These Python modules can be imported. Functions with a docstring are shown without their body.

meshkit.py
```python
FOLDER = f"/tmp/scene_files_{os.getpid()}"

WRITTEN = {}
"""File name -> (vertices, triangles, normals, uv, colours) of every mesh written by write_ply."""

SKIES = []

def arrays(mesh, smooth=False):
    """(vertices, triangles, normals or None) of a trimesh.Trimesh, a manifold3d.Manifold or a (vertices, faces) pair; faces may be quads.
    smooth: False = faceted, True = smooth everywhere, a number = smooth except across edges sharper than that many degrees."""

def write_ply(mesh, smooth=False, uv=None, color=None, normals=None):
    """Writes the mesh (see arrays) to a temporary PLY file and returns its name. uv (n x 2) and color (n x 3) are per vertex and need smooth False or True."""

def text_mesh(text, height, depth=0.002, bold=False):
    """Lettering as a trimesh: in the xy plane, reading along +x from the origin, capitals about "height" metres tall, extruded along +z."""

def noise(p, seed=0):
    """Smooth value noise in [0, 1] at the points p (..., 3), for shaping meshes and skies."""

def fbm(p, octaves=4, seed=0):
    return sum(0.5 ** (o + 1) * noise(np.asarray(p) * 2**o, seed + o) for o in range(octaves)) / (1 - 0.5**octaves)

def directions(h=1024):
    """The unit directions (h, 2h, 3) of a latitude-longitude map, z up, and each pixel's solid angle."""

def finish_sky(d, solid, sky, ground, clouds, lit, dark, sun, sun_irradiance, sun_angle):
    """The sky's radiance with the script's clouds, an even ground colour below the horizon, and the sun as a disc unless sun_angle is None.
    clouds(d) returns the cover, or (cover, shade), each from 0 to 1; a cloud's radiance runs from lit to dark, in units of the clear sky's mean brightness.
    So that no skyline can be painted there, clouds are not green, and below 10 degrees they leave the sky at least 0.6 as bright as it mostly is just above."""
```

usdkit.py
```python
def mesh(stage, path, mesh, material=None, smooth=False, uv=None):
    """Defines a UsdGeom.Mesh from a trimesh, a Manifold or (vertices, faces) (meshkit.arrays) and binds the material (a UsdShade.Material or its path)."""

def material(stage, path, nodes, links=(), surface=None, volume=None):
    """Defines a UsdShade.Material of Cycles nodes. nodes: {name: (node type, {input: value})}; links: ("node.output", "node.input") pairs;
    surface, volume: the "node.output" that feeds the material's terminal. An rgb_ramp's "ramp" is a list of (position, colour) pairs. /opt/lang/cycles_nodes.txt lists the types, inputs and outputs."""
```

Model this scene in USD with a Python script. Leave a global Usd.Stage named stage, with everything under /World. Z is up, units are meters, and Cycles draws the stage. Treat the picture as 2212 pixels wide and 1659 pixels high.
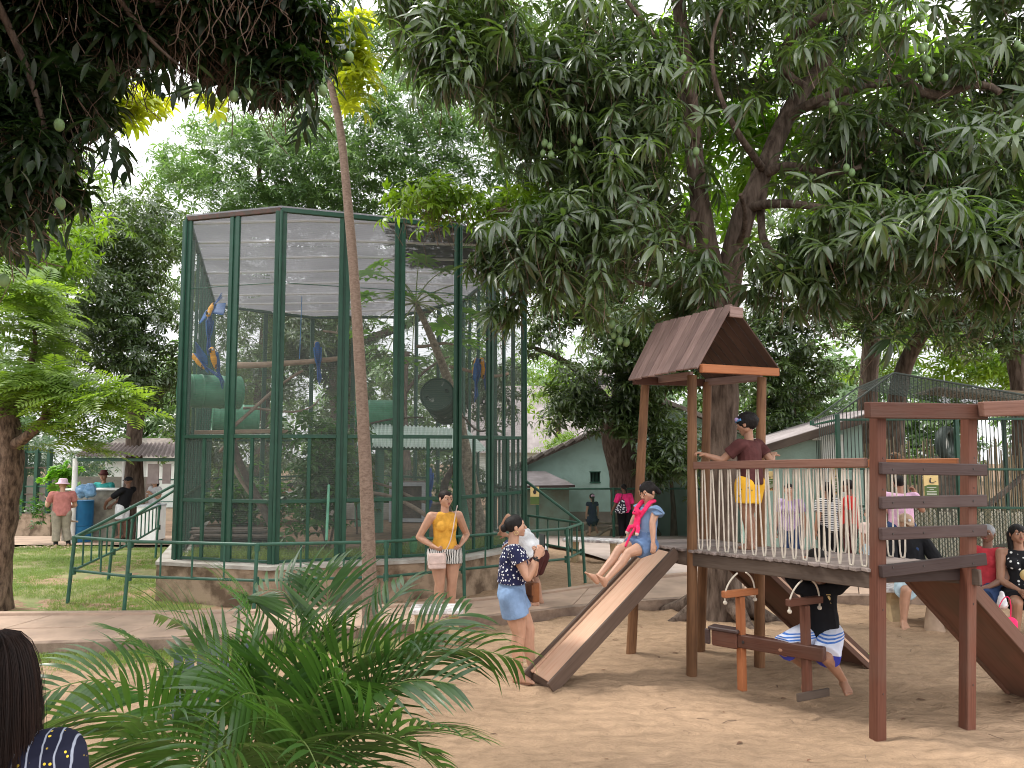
EXPOSURE, CLOUD = 1.3, 10.5
SAND1, SAND2 = (0.405, 0.275, 0.176), (0.275, 0.187, 0.118)
import math, random
import numpy as np, trimesh, manifold3d, usdkit, meshkit
from manifold3d import Manifold
from pxr import Usd, UsdGeom, UsdLux, UsdShade, Gf, Sdf, Vt
stage = Usd.Stage.CreateInMemory()
UsdGeom.SetStageUpAxis(stage, 'Z')
UsdGeom.Xform.Define(stage, '/World')
UsdGeom.Scope.Define(stage, '/World/Looks')
rng = random.Random(11)
nrg = np.random.default_rng(11)
PI = math.pi
# ---------------------------------------------------------------- camera, sky, sun, exposure
CAM_Z, PITCH, FPX, CX, CY, HORIZON = 2.3, math.radians(4.6), 1661.0, 1106.0, 829.5, 963.0
cam = UsdGeom.Camera.Define(stage, '/World/camera')
cam.CreateHorizontalApertureAttr(36.0)
cam.CreateFocalLengthAttr(36.0 * FPX / 2212.0)
cam.AddTranslateOp().Set(Gf.Vec3d(0, 0, CAM_Z))
cam.AddRotateXOp().Set(90.0 + math.degrees(PITCH))
cam.CreateExposureAttr(EXPOSURE)
SUN_EL, SUN_AZ = math.radians(58), math.radians(-70)
sun_dir = np.array([math.sin(SUN_AZ) * math.cos(SUN_EL), math.cos(SUN_AZ) * math.cos(SUN_EL), math.sin(SUN_EL)])
sun = UsdLux.DistantLight.Define(stage, '/World/sun')
sun.CreateIntensityAttr(0.4); sun.CreateAngleAttr(11.0); sun.CreateNormalizeAttr(True)
sun.CreateColorAttr(Gf.Vec3f(1.0, 0.96, 0.9))
sun.AddRotateZOp().Set(math.degrees(-SUN_AZ)); sun.AddRotateXOp().Set(math.degrees(PI / 2 - SUN_EL) * -1)
# direction check: light shines along local -z; local +z must point towards the sun
skym = usdkit.material(stage, '/World/Looks/overcast_sky', {
    's': ('sky_texture', {'sky_type': 'single_scattering', 'sun_disc': False, 'sun_elevation': SUN_EL, 'sun_rotation': SUN_AZ}),
    'tc': ('texture_coordinate', {}), 'n': ('noise_texture', {'scale': 2.2, 'detail': 5, 'roughness': 0.55}),
    'r': ('rgb_ramp', {'ramp': [(0.0, (0.80,) * 3), (0.45, (0.92,) * 3), (1.0, (1.0,) * 3)]}),
    'c': ('rgb_ramp', {'ramp': [(0.0, (CLOUD * 0.86, CLOUD * 0.88, CLOUD * 0.93)), (1.0, (CLOUD * 1.08, CLOUD * 1.06, CLOUD * 1.04))]}),
    'm': ('mix_color', {'use_clamp': False}), 'sp': ('separate_xyz', {}), 'gr': ('rgb_ramp', {'ramp': [(0.0, (0.55,) * 3), (0.5, (0.95,) * 3), (1.0, (1.3,) * 3)]}), 'ov': ('mix_color', {'blend_type': 'multiply', 'fac': 1.0, 'use_clamp': False}), 'b': ('background_shader', {'strength': 0.1})},
    [('tc.generated', 'n.vector'), ('n.fac', 'r.fac'), ('n.fac', 'c.fac'), ('r.color', 'm.fac'), ('s.color', 'm.a'), ('c.color', 'm.b'), ('tc.generated', 'sp.vector'), ('sp.z', 'gr.fac'), ('m.result', 'ov.a'), ('gr.color', 'ov.b'), ('ov.result', 'b.color')],
    surface='b.background')
dome = UsdLux.DomeLight.Define(stage, '/World/sky')
UsdShade.MaterialBindingAPI.Apply(dome.GetPrim()).Bind(skym)
dome.GetPrim().SetCustomDataByKey('kind', 'structure'); dome.GetPrim().SetCustomDataByKey('label', 'bright white overcast sky showing through gaps in the trees')
dome.GetPrim().SetCustomDataByKey('category', 'sky')

# ---------------------------------------------------------------- helpers: points of the place from a sighting at a known distance or on the ground
def at(u, v, d):
    xc, yc = (u - CX) / FPX, -(v - CY) / FPX
    dy = math.cos(PITCH) - math.sin(PITCH) * yc
    dz = math.sin(PITCH) + math.cos(PITCH) * yc
    k = d / dy
    return np.array([xc * k, d, CAM_Z + dz * k])
def G(u, v, z=0.0):
    p = at(u, v, 1.0); s = (z - CAM_Z) / (p[2] - CAM_Z)
    return np.array([p[0] * s, s, z])
def ground_z(x, y):
    y = np.asarray(y, float)
    return -np.clip((y - 12.5) * 0.045, 0, 0.62)
taken = {}
def fresh(parent, name):
    k = (parent, name); n = taken.get(k, 0); taken[k] = n + 1
    return f'{parent}/{name}' if n == 0 else f'{parent}/{name}_{n:03d}'
def tag(path, label=None, cat=None, group=None, kind=None):
    p = stage.GetPrimAtPath(path)
    for k, v in (('label', label), ('category', cat), ('group', group), ('kind', kind)):
        if v: p.SetCustomDataByKey(k, v)
    return path
GROUPS = {'macaw': 'macaws in the bird cage', 'bench': 'concrete benches', 'perch_branch': 'perch branches in the bird cage', 'fallen_branch': 'dead branches lying on the ground', 'flip_flop': 'flip-flops left on the sand', 'sign': 'animal signs on cages and fences', 'mango_tree': 'mango trees', 'shrub': 'shrubs', 'handbag': 'shoulder bags', 'rock': 'rocks on the cage floor', 'plastic_bag': 'plastic bags'}
def thing(name, label, cat, loc=(0, 0, 0), rotz=0.0, group=None, kind=None):
    group = group or GROUPS.get(name)
    path = fresh('/World', name)
    x = UsdGeom.Xform.Define(stage, path)
    x.AddTranslateOp().Set(Gf.Vec3d(*map(float, loc)))
    if rotz: x.AddRotateZOp().Set(math.degrees(rotz))
    return tag(path, label, cat, group, kind)
def part(parent, name, mesh, mat, smooth=False, label=None, kind=None):
    path = fresh(parent, name)
    uv = None
    if isinstance(mesh, tuple) and len(mesh) == 3: mesh, uv = mesh[:2], mesh[2]
    usdkit.mesh(stage, path, mesh, M[mat], smooth, uv)
    return tag(path, label, None, None, kind)
def single(name, mesh, mat, label, cat, smooth=False, group=None, kind=None):
    p = part('/World', name, mesh, mat, smooth)
    return tag(p, label, cat, group or GROUPS.get(name), kind)
def copy_of(src, name, label, cat, loc, rotz=0.0, group=None, scale=None):
    path = fresh('/World', name)
    x = UsdGeom.Xform.Define(stage, path)
    x.GetPrim().GetReferences().AddInternalReference(src)
    x.GetPrim().SetInstanceable(True)
    x.ClearXformOpOrder()
    x.AddTranslateOp(UsdGeom.XformOp.PrecisionDouble, 'c').Set(Gf.Vec3d(*map(float, loc)))
    x.AddRotateZOp(UsdGeom.XformOp.PrecisionFloat, 'c').Set(math.degrees(rotz))
    if scale: x.AddScaleOp(UsdGeom.XformOp.PrecisionFloat, 'c').Set(Gf.Vec3f(*scale) if np.ndim(scale) else Gf.Vec3f(scale, scale, scale))
    return tag(path, label, cat, group)
# ---------------------------------------------------------------- geometry (vertices, triangles[, uv])
def V3(*a): return np.array(a, float)
def unit(a):
    a = np.asarray(a, float); return a / (np.linalg.norm(a) + 1e-12)
def join(*ms):
    ms = [m for m in (ms[0] if len(ms) == 1 and isinstance(ms[0], list) else ms)]
    vs, fs, us, n = [], [], [], 0
    for m in ms:
        vs.append(m[0]); fs.append(np.asarray(m[1]) + n); n += len(m[0])
        us.append(m[2] if len(m) > 2 else np.zeros((len(m[0]), 2)))
    if all(len(m) > 2 for m in ms): return np.vstack(vs), np.vstack(fs), np.vstack(us)
    return np.vstack(vs), np.vstack(fs)
def frame(d, up=(0, 0, 1)):
    d = unit(d); s = np.cross(d, up)
    if np.linalg.norm(s) < 1e-4: s = np.cross(d, (0, 1, 0))
    s = unit(s); return d, s, np.cross(s, d)
_cb = {}
def _cbox():
    if 'f' not in _cb:
        sg = [(a, b, c) for a in (-1, 1) for b in (-1, 1) for c in (-1, 1)]
        P = []
        for s in sg:
            for ax in range(3):
                q = [0.98 * k for k in s]; q[ax] = s[ax]; P.append(q)
        h = trimesh.convex.convex_hull(np.array(P))
        V = np.array(h.vertices); S = np.sign(V); ax = np.argmax(np.abs(V), axis=1)
        _cb['f'] = (S, ax, np.array(h.faces))
    return _cb['f']
def bar(p, q, w, h, up=(0, 0, 1), c=0.006):
    """chamfered timber from p to q, w wide (sideways), h high (along up), uv along the grain"""
    p, q = np.asarray(p, float), np.asarray(q, float); d, s, t = frame(q - p, up); L = np.linalg.norm(q - p)
    S, ax, F = _cbox(); half = np.array([L / 2, w / 2, h / 2]); c = min(c, half.min() * 0.45)
    loc = S * (half - c)
    loc[np.arange(len(S)), ax] = S[np.arange(len(S)), ax] * half[ax]
    V = (p + q) / 2 + loc[:, :1] * d + loc[:, 1:2] * s + loc[:, 2:] * t
    r = rng.random() * 40
    uv = np.stack([loc[:, 0] + r, loc[:, 1] + loc[:, 2] * 1.3 + r * 1.7], 1)
    return V, F, uv
def box(x0, x1, y0, y1, z0, z1, c=0.004):
    return bar(((x0 + x1) / 2, y0, (z0 + z1) / 2), ((x0 + x1) / 2, y1, (z0 + z1) / 2), abs(x1 - x0), abs(z1 - z0), c=c)
def tube(pts, r, n=8, cap=True, wob=0.0, wscale=3.0, seed=0):
    p = np.asarray(pts, float); r = np.broadcast_to(np.asarray(r, float), (len(p),))
    t = np.gradient(p, axis=0); t /= np.linalg.norm(t, axis=1, keepdims=True) + 1e-12
    a = np.cross(t[0], (0, 0, 1)) if abs(t[0][2]) < 0.9 else np.cross(t[0], (0, 1, 0)); a = unit(a)
    A = []
    for k in range(len(p)):
        a = unit(a - t[k] * (a @ t[k])); A.append(a)
    A = np.array(A); B = np.cross(t, A); ang = np.arange(n) * 2 * PI / n
    off = np.cos(ang)[None, :, None] * A[:, None] + np.sin(ang)[None, :, None] * B[:, None]
    rr = np.broadcast_to(r[:, None], (len(p), n)).copy()
    if wob:
        q = p[:, None] + off * r[:, None, None]
        rr *= 1 + wob * (meshkit.fbm(q * wscale, 3, seed) * 2 - 1)
    V = (p[:, None] + off * rr[:, :, None]).reshape(-1, 3)
    L = np.concatenate([[0], np.cumsum(np.linalg.norm(np.diff(p, axis=0), axis=1))])
    uv = np.stack([np.repeat(L, n), np.tile(np.minimum(ang, 2 * PI - ang), len(p)) * np.repeat(r, n)], 1) + seed * 1.37
    i, j = np.meshgrid(np.arange(len(p) - 1), np.arange(n), indexing='ij')
    Q = np.stack([i * n + j, i * n + (j + 1) % n, (i + 1) * n + (j + 1) % n, (i + 1) * n + j], -1).reshape(-1, 4)
    F = np.vstack([Q[:, [0, 1, 2]], Q[:, [0, 2, 3]]])
    if cap:
        m = len(V)
        for e, sgn in ((0, -1), (len(p) - 1, 1)):
            ring = V[e * n:(e + 1) * n]; V = np.vstack([V, ring, p[e][None]]); uv = np.vstack([uv, uv[e * n:(e + 1) * n], uv[e * n][None]])
            k = np.arange(n); tri = np.stack([m + k, m + (k + 1) % n, np.full(n, m + n)], 1)
            F = np.vstack([F, tri if sgn > 0 else tri[:, ::-1]]); m += n + 1
    return V, F, uv
def rod(p, q, r, n=8): return tube([p, q], r, n)
def spline(pts, n=12):
    p = np.asarray(pts, float)
    if len(p) < 3: return np.array([p[0] + (p[-1] - p[0]) * k for k in np.linspace(0, 1, n)])
    from scipy.interpolate import CubicSpline
    L = np.concatenate([[0], np.cumsum(np.linalg.norm(np.diff(p[:, :3], axis=0), axis=1))])
    return CubicSpline(L, p)(np.linspace(0, L[-1], n))
def poly_prism(xy, z0, z1):
    from shapely.geometry import Polygon
    m = trimesh.creation.extrude_polygon(Polygon(xy), z1 - z0, engine='earcut'); m.apply_translation((0, 0, z0))
    return np.array(m.vertices), np.array(m.faces)
def sphere(c, r, n=10, squash=(1, 1, 1)):
    m = trimesh.creation.uv_sphere(1.0, count=[n, 2 * n]); return np.array(m.vertices) * r * np.array(squash) + np.asarray(c, float), np.array(m.faces)
def rot(a, axis='z'):
    c, s = math.cos(a), math.sin(a)
    return np.array({'z': [[c, -s, 0], [s, c, 0], [0, 0, 1]], 'x': [[1, 0, 0], [0, c, -s], [0, s, c]], 'y': [[c, 0, s], [0, 1, 0], [-s, 0, c]]}[axis])
def moved(m, R=None, t=(0, 0, 0)):
    V = m[0] @ R.T if R is not None else m[0]
    return (V + np.asarray(t, float), m[1]) + tuple(m[2:])
# ---------------------------------------------------------------- materials
M = {}
def mat(name, c1, c2=None, scale=6.0, rough=0.6, bump=0.0, bscale=None, spec=0.4, stretch=(1, 1, 1), coord='position', detail=4, lo=0.35, hi=0.65, extra=None):
    c2 = c2 or tuple(k * 0.8 for k in c1)
    n = {'g': ('geometry', {}), 't': ('texture_coordinate', {}), 'u': ('uvmap', {'attribute': 'st'}), 'mp': ('mapping', {'scale': stretch}), 'n': ('noise_texture', {'scale': scale, 'detail': detail, 'roughness': 0.6}),
         'r': ('rgb_ramp', {'ramp': [(lo, c1), (hi, c2)]}), 'p': ('principled_bsdf', {'roughness': rough, 'specular_ior_level': spec})}
    src = {'position': 'g.position', 'object': 't.object', 'uv': 'u.UV'}[coord]
    l = [(src, 'mp.vector'), ('mp.vector', 'n.vector'), ('n.fac', 'r.fac'), ('r.color', 'p.base_color')]
    if bump:
        n['n2'] = ('noise_texture', {'scale': bscale or scale * 4, 'detail': 5, 'roughness': 0.65}); n['b'] = ('bump', {'strength': 1.0, 'distance': bump})
        l += [('mp.vector', 'n2.vector'), ('n2.fac', 'b.height'), ('b.normal', 'p.normal')]
    M[name] = usdkit.material(stage, f'/World/Looks/{name}', n, l, surface='p.BSDF')
def wood(name, c1, c2, c3, rough=0.6, bump=0.002):
    M[name] = usdkit.material(stage, f'/World/Looks/{name}', {
        'u': ('uvmap', {'attribute': 'st'}), 'mp': ('mapping', {'scale': (1.2, 26, 1)}), 'mp2': ('mapping', {'scale': (1.0, 2.2, 1)}),
        'n': ('noise_texture', {'scale': 1.6, 'detail': 6, 'roughness': 0.65, 'distortion': 0.4}), 'n2': ('noise_texture', {'scale': 1.7, 'detail': 3}),
        'g': ('object_info', {}), 'isl': ('rgb_ramp', {'ramp': [(0, (0.66,) * 3), (1, (1.2,) * 3)]}),
        'r': ('rgb_ramp', {'ramp': [(0.3, c1), (0.55, c2), (0.75, c1)]}), 'r2': ('rgb_ramp', {'ramp': [(0.45, (0,) * 3), (0.72, (0.75,) * 3)]}),
        'mx': ('mix_color', {'b': c3}), 'ml': ('mix_color', {'blend_type': 'multiply', 'fac': 1.0, 'use_clamp': False}),
        'b': ('bump', {'strength': 1.0, 'distance': bump}), 'p': ('principled_bsdf', {'roughness': rough, 'specular_ior_level': 0.2})},
        [('u.UV', 'mp.vector'), ('u.UV', 'mp2.vector'), ('mp.vector', 'n.vector'), ('mp2.vector', 'n2.vector'), ('n.fac', 'r.fac'), ('n2.fac', 'r2.fac'), ('r2.color', 'mx.fac'),
         ('r.color', 'mx.a'), ('g.random', 'isl.fac'), ('mx.result', 'ml.a'), ('isl.color', 'ml.b'), ('ml.result', 'p.base_color'), ('n.fac', 'b.height'), ('b.normal', 'p.normal')], surface='p.BSDF')
def leafmat(name, dark, light, trans, spec=0.5, rough=0.38, tfac=0.35, nscale=0.6):
    M[name] = usdkit.material(stage, f'/World/Looks/{name}', {
        'g': ('geometry', {}), 'oi': ('object_info', {}), 'n': ('noise_texture', {'scale': nscale, 'detail': 2}),
        'a1': ('math', {'math_type': 'multiply_add', 'value2': 0.45, 'value3': 0.0}), 'a2': ('math', {'math_type': 'multiply_add', 'value2': 0.35}), 'a3': ('math', {'math_type': 'multiply_add', 'value2': 0.5}),
        'r': ('rgb_ramp', {'ramp': [(0.15, dark), (0.6, tuple((a + b) / 2 for a, b in zip(dark, light))), (1.0, light)]}),
        'p': ('principled_bsdf', {'roughness': rough, 'specular_ior_level': spec}), 't': ('translucent_bsdf', {}), 'h': ('mix_color', {'blend_type': 'multiply', 'fac': 1.0, 'b': trans, 'use_clamp': False}), 'm': ('mix_closure', {'fac': tfac})},
        [('g.random_per_island', 'a1.value1'), ('oi.random', 'a2.value1'), ('a1.value', 'a2.value3'), ('g.position', 'n.vector'), ('n.fac', 'a3.value1'), ('a2.value', 'a3.value3'), ('a3.value', 'r.fac'),
         ('r.color', 'p.base_color'), ('r.color', 'h.a'), ('h.result', 't.color'), ('p.BSDF', 'm.closure1'), ('t.BSDF', 'm.closure2')], surface='m.closure')
# ================================================================ foliage kit
def leaf(L, W, elev, yaw, droop, fold=0.35, segs=4, wave=0.0, ph=0.0, base=0.02):
    """one lance-shaped leaf growing from the origin: folded along the midrib, curving down"""
    t = np.linspace(0, 1, segs + 1); w = W * 0.5 * np.sin(PI * np.clip(t * 0.97 + 0.03, 0, 1) ** 0.8) ; w[-1] = 0.0; w[0] *= 0.35
    el = elev - droop * t; ds = L / segs
    x = base + np.concatenate([[0], np.cumsum(np.cos(el[:-1]) * ds)]); z = np.concatenate([[0], np.cumsum(np.sin(el[:-1]) * ds)])
    up = np.stack([-np.sin(el), np.cos(el)], 1)
    mid = np.stack([x, 0 * x, z], 1); lift = w * fold + wave * W * np.sin(t * 9 + ph)
    lf = np.stack([x + up[:, 0] * lift, w * math.cos(fold), z + up[:, 1] * lift], 1); rt = lf * [1, -1, 1]
    V = np.concatenate([mid, lf, rt]); n = segs + 1; F = []
    for k in range(segs):
        F += [(k, k + 1, n + k + 1), (k, n + k + 1, n + k), (k, 2 * n + k + 1, k + 1), (k, 2 * n + k, 2 * n + k + 1)]
    F = np.array([f for f in F if True])
    return V @ rot(yaw).T, F
def rosette(n, L, W, r, droop=(0.7, 1.6), elev=(-0.5, 0.6), segs=3):
    ms = []
    for k in range(n):
        e = r.uniform(*elev); l = L * r.uniform(0.65, 1.15)
        ms.append(moved(leaf(l, W * r.uniform(0.8, 1.2), e, k * 2.4 + r.uniform(-0.3, 0.3), r.uniform(*droop), r.uniform(0.15, 0.45), segs, 0.05, r.uniform(0, 6)), None, (0, 0, 0.06 * (e - elev[0]) / (elev[1] - elev[0]))))
    return join(ms)
def tilt_quats(n, g, tilt=0.5, dirs=None):
    yaw = g.uniform(0, 2 * PI, n); a = g.uniform(0, 2 * PI, n); tl = g.normal(0, tilt, n)
    if dirs is not None: a = np.arctan2(dirs[:, 1], dirs[:, 0]) + PI / 2 + g.normal(0, 0.5, n); tl = np.abs(tl) + 0.15
    qz = np.stack([np.cos(yaw / 2), 0 * yaw, 0 * yaw, np.sin(yaw / 2)], 1)
    qt = np.stack([np.cos(tl / 2), np.cos(a) * np.sin(tl / 2), np.sin(a) * np.sin(tl / 2), 0 * a], 1)
    w1, x1, y1, z1 = qt.T; w2, x2, y2, z2 = qz.T
    return np.stack([w1 * w2 - x1 * x2 - y1 * y2 - z1 * z2, w1 * x2 + x1 * w2 + y1 * z2 - z1 * y2, w1 * y2 - x1 * z2 + y1 * w2 + z1 * x2, w1 * z2 + x1 * y2 - y1 * x2 + z1 * w2], 1)
def scatter(parent, name, protos, P, Q, S, kind='stuff', label=None, g=None):
    """protos: list of lists of (name, mesh, material, smooth)"""
    path = fresh(parent, name); inst = UsdGeom.PointInstancer.Define(stage, path); targets = []
    for k, pr in enumerate(protos):
        pp = f'{path}/leaf_cluster' + (f'_{k:03d}' if k else ''); UsdGeom.Xform.Define(stage, pp); targets.append(Sdf.Path(pp))
        for nm, m, mt, sm in pr: part(pp, nm, m, mt, sm)
    inst.CreatePrototypesRel().SetTargets(targets)
    n = len(P); g = g or nrg
    inst.CreateProtoIndicesAttr(Vt.IntArray.FromNumpy(g.integers(0, len(protos), n).astype(np.int32)))
    inst.CreatePositionsAttr(Vt.Vec3fArray.FromNumpy(np.asarray(P, np.float32)))
    inst.CreateOrientationsAttr(Vt.QuathArray([Gf.Quath(float(q[0]), float(q[1]), float(q[2]), float(q[3])) for q in Q]))
    S = np.asarray(S, np.float32); S = np.repeat(S[:, None], 3, 1) if S.ndim == 1 else S
    inst.CreateScalesAttr(Vt.Vec3fArray.FromNumpy(S))
    return tag(path, label, None, None, kind)
CLEAR = []  # limbs kept free of leaves in front of them: (polyline, radius, chance)
def blob_points(blobs, g, gap=0.45, gscale=0.55, hollow=0.55, clump=0.5):
    """points in ellipsoids (centre, radii, number, ...), gathered in clumps near the outside, with noise gaps"""
    out, dirs = [], []
    for c, r, n in blobs:
        m = int(n * 2.4); d = g.normal(size=(m, 3)); d /= np.linalg.norm(d, axis=1, keepdims=True)
        rad = hollow + (1 - hollow) * g.random(m) ** 0.7
        rad *= 0.82 + 0.36 * meshkit.noise(d * 2.3 + np.asarray(c) * 0.37, 5)
        p = np.asarray(c) + d * rad[:, None] * np.asarray(r)
        keep = meshkit.fbm(p * gscale + 31.7, 3, 3) > gap - 0.12 * 0
        p, d = p[keep][:n], d[keep][:n]
        if clump: # several rosettes share a twig
            k = max(1, len(p) // 4); ctr = p[:k]; ids = g.integers(0, k, len(p)); p = ctr[ids] + g.normal(0, clump * 0.45, (len(p), 3)); d = d[ids]
        for line, rad, ch in CLEAR:
            q = np.asarray(line); dd = np.min(np.hypot(p[:, None, 0] - q[None, :, 0], p[:, None, 2] - q[None, :, 2]), axis=1)
            kp = (dd > rad) | (g.random(len(p)) > ch); p, d = p[kp], d[kp]
        out.append(p); dirs.append(d)
    return np.vstack(out), np.vstack(dirs)
def sighting(u, v, d, ru, rv, rd, n):
    return at(u, v, d), (ru / FPX * d, rd, rv / FPX * d), n
lr = random.Random(5)
def cluster_protos(n, L, W, count, leafm, segs=3, twig=True, **kw):
    P = []
    for k in range(n):
        pr = [('leaf_spray', rosette(count, L, W, lr, segs=segs, **kw), leafm, True)]
        if twig: pr.append(('twig', tube(spline([(lr.uniform(-.1, .1), lr.uniform(-.1, .1), -0.02 + lr.uniform(0.25, 0.4)) if False else (0, 0, 0.03), (lr.uniform(-.06, .06), lr.uniform(-.06, .06), -0.12), (lr.uniform(-.2, .2), lr.uniform(-.2, .2), -0.4)], 4), [0.002, 0.003, 0.003, 0.004], 4, False), 'twig_bark', True))
        P.append(pr)
    return P
mat('twig_bark', (0.10, 0.06, 0.04), (0.16, 0.11, 0.08), 20, 0.8)
mat('mango_bark', (0.055, 0.037, 0.027), (0.165, 0.122, 0.095), 5, 0.9, 0.02, 14, 0.2, stretch=(3, 3, 0.6))
mat('slender_bark', (0.14, 0.095, 0.070), (0.235, 0.17, 0.13), 12, 0.8, 0.002, 40, 0.25, stretch=(2, 2, 4))
mat('rough_bark', (0.05, 0.032, 0.022), (0.22, 0.15, 0.105), 9, 0.95, 0.03, 12, 0.2, stretch=(2.2, 2.2, 0.8))
mat('green_mango', (0.10, 0.165, 0.06), (0.15, 0.23, 0.085), 12, 0.45)
leafmat('mango_leaf', (0.024, 0.045, 0.017), (0.125, 0.175, 0.055), (2.2, 2.5, 0.85), spec=1.0, rough=0.34, tfac=0.28)
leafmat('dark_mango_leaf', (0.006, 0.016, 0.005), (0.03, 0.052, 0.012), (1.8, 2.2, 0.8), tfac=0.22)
leafmat('far_mango_leaf', (0.050, 0.105, 0.036), (0.23, 0.335, 0.13), (1.8, 2.0, 0.9), rough=0.42, spec=.7)
leafmat('young_mango_leaf', (0.07, 0.14, 0.012), (0.22, 0.33, 0.03), (2.2, 2.2, 0.8), tfac=0.45)
leafmat('feather_leaf', (0.085, 0.155, 0.024), (0.22, 0.315, 0.06), (2.2, 2.2, 0.8), tfac=0.45)
leafmat('yellow_leaf', (0.20, 0.30, 0.012), (0.46, 0.46, 0.03), (1.8, 1.6, 0.8), tfac=0.55)
leafmat('papaya_leaf', (0.12, 0.27, 0.03), (0.22, 0.42, 0.07), (2.0, 2.0, 0.9), tfac=0.5)
leafmat('palm_leaf', (0.014, 0.046, 0.011), (0.085, 0.175, 0.030), (2.0, 2.2, 0.8), spec=.7, rough=0.33, tfac=0.25)
leafmat('backlit_leaf', (0.08, 0.16, 0.02), (0.24, 0.36, 0.05), (2.2, 2.4, 0.8), tfac=0.5)
leafmat('shrub_leaf', (0.02, 0.07, 0.014), (0.08, 0.18, 0.03), (2.0, 2.2, 0.8))
def fruit(p, r=0.04, stalk=0.25):
    m = trimesh.creation.icosphere(2, r); V = np.array(m.vertices) * (0.85, 0.85, 1.15); 
    return join((V + p, np.array(m.faces)), tube([p + (0, 0, r), p + (0.01, 0, r + stalk)], 0.003, 4)[:2])
def fruits(tree, spots, r):
    for p in spots:
        for k in range(rng.choice((1, 2, 2, 3, 4))):
            part(tree, 'mango', fruit(np.asarray(p) + (rng.uniform(-1, 1) * r * 1.6, rng.uniform(-1, 1) * r * 1.6, -k * r * 1.4), r * rng.uniform(0.85, 1.1)), 'green_mango', True)
# ================================================================ ground, paths, lawn
M['sand'] = usdkit.material(stage, '/World/Looks/sand', {
    'g': ('geometry', {}), 'n1': ('noise_texture', {'scale': 0.55, 'detail': 4}), 'n2': ('noise_texture', {'scale': 9, 'detail': 8, 'roughness': 0.75}), 'n3': ('noise_texture', {'scale': 130, 'detail': 3, 'roughness': 0.8}),
    'mp': ('mapping', {'scale': (1.0, 2.6, 1), 'rotation': (0, 0, 0.3)}), 'n4': ('noise_texture', {'scale': 3.2, 'detail': 6, 'roughness': 0.62, 'distortion': 0.6}),
    'r1': ('rgb_ramp', {'ramp': [(0.3, SAND1), (0.7, SAND2)]}), 'r2': ('rgb_ramp', {'ramp': [(0.3, (0.80,) * 3), (0.7, (1.1,) * 3)]}), 'r3': ('rgb_ramp', {'ramp': [(0.35, (0.86,) * 3), (0.65, (1.1,) * 3)]}),
    'm1': ('mix_color', {'blend_type': 'multiply', 'fac': 1.0, 'use_clamp': False}), 'm2': ('mix_color', {'blend_type': 'multiply', 'fac': 1.0, 'use_clamp': False}),
    'b1': ('bump', {'strength': 1.0, 'distance': 0.085}), 'b2': ('bump', {'strength': 0.7, 'distance': 0.006}), 'p': ('principled_bsdf', {'roughness': 0.95, 'specular_ior_level': 0.15})},
    [('g.position', 'n1.vector'), ('g.position', 'n2.vector'), ('g.position', 'n3.vector'), ('g.position', 'mp.vector'), ('mp.vector', 'n4.vector'), ('n1.fac', 'r1.fac'), ('n2.fac', 'r2.fac'), ('n3.fac', 'r3.fac'), ('r1.color', 'm1.a'), ('r2.color', 'm1.b'), ('m1.result', 'm2.a'), ('r3.color', 'm2.b'),
     ('m2.result', 'p.base_color'), ('n4.fac', 'b1.height'), ('n2.fac', 'b2.height'), ('b1.normal', 'b2.normal'), ('b2.normal', 'p.normal')], surface='p.BSDF')
mat('soil', (0.24, 0.16, 0.105), (0.16, 0.105, 0.07), 5, 0.95, 0.02, 20, 0.15)
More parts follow.
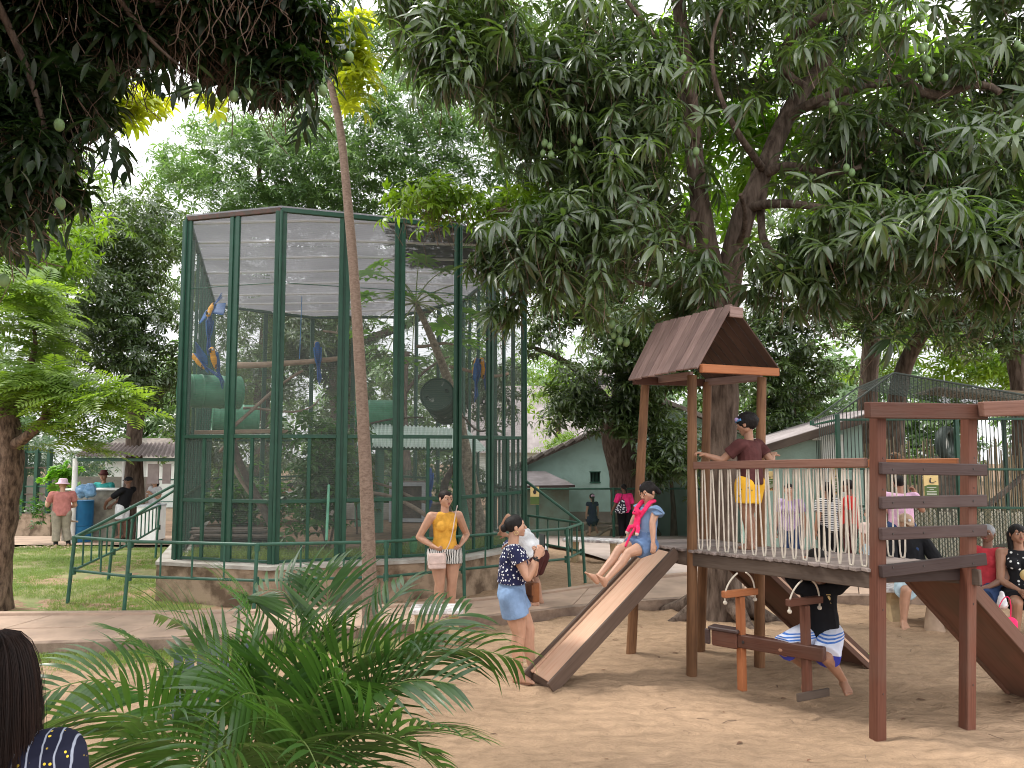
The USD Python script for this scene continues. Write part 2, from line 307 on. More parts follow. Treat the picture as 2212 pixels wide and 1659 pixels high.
mat('turf', (0.15, 0.19, 0.07), (0.31, 0.27, 0.14), 1.2, 0.95, 0.02, 40, 0.15, detail=6)
leafmat('grass_blade', (0.12, 0.185, 0.05), (0.29, 0.34, 0.13), (1.5, 1.6, 0.8), rough=0.6, spec=0.2)
mat('path_stone', (0.42, 0.30, 0.222), (0.29, 0.21, 0.158), 2.2, 0.85, 0.004, 30, 0.25, detail=8)
mat('kerb_stone', (0.30, 0.22, 0.165), (0.15, 0.105, 0.08), 4, 0.9, 0.008, 30, 0.2, detail=8)
mat('mortar', (0.13, 0.095, 0.07), (0.09, 0.065, 0.05), 8, 0.95)
mat('grey_paving', (0.40, 0.33, 0.29), (0.31, 0.25, 0.215), 1.4, 0.9, 0.004, 30, 0.2, detail=8)
def grid(x0, x1, y0, y1, nx, ny, zf):
    x, y = np.meshgrid(np.linspace(x0, x1, nx), np.linspace(y0, y1, ny), indexing='ij')
    z = zf(x, y); V = np.stack([x, y, z], -1).reshape(-1, 3)
    i, j = np.meshgrid(np.arange(nx - 1), np.arange(ny - 1), indexing='ij'); a = i * ny + j
    Q = np.stack([a, a + ny, a + ny + 1, a + 1], -1).reshape(-1, 4)
    return V, np.vstack([Q[:, [0, 1, 2]], Q[:, [0, 2, 3]]])
def sand_z(x, y):
    P = np.stack([x, y, 0 * x], -1)
    z = (meshkit.fbm(P * 1.3, 3, 1) - 0.5) * 0.05 + (meshkit.fbm(P * (4.5, 6.5, 1), 3, 2) - 0.5) * 0.055 + (meshkit.noise(P * (9, 12, 1), 8) - .5) * 0.024 - 0.022 * np.clip(meshkit.noise(P * (5.2, 7.5, 1) + 7.3, 12) - .72, 0, 1) / .28
    for cx, cy, r, h in ((0.12, 7.25, 0.33, -0.07), (0.45, 7.35, 0.2, 0.03), (2.4, 7.0, 0.9, -0.05), (1.8, 7.6, 0.25, 0.025), (4.55, 6.9, 0.5, -0.05), (4.9, 6.75, 0.25, 0.03)):
        z = z + h * np.exp(-(((x - cx) ** 2 + (y - cy) ** 2) / r ** 2))
    return z
# far sheet first, then the finely raked sand of the playground 4 mm and more above it
gz = lambda x, y: ground_z(x, y) - 0.035
single('ground', join(grid(-70, 80, -14, 130, 60, 90, lambda x, y: gz(x, y) - 0.05)), 'soil', 'wide flat brown earth under trees and cages', 'ground', True, kind='structure')
single('sand', grid(-9, 12, 2.7, 17, 520, 400, lambda x, y: sand_z(x, y) + ground_z(x, y) + 0.01), 'sand', 'trampled pinkish sand of the playground', 'sand', True, kind='structure')
single('sandy_yard', grid(0.4, 22, 16.6, 34, 60, 60, lambda x, y: ground_z(x, y) - 0.01 + (meshkit.fbm(np.stack([x, y, 0 * x], -1) * 1.2, 3, 4) - .5) * 0.05), 'sand', 'sandy ground in front of the green building', 'ground', True, kind='structure')
# lawn
lawn_xy = lambda x, y: ground_z(x, y) + 0.02 + (meshkit.fbm(np.stack([x, y, 0 * x], -1) * 0.9, 3, 7) - .5) * 0.10
single('lawn', grid(-22, -4.2, 10.3, 20.5, 70, 60, lawn_xy), 'turf', 'short worn green lawn between the paved path and the kiosk', 'lawn', True, kind='structure')
gg = np.random.default_rng(5)
def tuft(n, h):
    ms = []
    for k in range(n):
        a = lr.uniform(0, 6.28); ms.append(moved(leaf(h * lr.uniform(.6, 1.2), 0.006, lr.uniform(.7, 1.5), a, lr.uniform(0, .9), 0.1, 2), None, (lr.uniform(-.07, .07), lr.uniform(-.07, .07), 0)))
    return join(ms)
tufts = [[('blades', tuft(18, h), 'grass_blade', True)] for h in (0.035, 0.05, 0.06)]
n = 15000; xs = gg.uniform(-15, -4.4, n); ys = 10.4 + (gg.random(n) ** 1.3) * 9.8
k = meshkit.fbm(np.stack([xs * .7, ys * .7, 0 * xs], -1), 3, 9) > 0.40; xs, ys = xs[k], ys[k]
q = np.stack([np.cos(xs * 50), 0 * xs, 0 * xs, np.sin(xs * 50)], 1)
grass = thing('grass', 'short green grass blades of the lawn left of the cage', 'grass', kind='stuff')
scatter(grass, 'grass_blades', tufts, np.stack([xs, ys, lawn_xy(xs, ys) - 0.004], 1), q, gg.uniform(.7, 1.3, len(xs)), g=gg)
n = 1500; xs = gg.uniform(-6.5, -1.4, n); ys = 8.62 + 0.235 * (xs + 6) * 0.55 - np.abs(gg.normal(0, .28, n)) - 0.02
q = np.stack([np.cos(xs * 50), 0 * xs, 0 * xs, np.sin(xs * 50)], 1)
grass = thing('grass', 'sparse grass strip on the sand along the near kerb of the path', 'grass', kind='stuff')
scatter(grass, 'grass_blades', tufts, np.stack([xs, ys, sand_z(xs, ys) + 0.006], 1), q, gg.uniform(.7, 1.4, n), g=gg)
# paved path: kerbs and individual slabs
PT = 0.13
near_e = spline([(-16, 7.9), (-8.5, 8.3), (-5, 8.68), (-2.5, 9.15), (-0.2, 10.05), (1.2, 10.75), (2.6, 11.2), (4.0, 11.35), (7, 11.3), (14, 11.2)], 60)
far_e = spline([(-16, 9.9), (-9, 10.1), (-5.5, 10.22), (-3.2, 10.35), (-1.4, 10.75), (0.0, 11.35), (1.4, 12.3), (3.2, 13.4), (5.0, 13.6), (9, 13.4), (14, 13.2)], 60)
pth = thing('path', 'raised paved path of large pinkish slabs crossing in front of the cage', 'path', kind='structure')
ribbon = np.vstack([near_e, far_e[::-1]])
part(pth, 'bed', poly_prism(ribbon, -0.12, PT - 0.025), 'mortar')
def strip(e, w, z0, z1, inward, mt, name):
    n = len(e); t = np.gradient(e, axis=0); t /= np.linalg.norm(t, axis=1, keepdims=True); nn = np.stack([-t[:, 1], t[:, 0]], 1) * inward
    part(pth, name, poly_prism(np.vstack([e - nn * 0.004, (e + nn * w)[::-1]]), z0, z1), mt)
strip(near_e, 0.13, -0.15, PT + 0.004, 1, 'kerb_stone', 'kerb'); strip(far_e, 0.13, -0.15, PT + 0.03, -1, 'path_stone', 'kerb')
pr = random.Random(3)
from scipy.interpolate import interp1d
def edge_at(e, x): return np.array([x, np.interp(x, e[:, 0], e[:, 1])])
x = -9.6
while x < 9.5:
    w = pr.uniform(0.78, 0.95)
    for r0, r1 in ((0.075, 0.5), (0.5, 0.925)):
        g = 0.006; c = []
        for xx, rr in ((x + g, r0), (x + w - g, r0), (x + w - g, r1), (x + g, r1)):
            a, b = edge_at(near_e, xx + 0.0), edge_at(far_e, xx + 0.35 + 0.12 * max(0, xx)); c.append(a + (b - a) * (rr + (g * 0.9 if rr == r0 else -g * 0.9)))
        c = np.array(c); h = PT + pr.uniform(-0.004, 0.006); tl = pr.uniform(-.004, .004)
        cen = c.mean(0); top = np.vstack([np.c_[cen + (c - cen) * 0.985, np.full(4, h) + tl * np.array([1, -1, 1, -1])], np.c_[c, np.full(4, h - 0.008)], np.c_[c, np.full(4, PT - 0.03)]])
        F = [(0, 1, 2), (0, 2, 3)] + [f for s in (0, 4) for k in range(4) for f in ((s + k, s + 4 + k, s + 4 + (k + 1) % 4), (s + k, s + 4 + (k + 1) % 4, s + (k + 1) % 4))]
        part(pth, 'slab', (top, np.array(F)), 'path_stone')
    x += w
# far paving walked on by the visitors, and the path along the kiosk
def warped(l, r, z, nx=10):
    l, r = spline(l, 24), spline(r, 24); a = np.linspace(0, 1, nx)[None, :, None]; P = l[:, None] * (1 - a) + r[:, None] * a
    n, m = P.shape[:2]; V = np.concatenate([P, (ground_z(P[..., 0], P[..., 1]) + z)[..., None]], -1).reshape(-1, 3)
    i, j = np.meshgrid(np.arange(n - 1), np.arange(m - 1), indexing='ij'); q = i * m + j
    Q = np.stack([q, q + 1, q + m + 1, q + m], -1).reshape(-1, 4); return V, np.vstack([Q[:, [0, 1, 2]], Q[:, [0, 2, 3]]])
w = warped([(1.75, 13.0), (2.1, 15.5), (1.6, 18.5), (0.5, 21.5), (-1, 23.5)], [(4.2, 13.7), (4.6, 16), (5.2, 20), (5.6, 23.4), (5.8, 23.8)], 0.07)
single('paved_walk', w, 'grey_paving', 'worn grey paving leading back past the concrete bench to the green building', 'walkway', kind='structure')
w = warped([(-24, 20.3), (-12, 20.6), (-8, 20.8), (-5, 21.2)], [(-24, 24), (-12, 24), (-8, 24.2), (-5, 24.4)], 0.055)
single('kiosk_path', join(w, warped([(-24, 20.29), (-12, 20.59), (-8, 20.79), (-5, 21.19)], [(-24, 20.3), (-12, 20.6), (-8, 20.8), (-5, 21.2)], 0.0, 2)), 'path_stone', 'pinkish paved path in front of the kiosk behind the lawn', 'path', kind='structure')
# raised terrace the viewer stands on (below the frame)
single('terrace', box(-7, 7, -9, 2.6, -0.3, 0.57), 'path_stone', 'raised concrete terrace the picture is taken from', 'terrace', kind='structure')
# ================================================================ trees
def limb(tree, pts, r0, r1, name='branch', m='mango_bark', n=10, k=14, wob=0.16, seed=0, tip=None):
    p = spline(pts, k); r = r0 + (r1 - r0) * np.linspace(0, 1, k) ** 0.8
    return part(tree, name, tube(p, r, n, True, wob, 2.5, seed), m, True)
def trunk_flare(r, h, k=22, flare=1.0):
    z = np.linspace(0, 1, k); return r * (1 + flare * np.exp(-z * h / 0.45))
gT = np.random.default_rng(77)
mango_near = cluster_protos(6, 0.285, 0.050, 13, 'mango_leaf', 4, elev=(-1.15, 0.4), droop=(.4, 1.3))
mango_young = cluster_protos(3, 0.19, 0.048, 11, 'young_mango_leaf', 4)
mango_far = cluster_protos(4, 0.34, 0.075, 11, 'far_mango_leaf', 2, False, droop=(0.5, 1.3), elev=(-0.5, 0.7))
mango_mid = cluster_protos(4, 0.26, 0.06, 12, 'mango_leaf', 3, False)
dark_near = cluster_protos(5, 0.21, 0.055, 12, 'dark_mango_leaf', 4)
def crown(tree, blobs, protos, smin=0.8, smax=1.25, gap=0.42, gscale=0.55, hollow=0.5, clump=0.5, label=None, name='crown', tilt=0.45):
    P, D = blob_points(blobs, gT, gap, gscale, hollow, clump)
    return scatter(tree, name, protos, P, tilt_quats(len(P), gT, tilt, D), gT.uniform(smin, smax, len(P)), 'stuff', label, gT)
S_ = sighting
# --- the big mango tree behind the playground
t = thing('mango_tree', 'large mango tree with two stems rising behind the wooden playhouse tower', 'tree')
base = G(1558, 1330)
k = 26
main = spline([base + (0, 0, -0.1), at(1556, 1180, 10.5), at(1556, 1000, 10.5), at(1560, 800, 10.5), at(1566, 640, 10.5)], k)
part(t, 'trunk', tube(main, 0.235 * (1 + 1.15 * np.exp(-(main[:, 2] + 0.1) / 0.28)) * (1 - 0.12 * np.linspace(0, 1, k)), 20, True, 0.22, 1.7, 3), 'mango_bark', True)
for a, L in ((2.6, 1.3), (3.5, 0.9), (-0.5, 1.0), (-1.3, 0.8), (0.6, 0.9)):
    d = V3(math.cos(a), math.sin(a) , 0)
    part(t, 'root', tube(spline([base + d * 0.25 + (0, 0, 0.22), base + d * 0.55 + (0, 0, 0.06), base + d * L + (0, 0, -0.06)], 8), [0.16, 0.14, 0.12, 0.10, 0.08, 0.06, 0.05, 0.03], 8, True, 0.2, 3, 8), 'mango_bark', True)
limb(t, [at(1562, 680, 10.5), at(1530, 540, 10.4), at(1507, 400, 10.3), at(1492, 250, 10.2), at(1470, 40, 10.0), at(1440, -200, 9.8)], 0.17, 0.08, 'stem', seed=4)
limb(t, [at(1566, 660, 10.5), at(1586, 540, 10.4), at(1612, 450, 10.3), at(1650, 370, 10.3), at(1700, 250, 10.4), at(1770, 150, 10.5), at(1900, -60, 10.6)], 0.19, 0.07, 'stem', seed=5)
for pts, r0, r1 in [
    ([(1612, 450, 10.3), (1700, 440, 9.6), (1800, 452, 9.0), (1960, 470, 8.6)], .07, .03), ([(1640, 385, 10.3), (1720, 360, 9.8), (1790, 372, 9.4), (1860, 360, 9.1)], .075, .03),
    ([(1705, 250, 10.4), (1800, 225, 9.8), (1900, 260, 9.2), (2000, 320, 8.8)], .06, .02), ([(1930, 175, 9.4), (1960, 180, 9.2), (2010, 205, 9.1), (2080, 190, 9.0), (2160, 200, 8.8)], .075, .04),
    ([(1700, 260, 10.4), (1760, 220, 10), (1850, 190, 9.7), (1930, 175, 9.4)], .07, .06),
    ([(1510, 430, 10.3), (1440, 500, 9.8), (1390, 440, 9.3), (1250, 470, 9.2), (1150, 462, 9.3), (1040, 458, 9.4)], .085, .022), ([(1530, 545, 10.4), (1480, 530, 9.9), (1420, 470, 9.6), (1350, 400, 9.3)], .08, .02),
    ([(1495, 280, 10.2), (1470, 160, 9.6), (1400, 60, 9.2), (1320, -50, 9)], .06, .02), ([(1650, 370, 10.3), (1590, 280, 9.6), (1540, 150, 9.3), (1560, 20, 9.1)], .06, .02),
    ([(1740, 190, 10.4), (1690, 110, 10), (1740, 60, 9.6), (1860, -20, 9.3)], .07, .05), ([(1586, 540, 10.4), (1610, 470, 9.8), (1600, 420, 9.5)], .05, .03),
    ([(1650, 400, 10.3), (1760, 560, 9.3), (1900, 540, 8.8), (2100, 600, 8.4)], .06, .02), ([(1560, 600, 10.5), (1440, 620, 9.6), (1250, 600, 9.2), (1100, 640, 9.0)], .05, .012)]:
    limb(t, [at(*q) for q in pts], r0, r1, 'branch', n=8, seed=len(taken))
CLEAR += [(spline([at(1562, 680, 9.6), at(1530, 540, 9.6), at(1507, 400, 9.5), at(1492, 250, 9.4), at(1470, 40, 9.2)], 30), .30, .80), (spline([at(1566, 720, 9.6), at(1586, 540, 9.6), at(1612, 450, 9.5), at(1650, 370, 9.5), at(1700, 250, 9.5), at(1770, 150, 9.6)], 30), .32, .80), (spline([at(1612, 450, 9.4), at(1700, 440, 9.2), at(1850, 370, 9.1)], 20), .2, .6), (spline([at(1900, 170, 8.8), at(2010, 205, 8.8), at(2160, 200, 8.7)], 20), .2, .75), (spline([at(1740, 60, 9.4), at(1690, 110, 9.5), at(1640, 190, 9.5)], 20), .2, .7)]
crown(t, [S_(1700, 60, 10.6, 640, 260, 2.0, 560), S_(2080, 330, 9.0, 300, 250, 1.8, 420), S_(1370, 330, 9.6, 250, 230, 1.5, 430), S_(1290, 560, 9.3, 200, 150, 1.2, 330),
    S_(1430, 650, 9.6, 230, 90, 1.3, 240), S_(1170, 590, 9.0, 100, 130, 0.8, 130), S_(1850, 560, 8.6, 300, 90, 1.4, 270), S_(2130, 560, 8.3, 150, 120, 1.2, 160), S_(1270, 170, 9.8, 200, 200, 1.5, 260), S_(1780, 330, 9.3, 150, 90, .8, 70), S_(1800, 60, 8.6, 200, 120, .8, 90), S_(2180, 90, 9.6, 120, 200, 1.0, 170), S_(965, 130, 8.8, 80, 130, .7, 110), S_(880, 30, 9.2, 80, 70, .7, 60), S_(1080, 60, 9.4, 130, 130, .9, 150), S_(1150, 230, 9.8, 90, 120, .8, 70), S_(1620, 230, 9.0, 90, 140, .5, 40), S_(1950, -250, 9.5, 700, 250, 2.5, 420), S_(1450, -250, 9.5, 500, 250, 2.3, 330)],
    mango_near, 0.75, 1.3, gap=0.47, gscale=0.8, hollow=0.25, clump=.42)
CLEAR.clear()
crown(t, [S_(1850, 250, 12.6, 480, 330, 1.2, 420), S_(1480, 300, 12.6, 260, 300, 1.2, 200)], cluster_protos(3, 0.30, 0.07, 11, 'backlit_leaf', 3, False), 0.9, 1.4, gap=0.4, hollow=0.1, name='rear_leaves')
crown(t, [S_(960, 440, 9.5, 150, 34, 0.5, 90), S_(1120, 450, 9.4, 130, 55, 0.6, 70)], mango_young, 0.75, 1.1, gap=0.2, hollow=0.1, clump=0.3, name='young_leaves', label='bright yellow-green young leaves on the branch over the cage')
crown(t, [S_(1045, 560, 9.2, 60, 40, 0.3, 16), S_(1075, 680, 9.0, 70, 35, 0.3, 14)], mango_near, 0.8, 1.1, gap=0.0, hollow=0.0, clump=0.2, name='hanging_spray')
fruits(t, [at(*q) for q in ((1985, 12, 8.2), (2005, 60, 8.2), (1995, 100, 8.2), (2015, 150, 8.3), (2033, 170, 8.4), (2285 * .968, 95, 8.0), (2205, 50, 8.2), (1480, 120, 8.3), (1500, 330, 8.4), (1675, 480, 8.4), (1305, 660, 8.6), (1330, 700, 8.6), (1360, 740, 8.8), (1310, 640, 8.5), (1790, 230, 8.5), (1830, 365, 8.6), (1185, 305, 8.8), (1240, 300, 8.8), (2120, 505, 8.0), (2040, 590, 8))], 0.043)
# --- second mango tree by the green building
def far_tree(name, label, trunk_pts, r0, r1, blobs, protos, limbs=(), **kw):
    t = thing(name, label, 'tree')
    if trunk_pts:
        p = spline([at(*q) if np.ndim(q) else q for q in trunk_pts], 18)
        p[0][2] = min(p[0][2], float(ground_z(p[0][0], p[0][1])) - 0.05)
        part(t, 'trunk', tube(p, r0 + (r1 - r0) * np.linspace(0, 1, 18) + r0 * 0.5 * np.exp(-(p[:, 2] - p[0][2]) / 0.35), 14, True, 0.2, 1.4, len(taken)), kw.pop('bark', 'mango_bark'), True)
    for pts, a, b in limbs: limb(t, [at(*q) for q in pts], a, b, 'branch', n=8, seed=len(taken))
    crown(t, blobs, protos, **kw)
    return t
far_tree('mango_tree', 'broad mango tree with a thick leaning trunk beside the green building', [(1372, 1165, 24.5), (1362, 1100, 24.5), (1350, 1010, 24.5), (1335, 950, 24.4), (1325, 880, 24.2)], 0.60, 0.48,
    [S_(1290, 700, 22.0, 170, 150, 1.8, 620), S_(1220, 820, 23.0, 70, 100, 1.0, 100), S_(1420, 850, 22.5, 90, 90, 1.2, 240), S_(1450, 980, 22.0, 60, 80, 0.8, 130), S_(1330, 880, 22.5, 110, 60, 1.0, 180), S_(1500, 780, 23.0, 120, 130, 1.5, 260), S_(1400, 560, 23.0, 300, 200, 2.5, 500)],
    mango_mid, [([(1340, 960, 24.4), (1400, 900, 24.0), (1440, 820, 23.6), (1460, 700, 23.0)], .3, .1), ([(1330, 900, 24.2), (1280, 830, 23.8), (1200, 770, 23.4), (1130, 745, 23.0)], .2, .05), ([(1330, 900, 24.2), (1340, 800, 23.6), (1310, 680, 23.0)], .3, .1)], smin=1.0, smax=1.6, gap=0.44, gscale=0.65, hollow=0.3)
# --- trees behind the aviary and at the left
far_tree('mango_tree', 'dark mango tree standing left of the cage behind the kiosk', [(292, 1010, 23), (290, 940, 23), (296, 880, 22.8), (280, 800, 22.5)], 0.25, 0.2,
    [S_(250, 620, 21.5, 140, 190, 2.2, 900), S_(330, 780, 21.5, 75, 120, 1.2, 300), S_(190, 760, 22, 100, 110, 1.4, 260), S_(300, 480, 22.5, 120, 90, 1.5, 260)], mango_mid,
    [([(296, 890, 22.8), (350, 850, 22.4), (380, 800, 22)], .14, .05)], gap=0.4, gscale=0.6, hollow=0.3)
far_tree('mango_tree', 'pale green mango tree at the far left edge of the lawn', [(-70, 1050, 20), (-60, 900, 20), (0, 700, 19.6)], 0.16, 0.10, [S_(60, 560, 17, 150, 100, 1.4, 300), S_(-20, 700, 18, 130, 120, 1.4, 200), S_(120, 470, 19, 130, 80, 1.4, 180), S_(90, 400, 24, 160, 90, 2, 260)], cluster_protos(3, 0.3, 0.06, 11, 'young_mango_leaf', 3, False), gap=0.4, hollow=0.3)
far_tree('mango_tree', 'tall light green mango tree rising behind the left half of the cage', [(560, 1010, 31), (570, 800, 31), (590, 560, 31), (600, 430, 31)], 0.35, 0.18,
    [S_(600, 380, 29, 230, 150, 3, 1500), S_(380, 440, 30, 150, 120, 2.4, 700), S_(480, 620, 31, 160, 150, 2.4, 700), S_(700, 640, 30, 170, 180, 2.4, 900), S_(330, 380, 31, 60, 60, 1.4, 120), S_(560, 800, 31, 180, 110, 2, 450)], mango_far, [([(600, 450, 31), (560, 380, 30), (590, 300, 29.5)], .15, .06)], smin=0.8, smax=1.2, gap=0.42, gscale=0.35, hollow=0.3, clump=0.8)
far_tree('mango_tree', 'tall mango tree with many fruits rising behind the right half of the cage', [(745, 1020, 29), (740, 860, 29), (735, 700, 29), (800, 480, 28.5)], 0.55, 0.3,
    [S_(900, 330, 27, 220, 170, 2.6, 1300), S_(1060, 480, 28, 150, 150, 2, 500), S_(900, 560, 29, 220, 170, 2.6, 900), S_(860, 120, 30, 120, 120, 2, 350), S_(1020, 120, 31, 160, 130, 2, 350), S_(960, 760, 29, 190, 120, 2, 420), S_(1230, 330, 29, 130, 140, 2, 380), S_(1140, 150, 30, 130, 200, 2, 420), S_(1000, -20, 30, 200, 120, 2, 300), S_(720, 250, 29, 120, 150, 2, 300)], mango_far,
    [([(737, 760, 29), (830, 720, 28.6), (900, 690, 28.2), (990, 560, 28)], .2, .08)], smin=0.8, smax=1.2, gap=0.42, gscale=0.35, hollow=0.3, clump=0.8)
far_tree('mango_tree', 'thin dark tree behind the cage with a pale trunk forking near its top', [(880, 1030, 27), (870, 900, 27), (878, 760, 27)], 0.2, 0.12, [S_(760, 800, 26.5, 110, 100, 1.5, 250), S_(1040, 850, 26, 90, 110, 1.5, 210), S_(640, 740, 26, 130, 120, 1.6, 330)], mango_mid, [([(874, 850, 27), (920, 800, 26.5), (970, 770, 26)], .08, .03)], smin=1.0, smax=1.6, gap=0.42, hollow=0.3)
far_tree('small_tree', 'sunlit light green tree beyond the roofs right of the cage', [(1200, 1010, 44), (1205, 940, 44), (1210, 880, 44)], 0.2, 0.1, [S_(1200, 860, 42, 80, 80, 2, 200), S_(1165, 790, 42, 60, 60, 2, 90), S_(1225, 965, 40, 70, 35, 1.5, 100), S_(1340, 900, 42, 70, 70, 1.5, 110)], cluster_protos(3, 0.4, 0.08, 10, 'young_mango_leaf', 2, False), smin=0.8, smax=1.2, gap=0.36, hollow=0.2)
far_tree('mango_tree', 'mango tree with a straight trunk behind the gable of the right cage', [(1872, 1010, 22), (1872, 900, 22), (1880, 780, 22), (1884, 640, 21.6)], 0.3, 0.22, [S_(1870, 600, 20, 180, 130, 2, 620), S_(1720, 640, 19, 110, 140, 1.5, 380), S_(1740, 800, 19.5, 90, 60, 1.0, 100), S_(1690, 900, 19, 70, 100, 1.2, 260), S_(1640, 760, 19, 80, 110, 1.2, 200), S_(1800, 430, 21, 300, 150, 2, 400)], mango_mid, [([(1660, 700, 19), (1690, 800, 18.8), (1720, 900, 18.6)], .05, .02)], gap=0.42, hollow=0.3)
far_tree('mango_tree', 'mango tree with a leaning trunk behind the roof of the right cage', [(1925, 1010, 20.5), (1935, 880, 20.5), (1955, 790, 20.5), (2010, 700, 20)], 0.32, 0.16, [S_(2060, 620, 18.5, 190, 120, 2, 560), S_(2180, 690, 18.5, 100, 90, 1.5, 200), S_(2250, 480, 18, 150, 200, 2, 300)], mango_mid, [([(2020, 690, 20), (2100, 700, 19.5), (2190, 720, 19)], .1, .05)], gap=0.42, hollow=0.3)
far_tree('broadleaf_tree', 'yellow-green tree in the background behind the right cage', [(2250, 1010, 30), (2245, 880, 30), (2240, 760, 30)], 0.3, 0.2, [S_(2050, 760, 30, 220, 80, 2.5, 420), S_(2200, 820, 29, 90, 70, 2, 120), S_(1930, 700, 31, 150, 90, 2, 250)], cluster_protos(3, 0.4, 0.09, 10, 'young_mango_leaf', 2, False), smin=0.8, smax=1.3, gap=0.4, hollow=0.3)
far_tree('mango_tree', 'mango tree with a dark trunk at the far right edge beyond the cage roof', [(2215, 1000, 19), (2205, 850, 19), (2190, 760, 19), (2170, 690, 18.8)], 0.28, 0.16, [S_(2260, 600, 18, 140, 150, 1.8, 260)], mango_mid, gap=0.4, hollow=0.3)
far_tree('hedge_tree', 'low bushy tree behind the wall between the two mango trunks', [(1455, 1100, 24), (1450, 1040, 24)], 0.08, 0.05, [S_(1460, 960, 24, 70, 60, 1.5, 160)], mango_mid, smin=0.9, smax=1.4, gap=0.35, hollow=0.2)
# a closed belt of trees far behind everything
t = thing('tree_belt', 'distant belt of trees closing the view behind cages and buildings', 'trees', kind='stuff')
crown(t, [(V3(x, 60 + 4 * math.sin(x), z), (7, 4, 4.5), 300) for x in range(-48, 60, 9) for z in (1.5, 6)], cluster_protos(3, 0.8, 0.2, 11, 'far_mango_leaf', 2, False), smin=0.9, smax=1.5, gap=0.3, gscale=0.2, hollow=0.2, clump=1.0)
# --- flame tree with feathery leaves at the left edge
def feather(r, L=0.46, pairs=10):
    ms = []; dr = r.uniform(0.6, 1.3); t = np.linspace(0, 1, 7); el = 0.35 - dr * t
    x = np.concatenate([[0], np.cumsum(np.cos(el[:-1]) * L / 6)]); z = np.concatenate([[0], np.cumsum(np.sin(el[:-1]) * L / 6)])
    rach = np.stack([x, 0 * x, z], 1); ms.append(tube(rach, np.linspace(0.004, 0.0015, 7), 3, False)[:2])
    for k in range(pairs):
        s = (k + 0.7) / pairs; p = np.array([np.interp(s, t, rach[:, i]) for i in range(3)]); l = L * 0.32 * math.sin(PI * (0.2 + 0.75 * s)) + 0.02
        for sg in (-1, 1): ms.append(moved(leaf(l, 0.034, 0.1, sg * (1.15 - 0.3 * s) + r.uniform(-.1, .1), 0.5, 0.1, 2, base=0.0), None, p))
    return join(ms)
def frond_protos(n, count, m, **kw):
    return [[('feathery_leaf', join([moved(feather(lr, **kw), rot(k * 6.28 / count + lr.uniform(-.4, .4)), (0, 0, lr.uniform(-.03, .03))) for k in range(count)]), m, True)] for _ in range(n)]
t = thing('flame_tree', 'small flame tree with lime green feathery leaves at the left edge of the lawn', 'tree')
b0 = G(-12, 1318)
p = spline([b0 + (0, 0, -.1), at(-8, 1240, b0[1]), at(6, 1120, b0[1]), at(18, 1010, b0[1]), at(14, 930, b0[1]), at(-10, 850, b0[1])], 24)
part(t, 'trunk', tube(p, 0.185 * (1 + 0.25 * np.exp(-p[:, 2] / 0.3)), 20, True, 0.22, 4.0, 9), 'rough_bark', True)
limb(t, [at(22, 965, b0[1]), at(55, 945, b0[1] - .2), at(90, 912, b0[1] - .4), at(150, 860, b0[1] - .6), at(230, 850, b0[1] - .6)], 0.10, 0.02, 'branch', 'rough_bark', seed=3)
limb(t, [at(14, 930, b0[1]), at(30, 860, b0[1]), at(60, 800, b0[1]), at(70, 700, b0[1])], 0.10, 0.02, 'branch', 'rough_bark', seed=6)
limb(t, [at(90, 912, b0[1] - .4), at(95, 870, b0[1] - .8), at(85, 830, b0[1] - 1)], 0.05, 0.02, 'branch', 'rough_bark', seed=7)
crown(t, [S_(60, 660, 10.6, 75, 60, .7, 26), S_(20, 700, 11, 110, 90, .8, 34), S_(110, 830, 10.3, 130, 34, .7, 46), S_(230, 880, 10.2, 75, 32, .6, 26), S_(70, 760, 10.8, 70, 50, .7, 12), S_(140, 950, 10.3, 80, 24, .4, 15), S_(20, 860, 10.6, 80, 40, .6, 18)], frond_protos(4, 3, 'feather_leaf'), 0.9, 1.4, gap=0.0, hollow=0.0, clump=0.25, tilt=0.25)
# --- slender leaning tree with yellow hand-shaped leaves
t = thing('slender_tree', 'slender leaning bare trunk with yellow palmate leaves in front of the cage', 'tree')
d = 9.6; p = spline([at(799, 1300, d), at(796, 1180, d), at(789, 1000, d), at(778, 800, d), at(762, 560, d), at(745, 370, d), at(728, 240, d), at(706, 150, d), at(690, 60, d), at(690, -60, d)], 40); p[0][2] = 0.0
part(t, 'trunk', tube(p, np.linspace(0.092, 0.036, 40), 14, True, 0.06, 5, 2), 'slender_bark', True)
def palmate(r, L=0.24, n=9):
    return join([moved(leaf(L * (1 - 0.35 * abs(k - (n - 1) / 2) / n * 2), L * 0.24, 0.1, (k - (n - 1) / 2) * 0.62, r.uniform(0.8, 1.5), 0.2, 3), None) for k in range(n)] + [tube([(0, 0, 0), (-0.12, 0, 0.02), (-0.3, 0, -0.06)], 0.003, 4, False)[:2]])
crown(t, [S_(765, 120, d, 55, 160, .5, 75), S_(700, 60, d + .3, 80, 60, .5, 30), S_(275, 230, 8.5, 50, 55, .4, 20), S_(330, 215, 8.6, 30, 30, .3, 8), S_(445, 220, 8.8, 40, 14, .2, 5), S_(60, 300, 8.8, 70, 30, .3, 12), S_(180, 180, 8.8, 120, 40, .3, 14)], [[('palmate_leaf', palmate(lr), 'yellow_leaf', True)] for _ in range(4)], 0.85, 1.3, gap=0.0, hollow=0.0, clump=0.0, tilt=0.5)
limb(t, [at(706, 150, d), at(740, 100, d), at(770, 60, d)], 0.02, 0.008, 'branch', 'slender_bark', 6)
limb(t, [at(690, 0, d), at(560, 60, d - .3), at(420, 190, 9), at(290, 210, 8.6)], 0.02, 0.006, 'branch', 'slender_bark', 6)
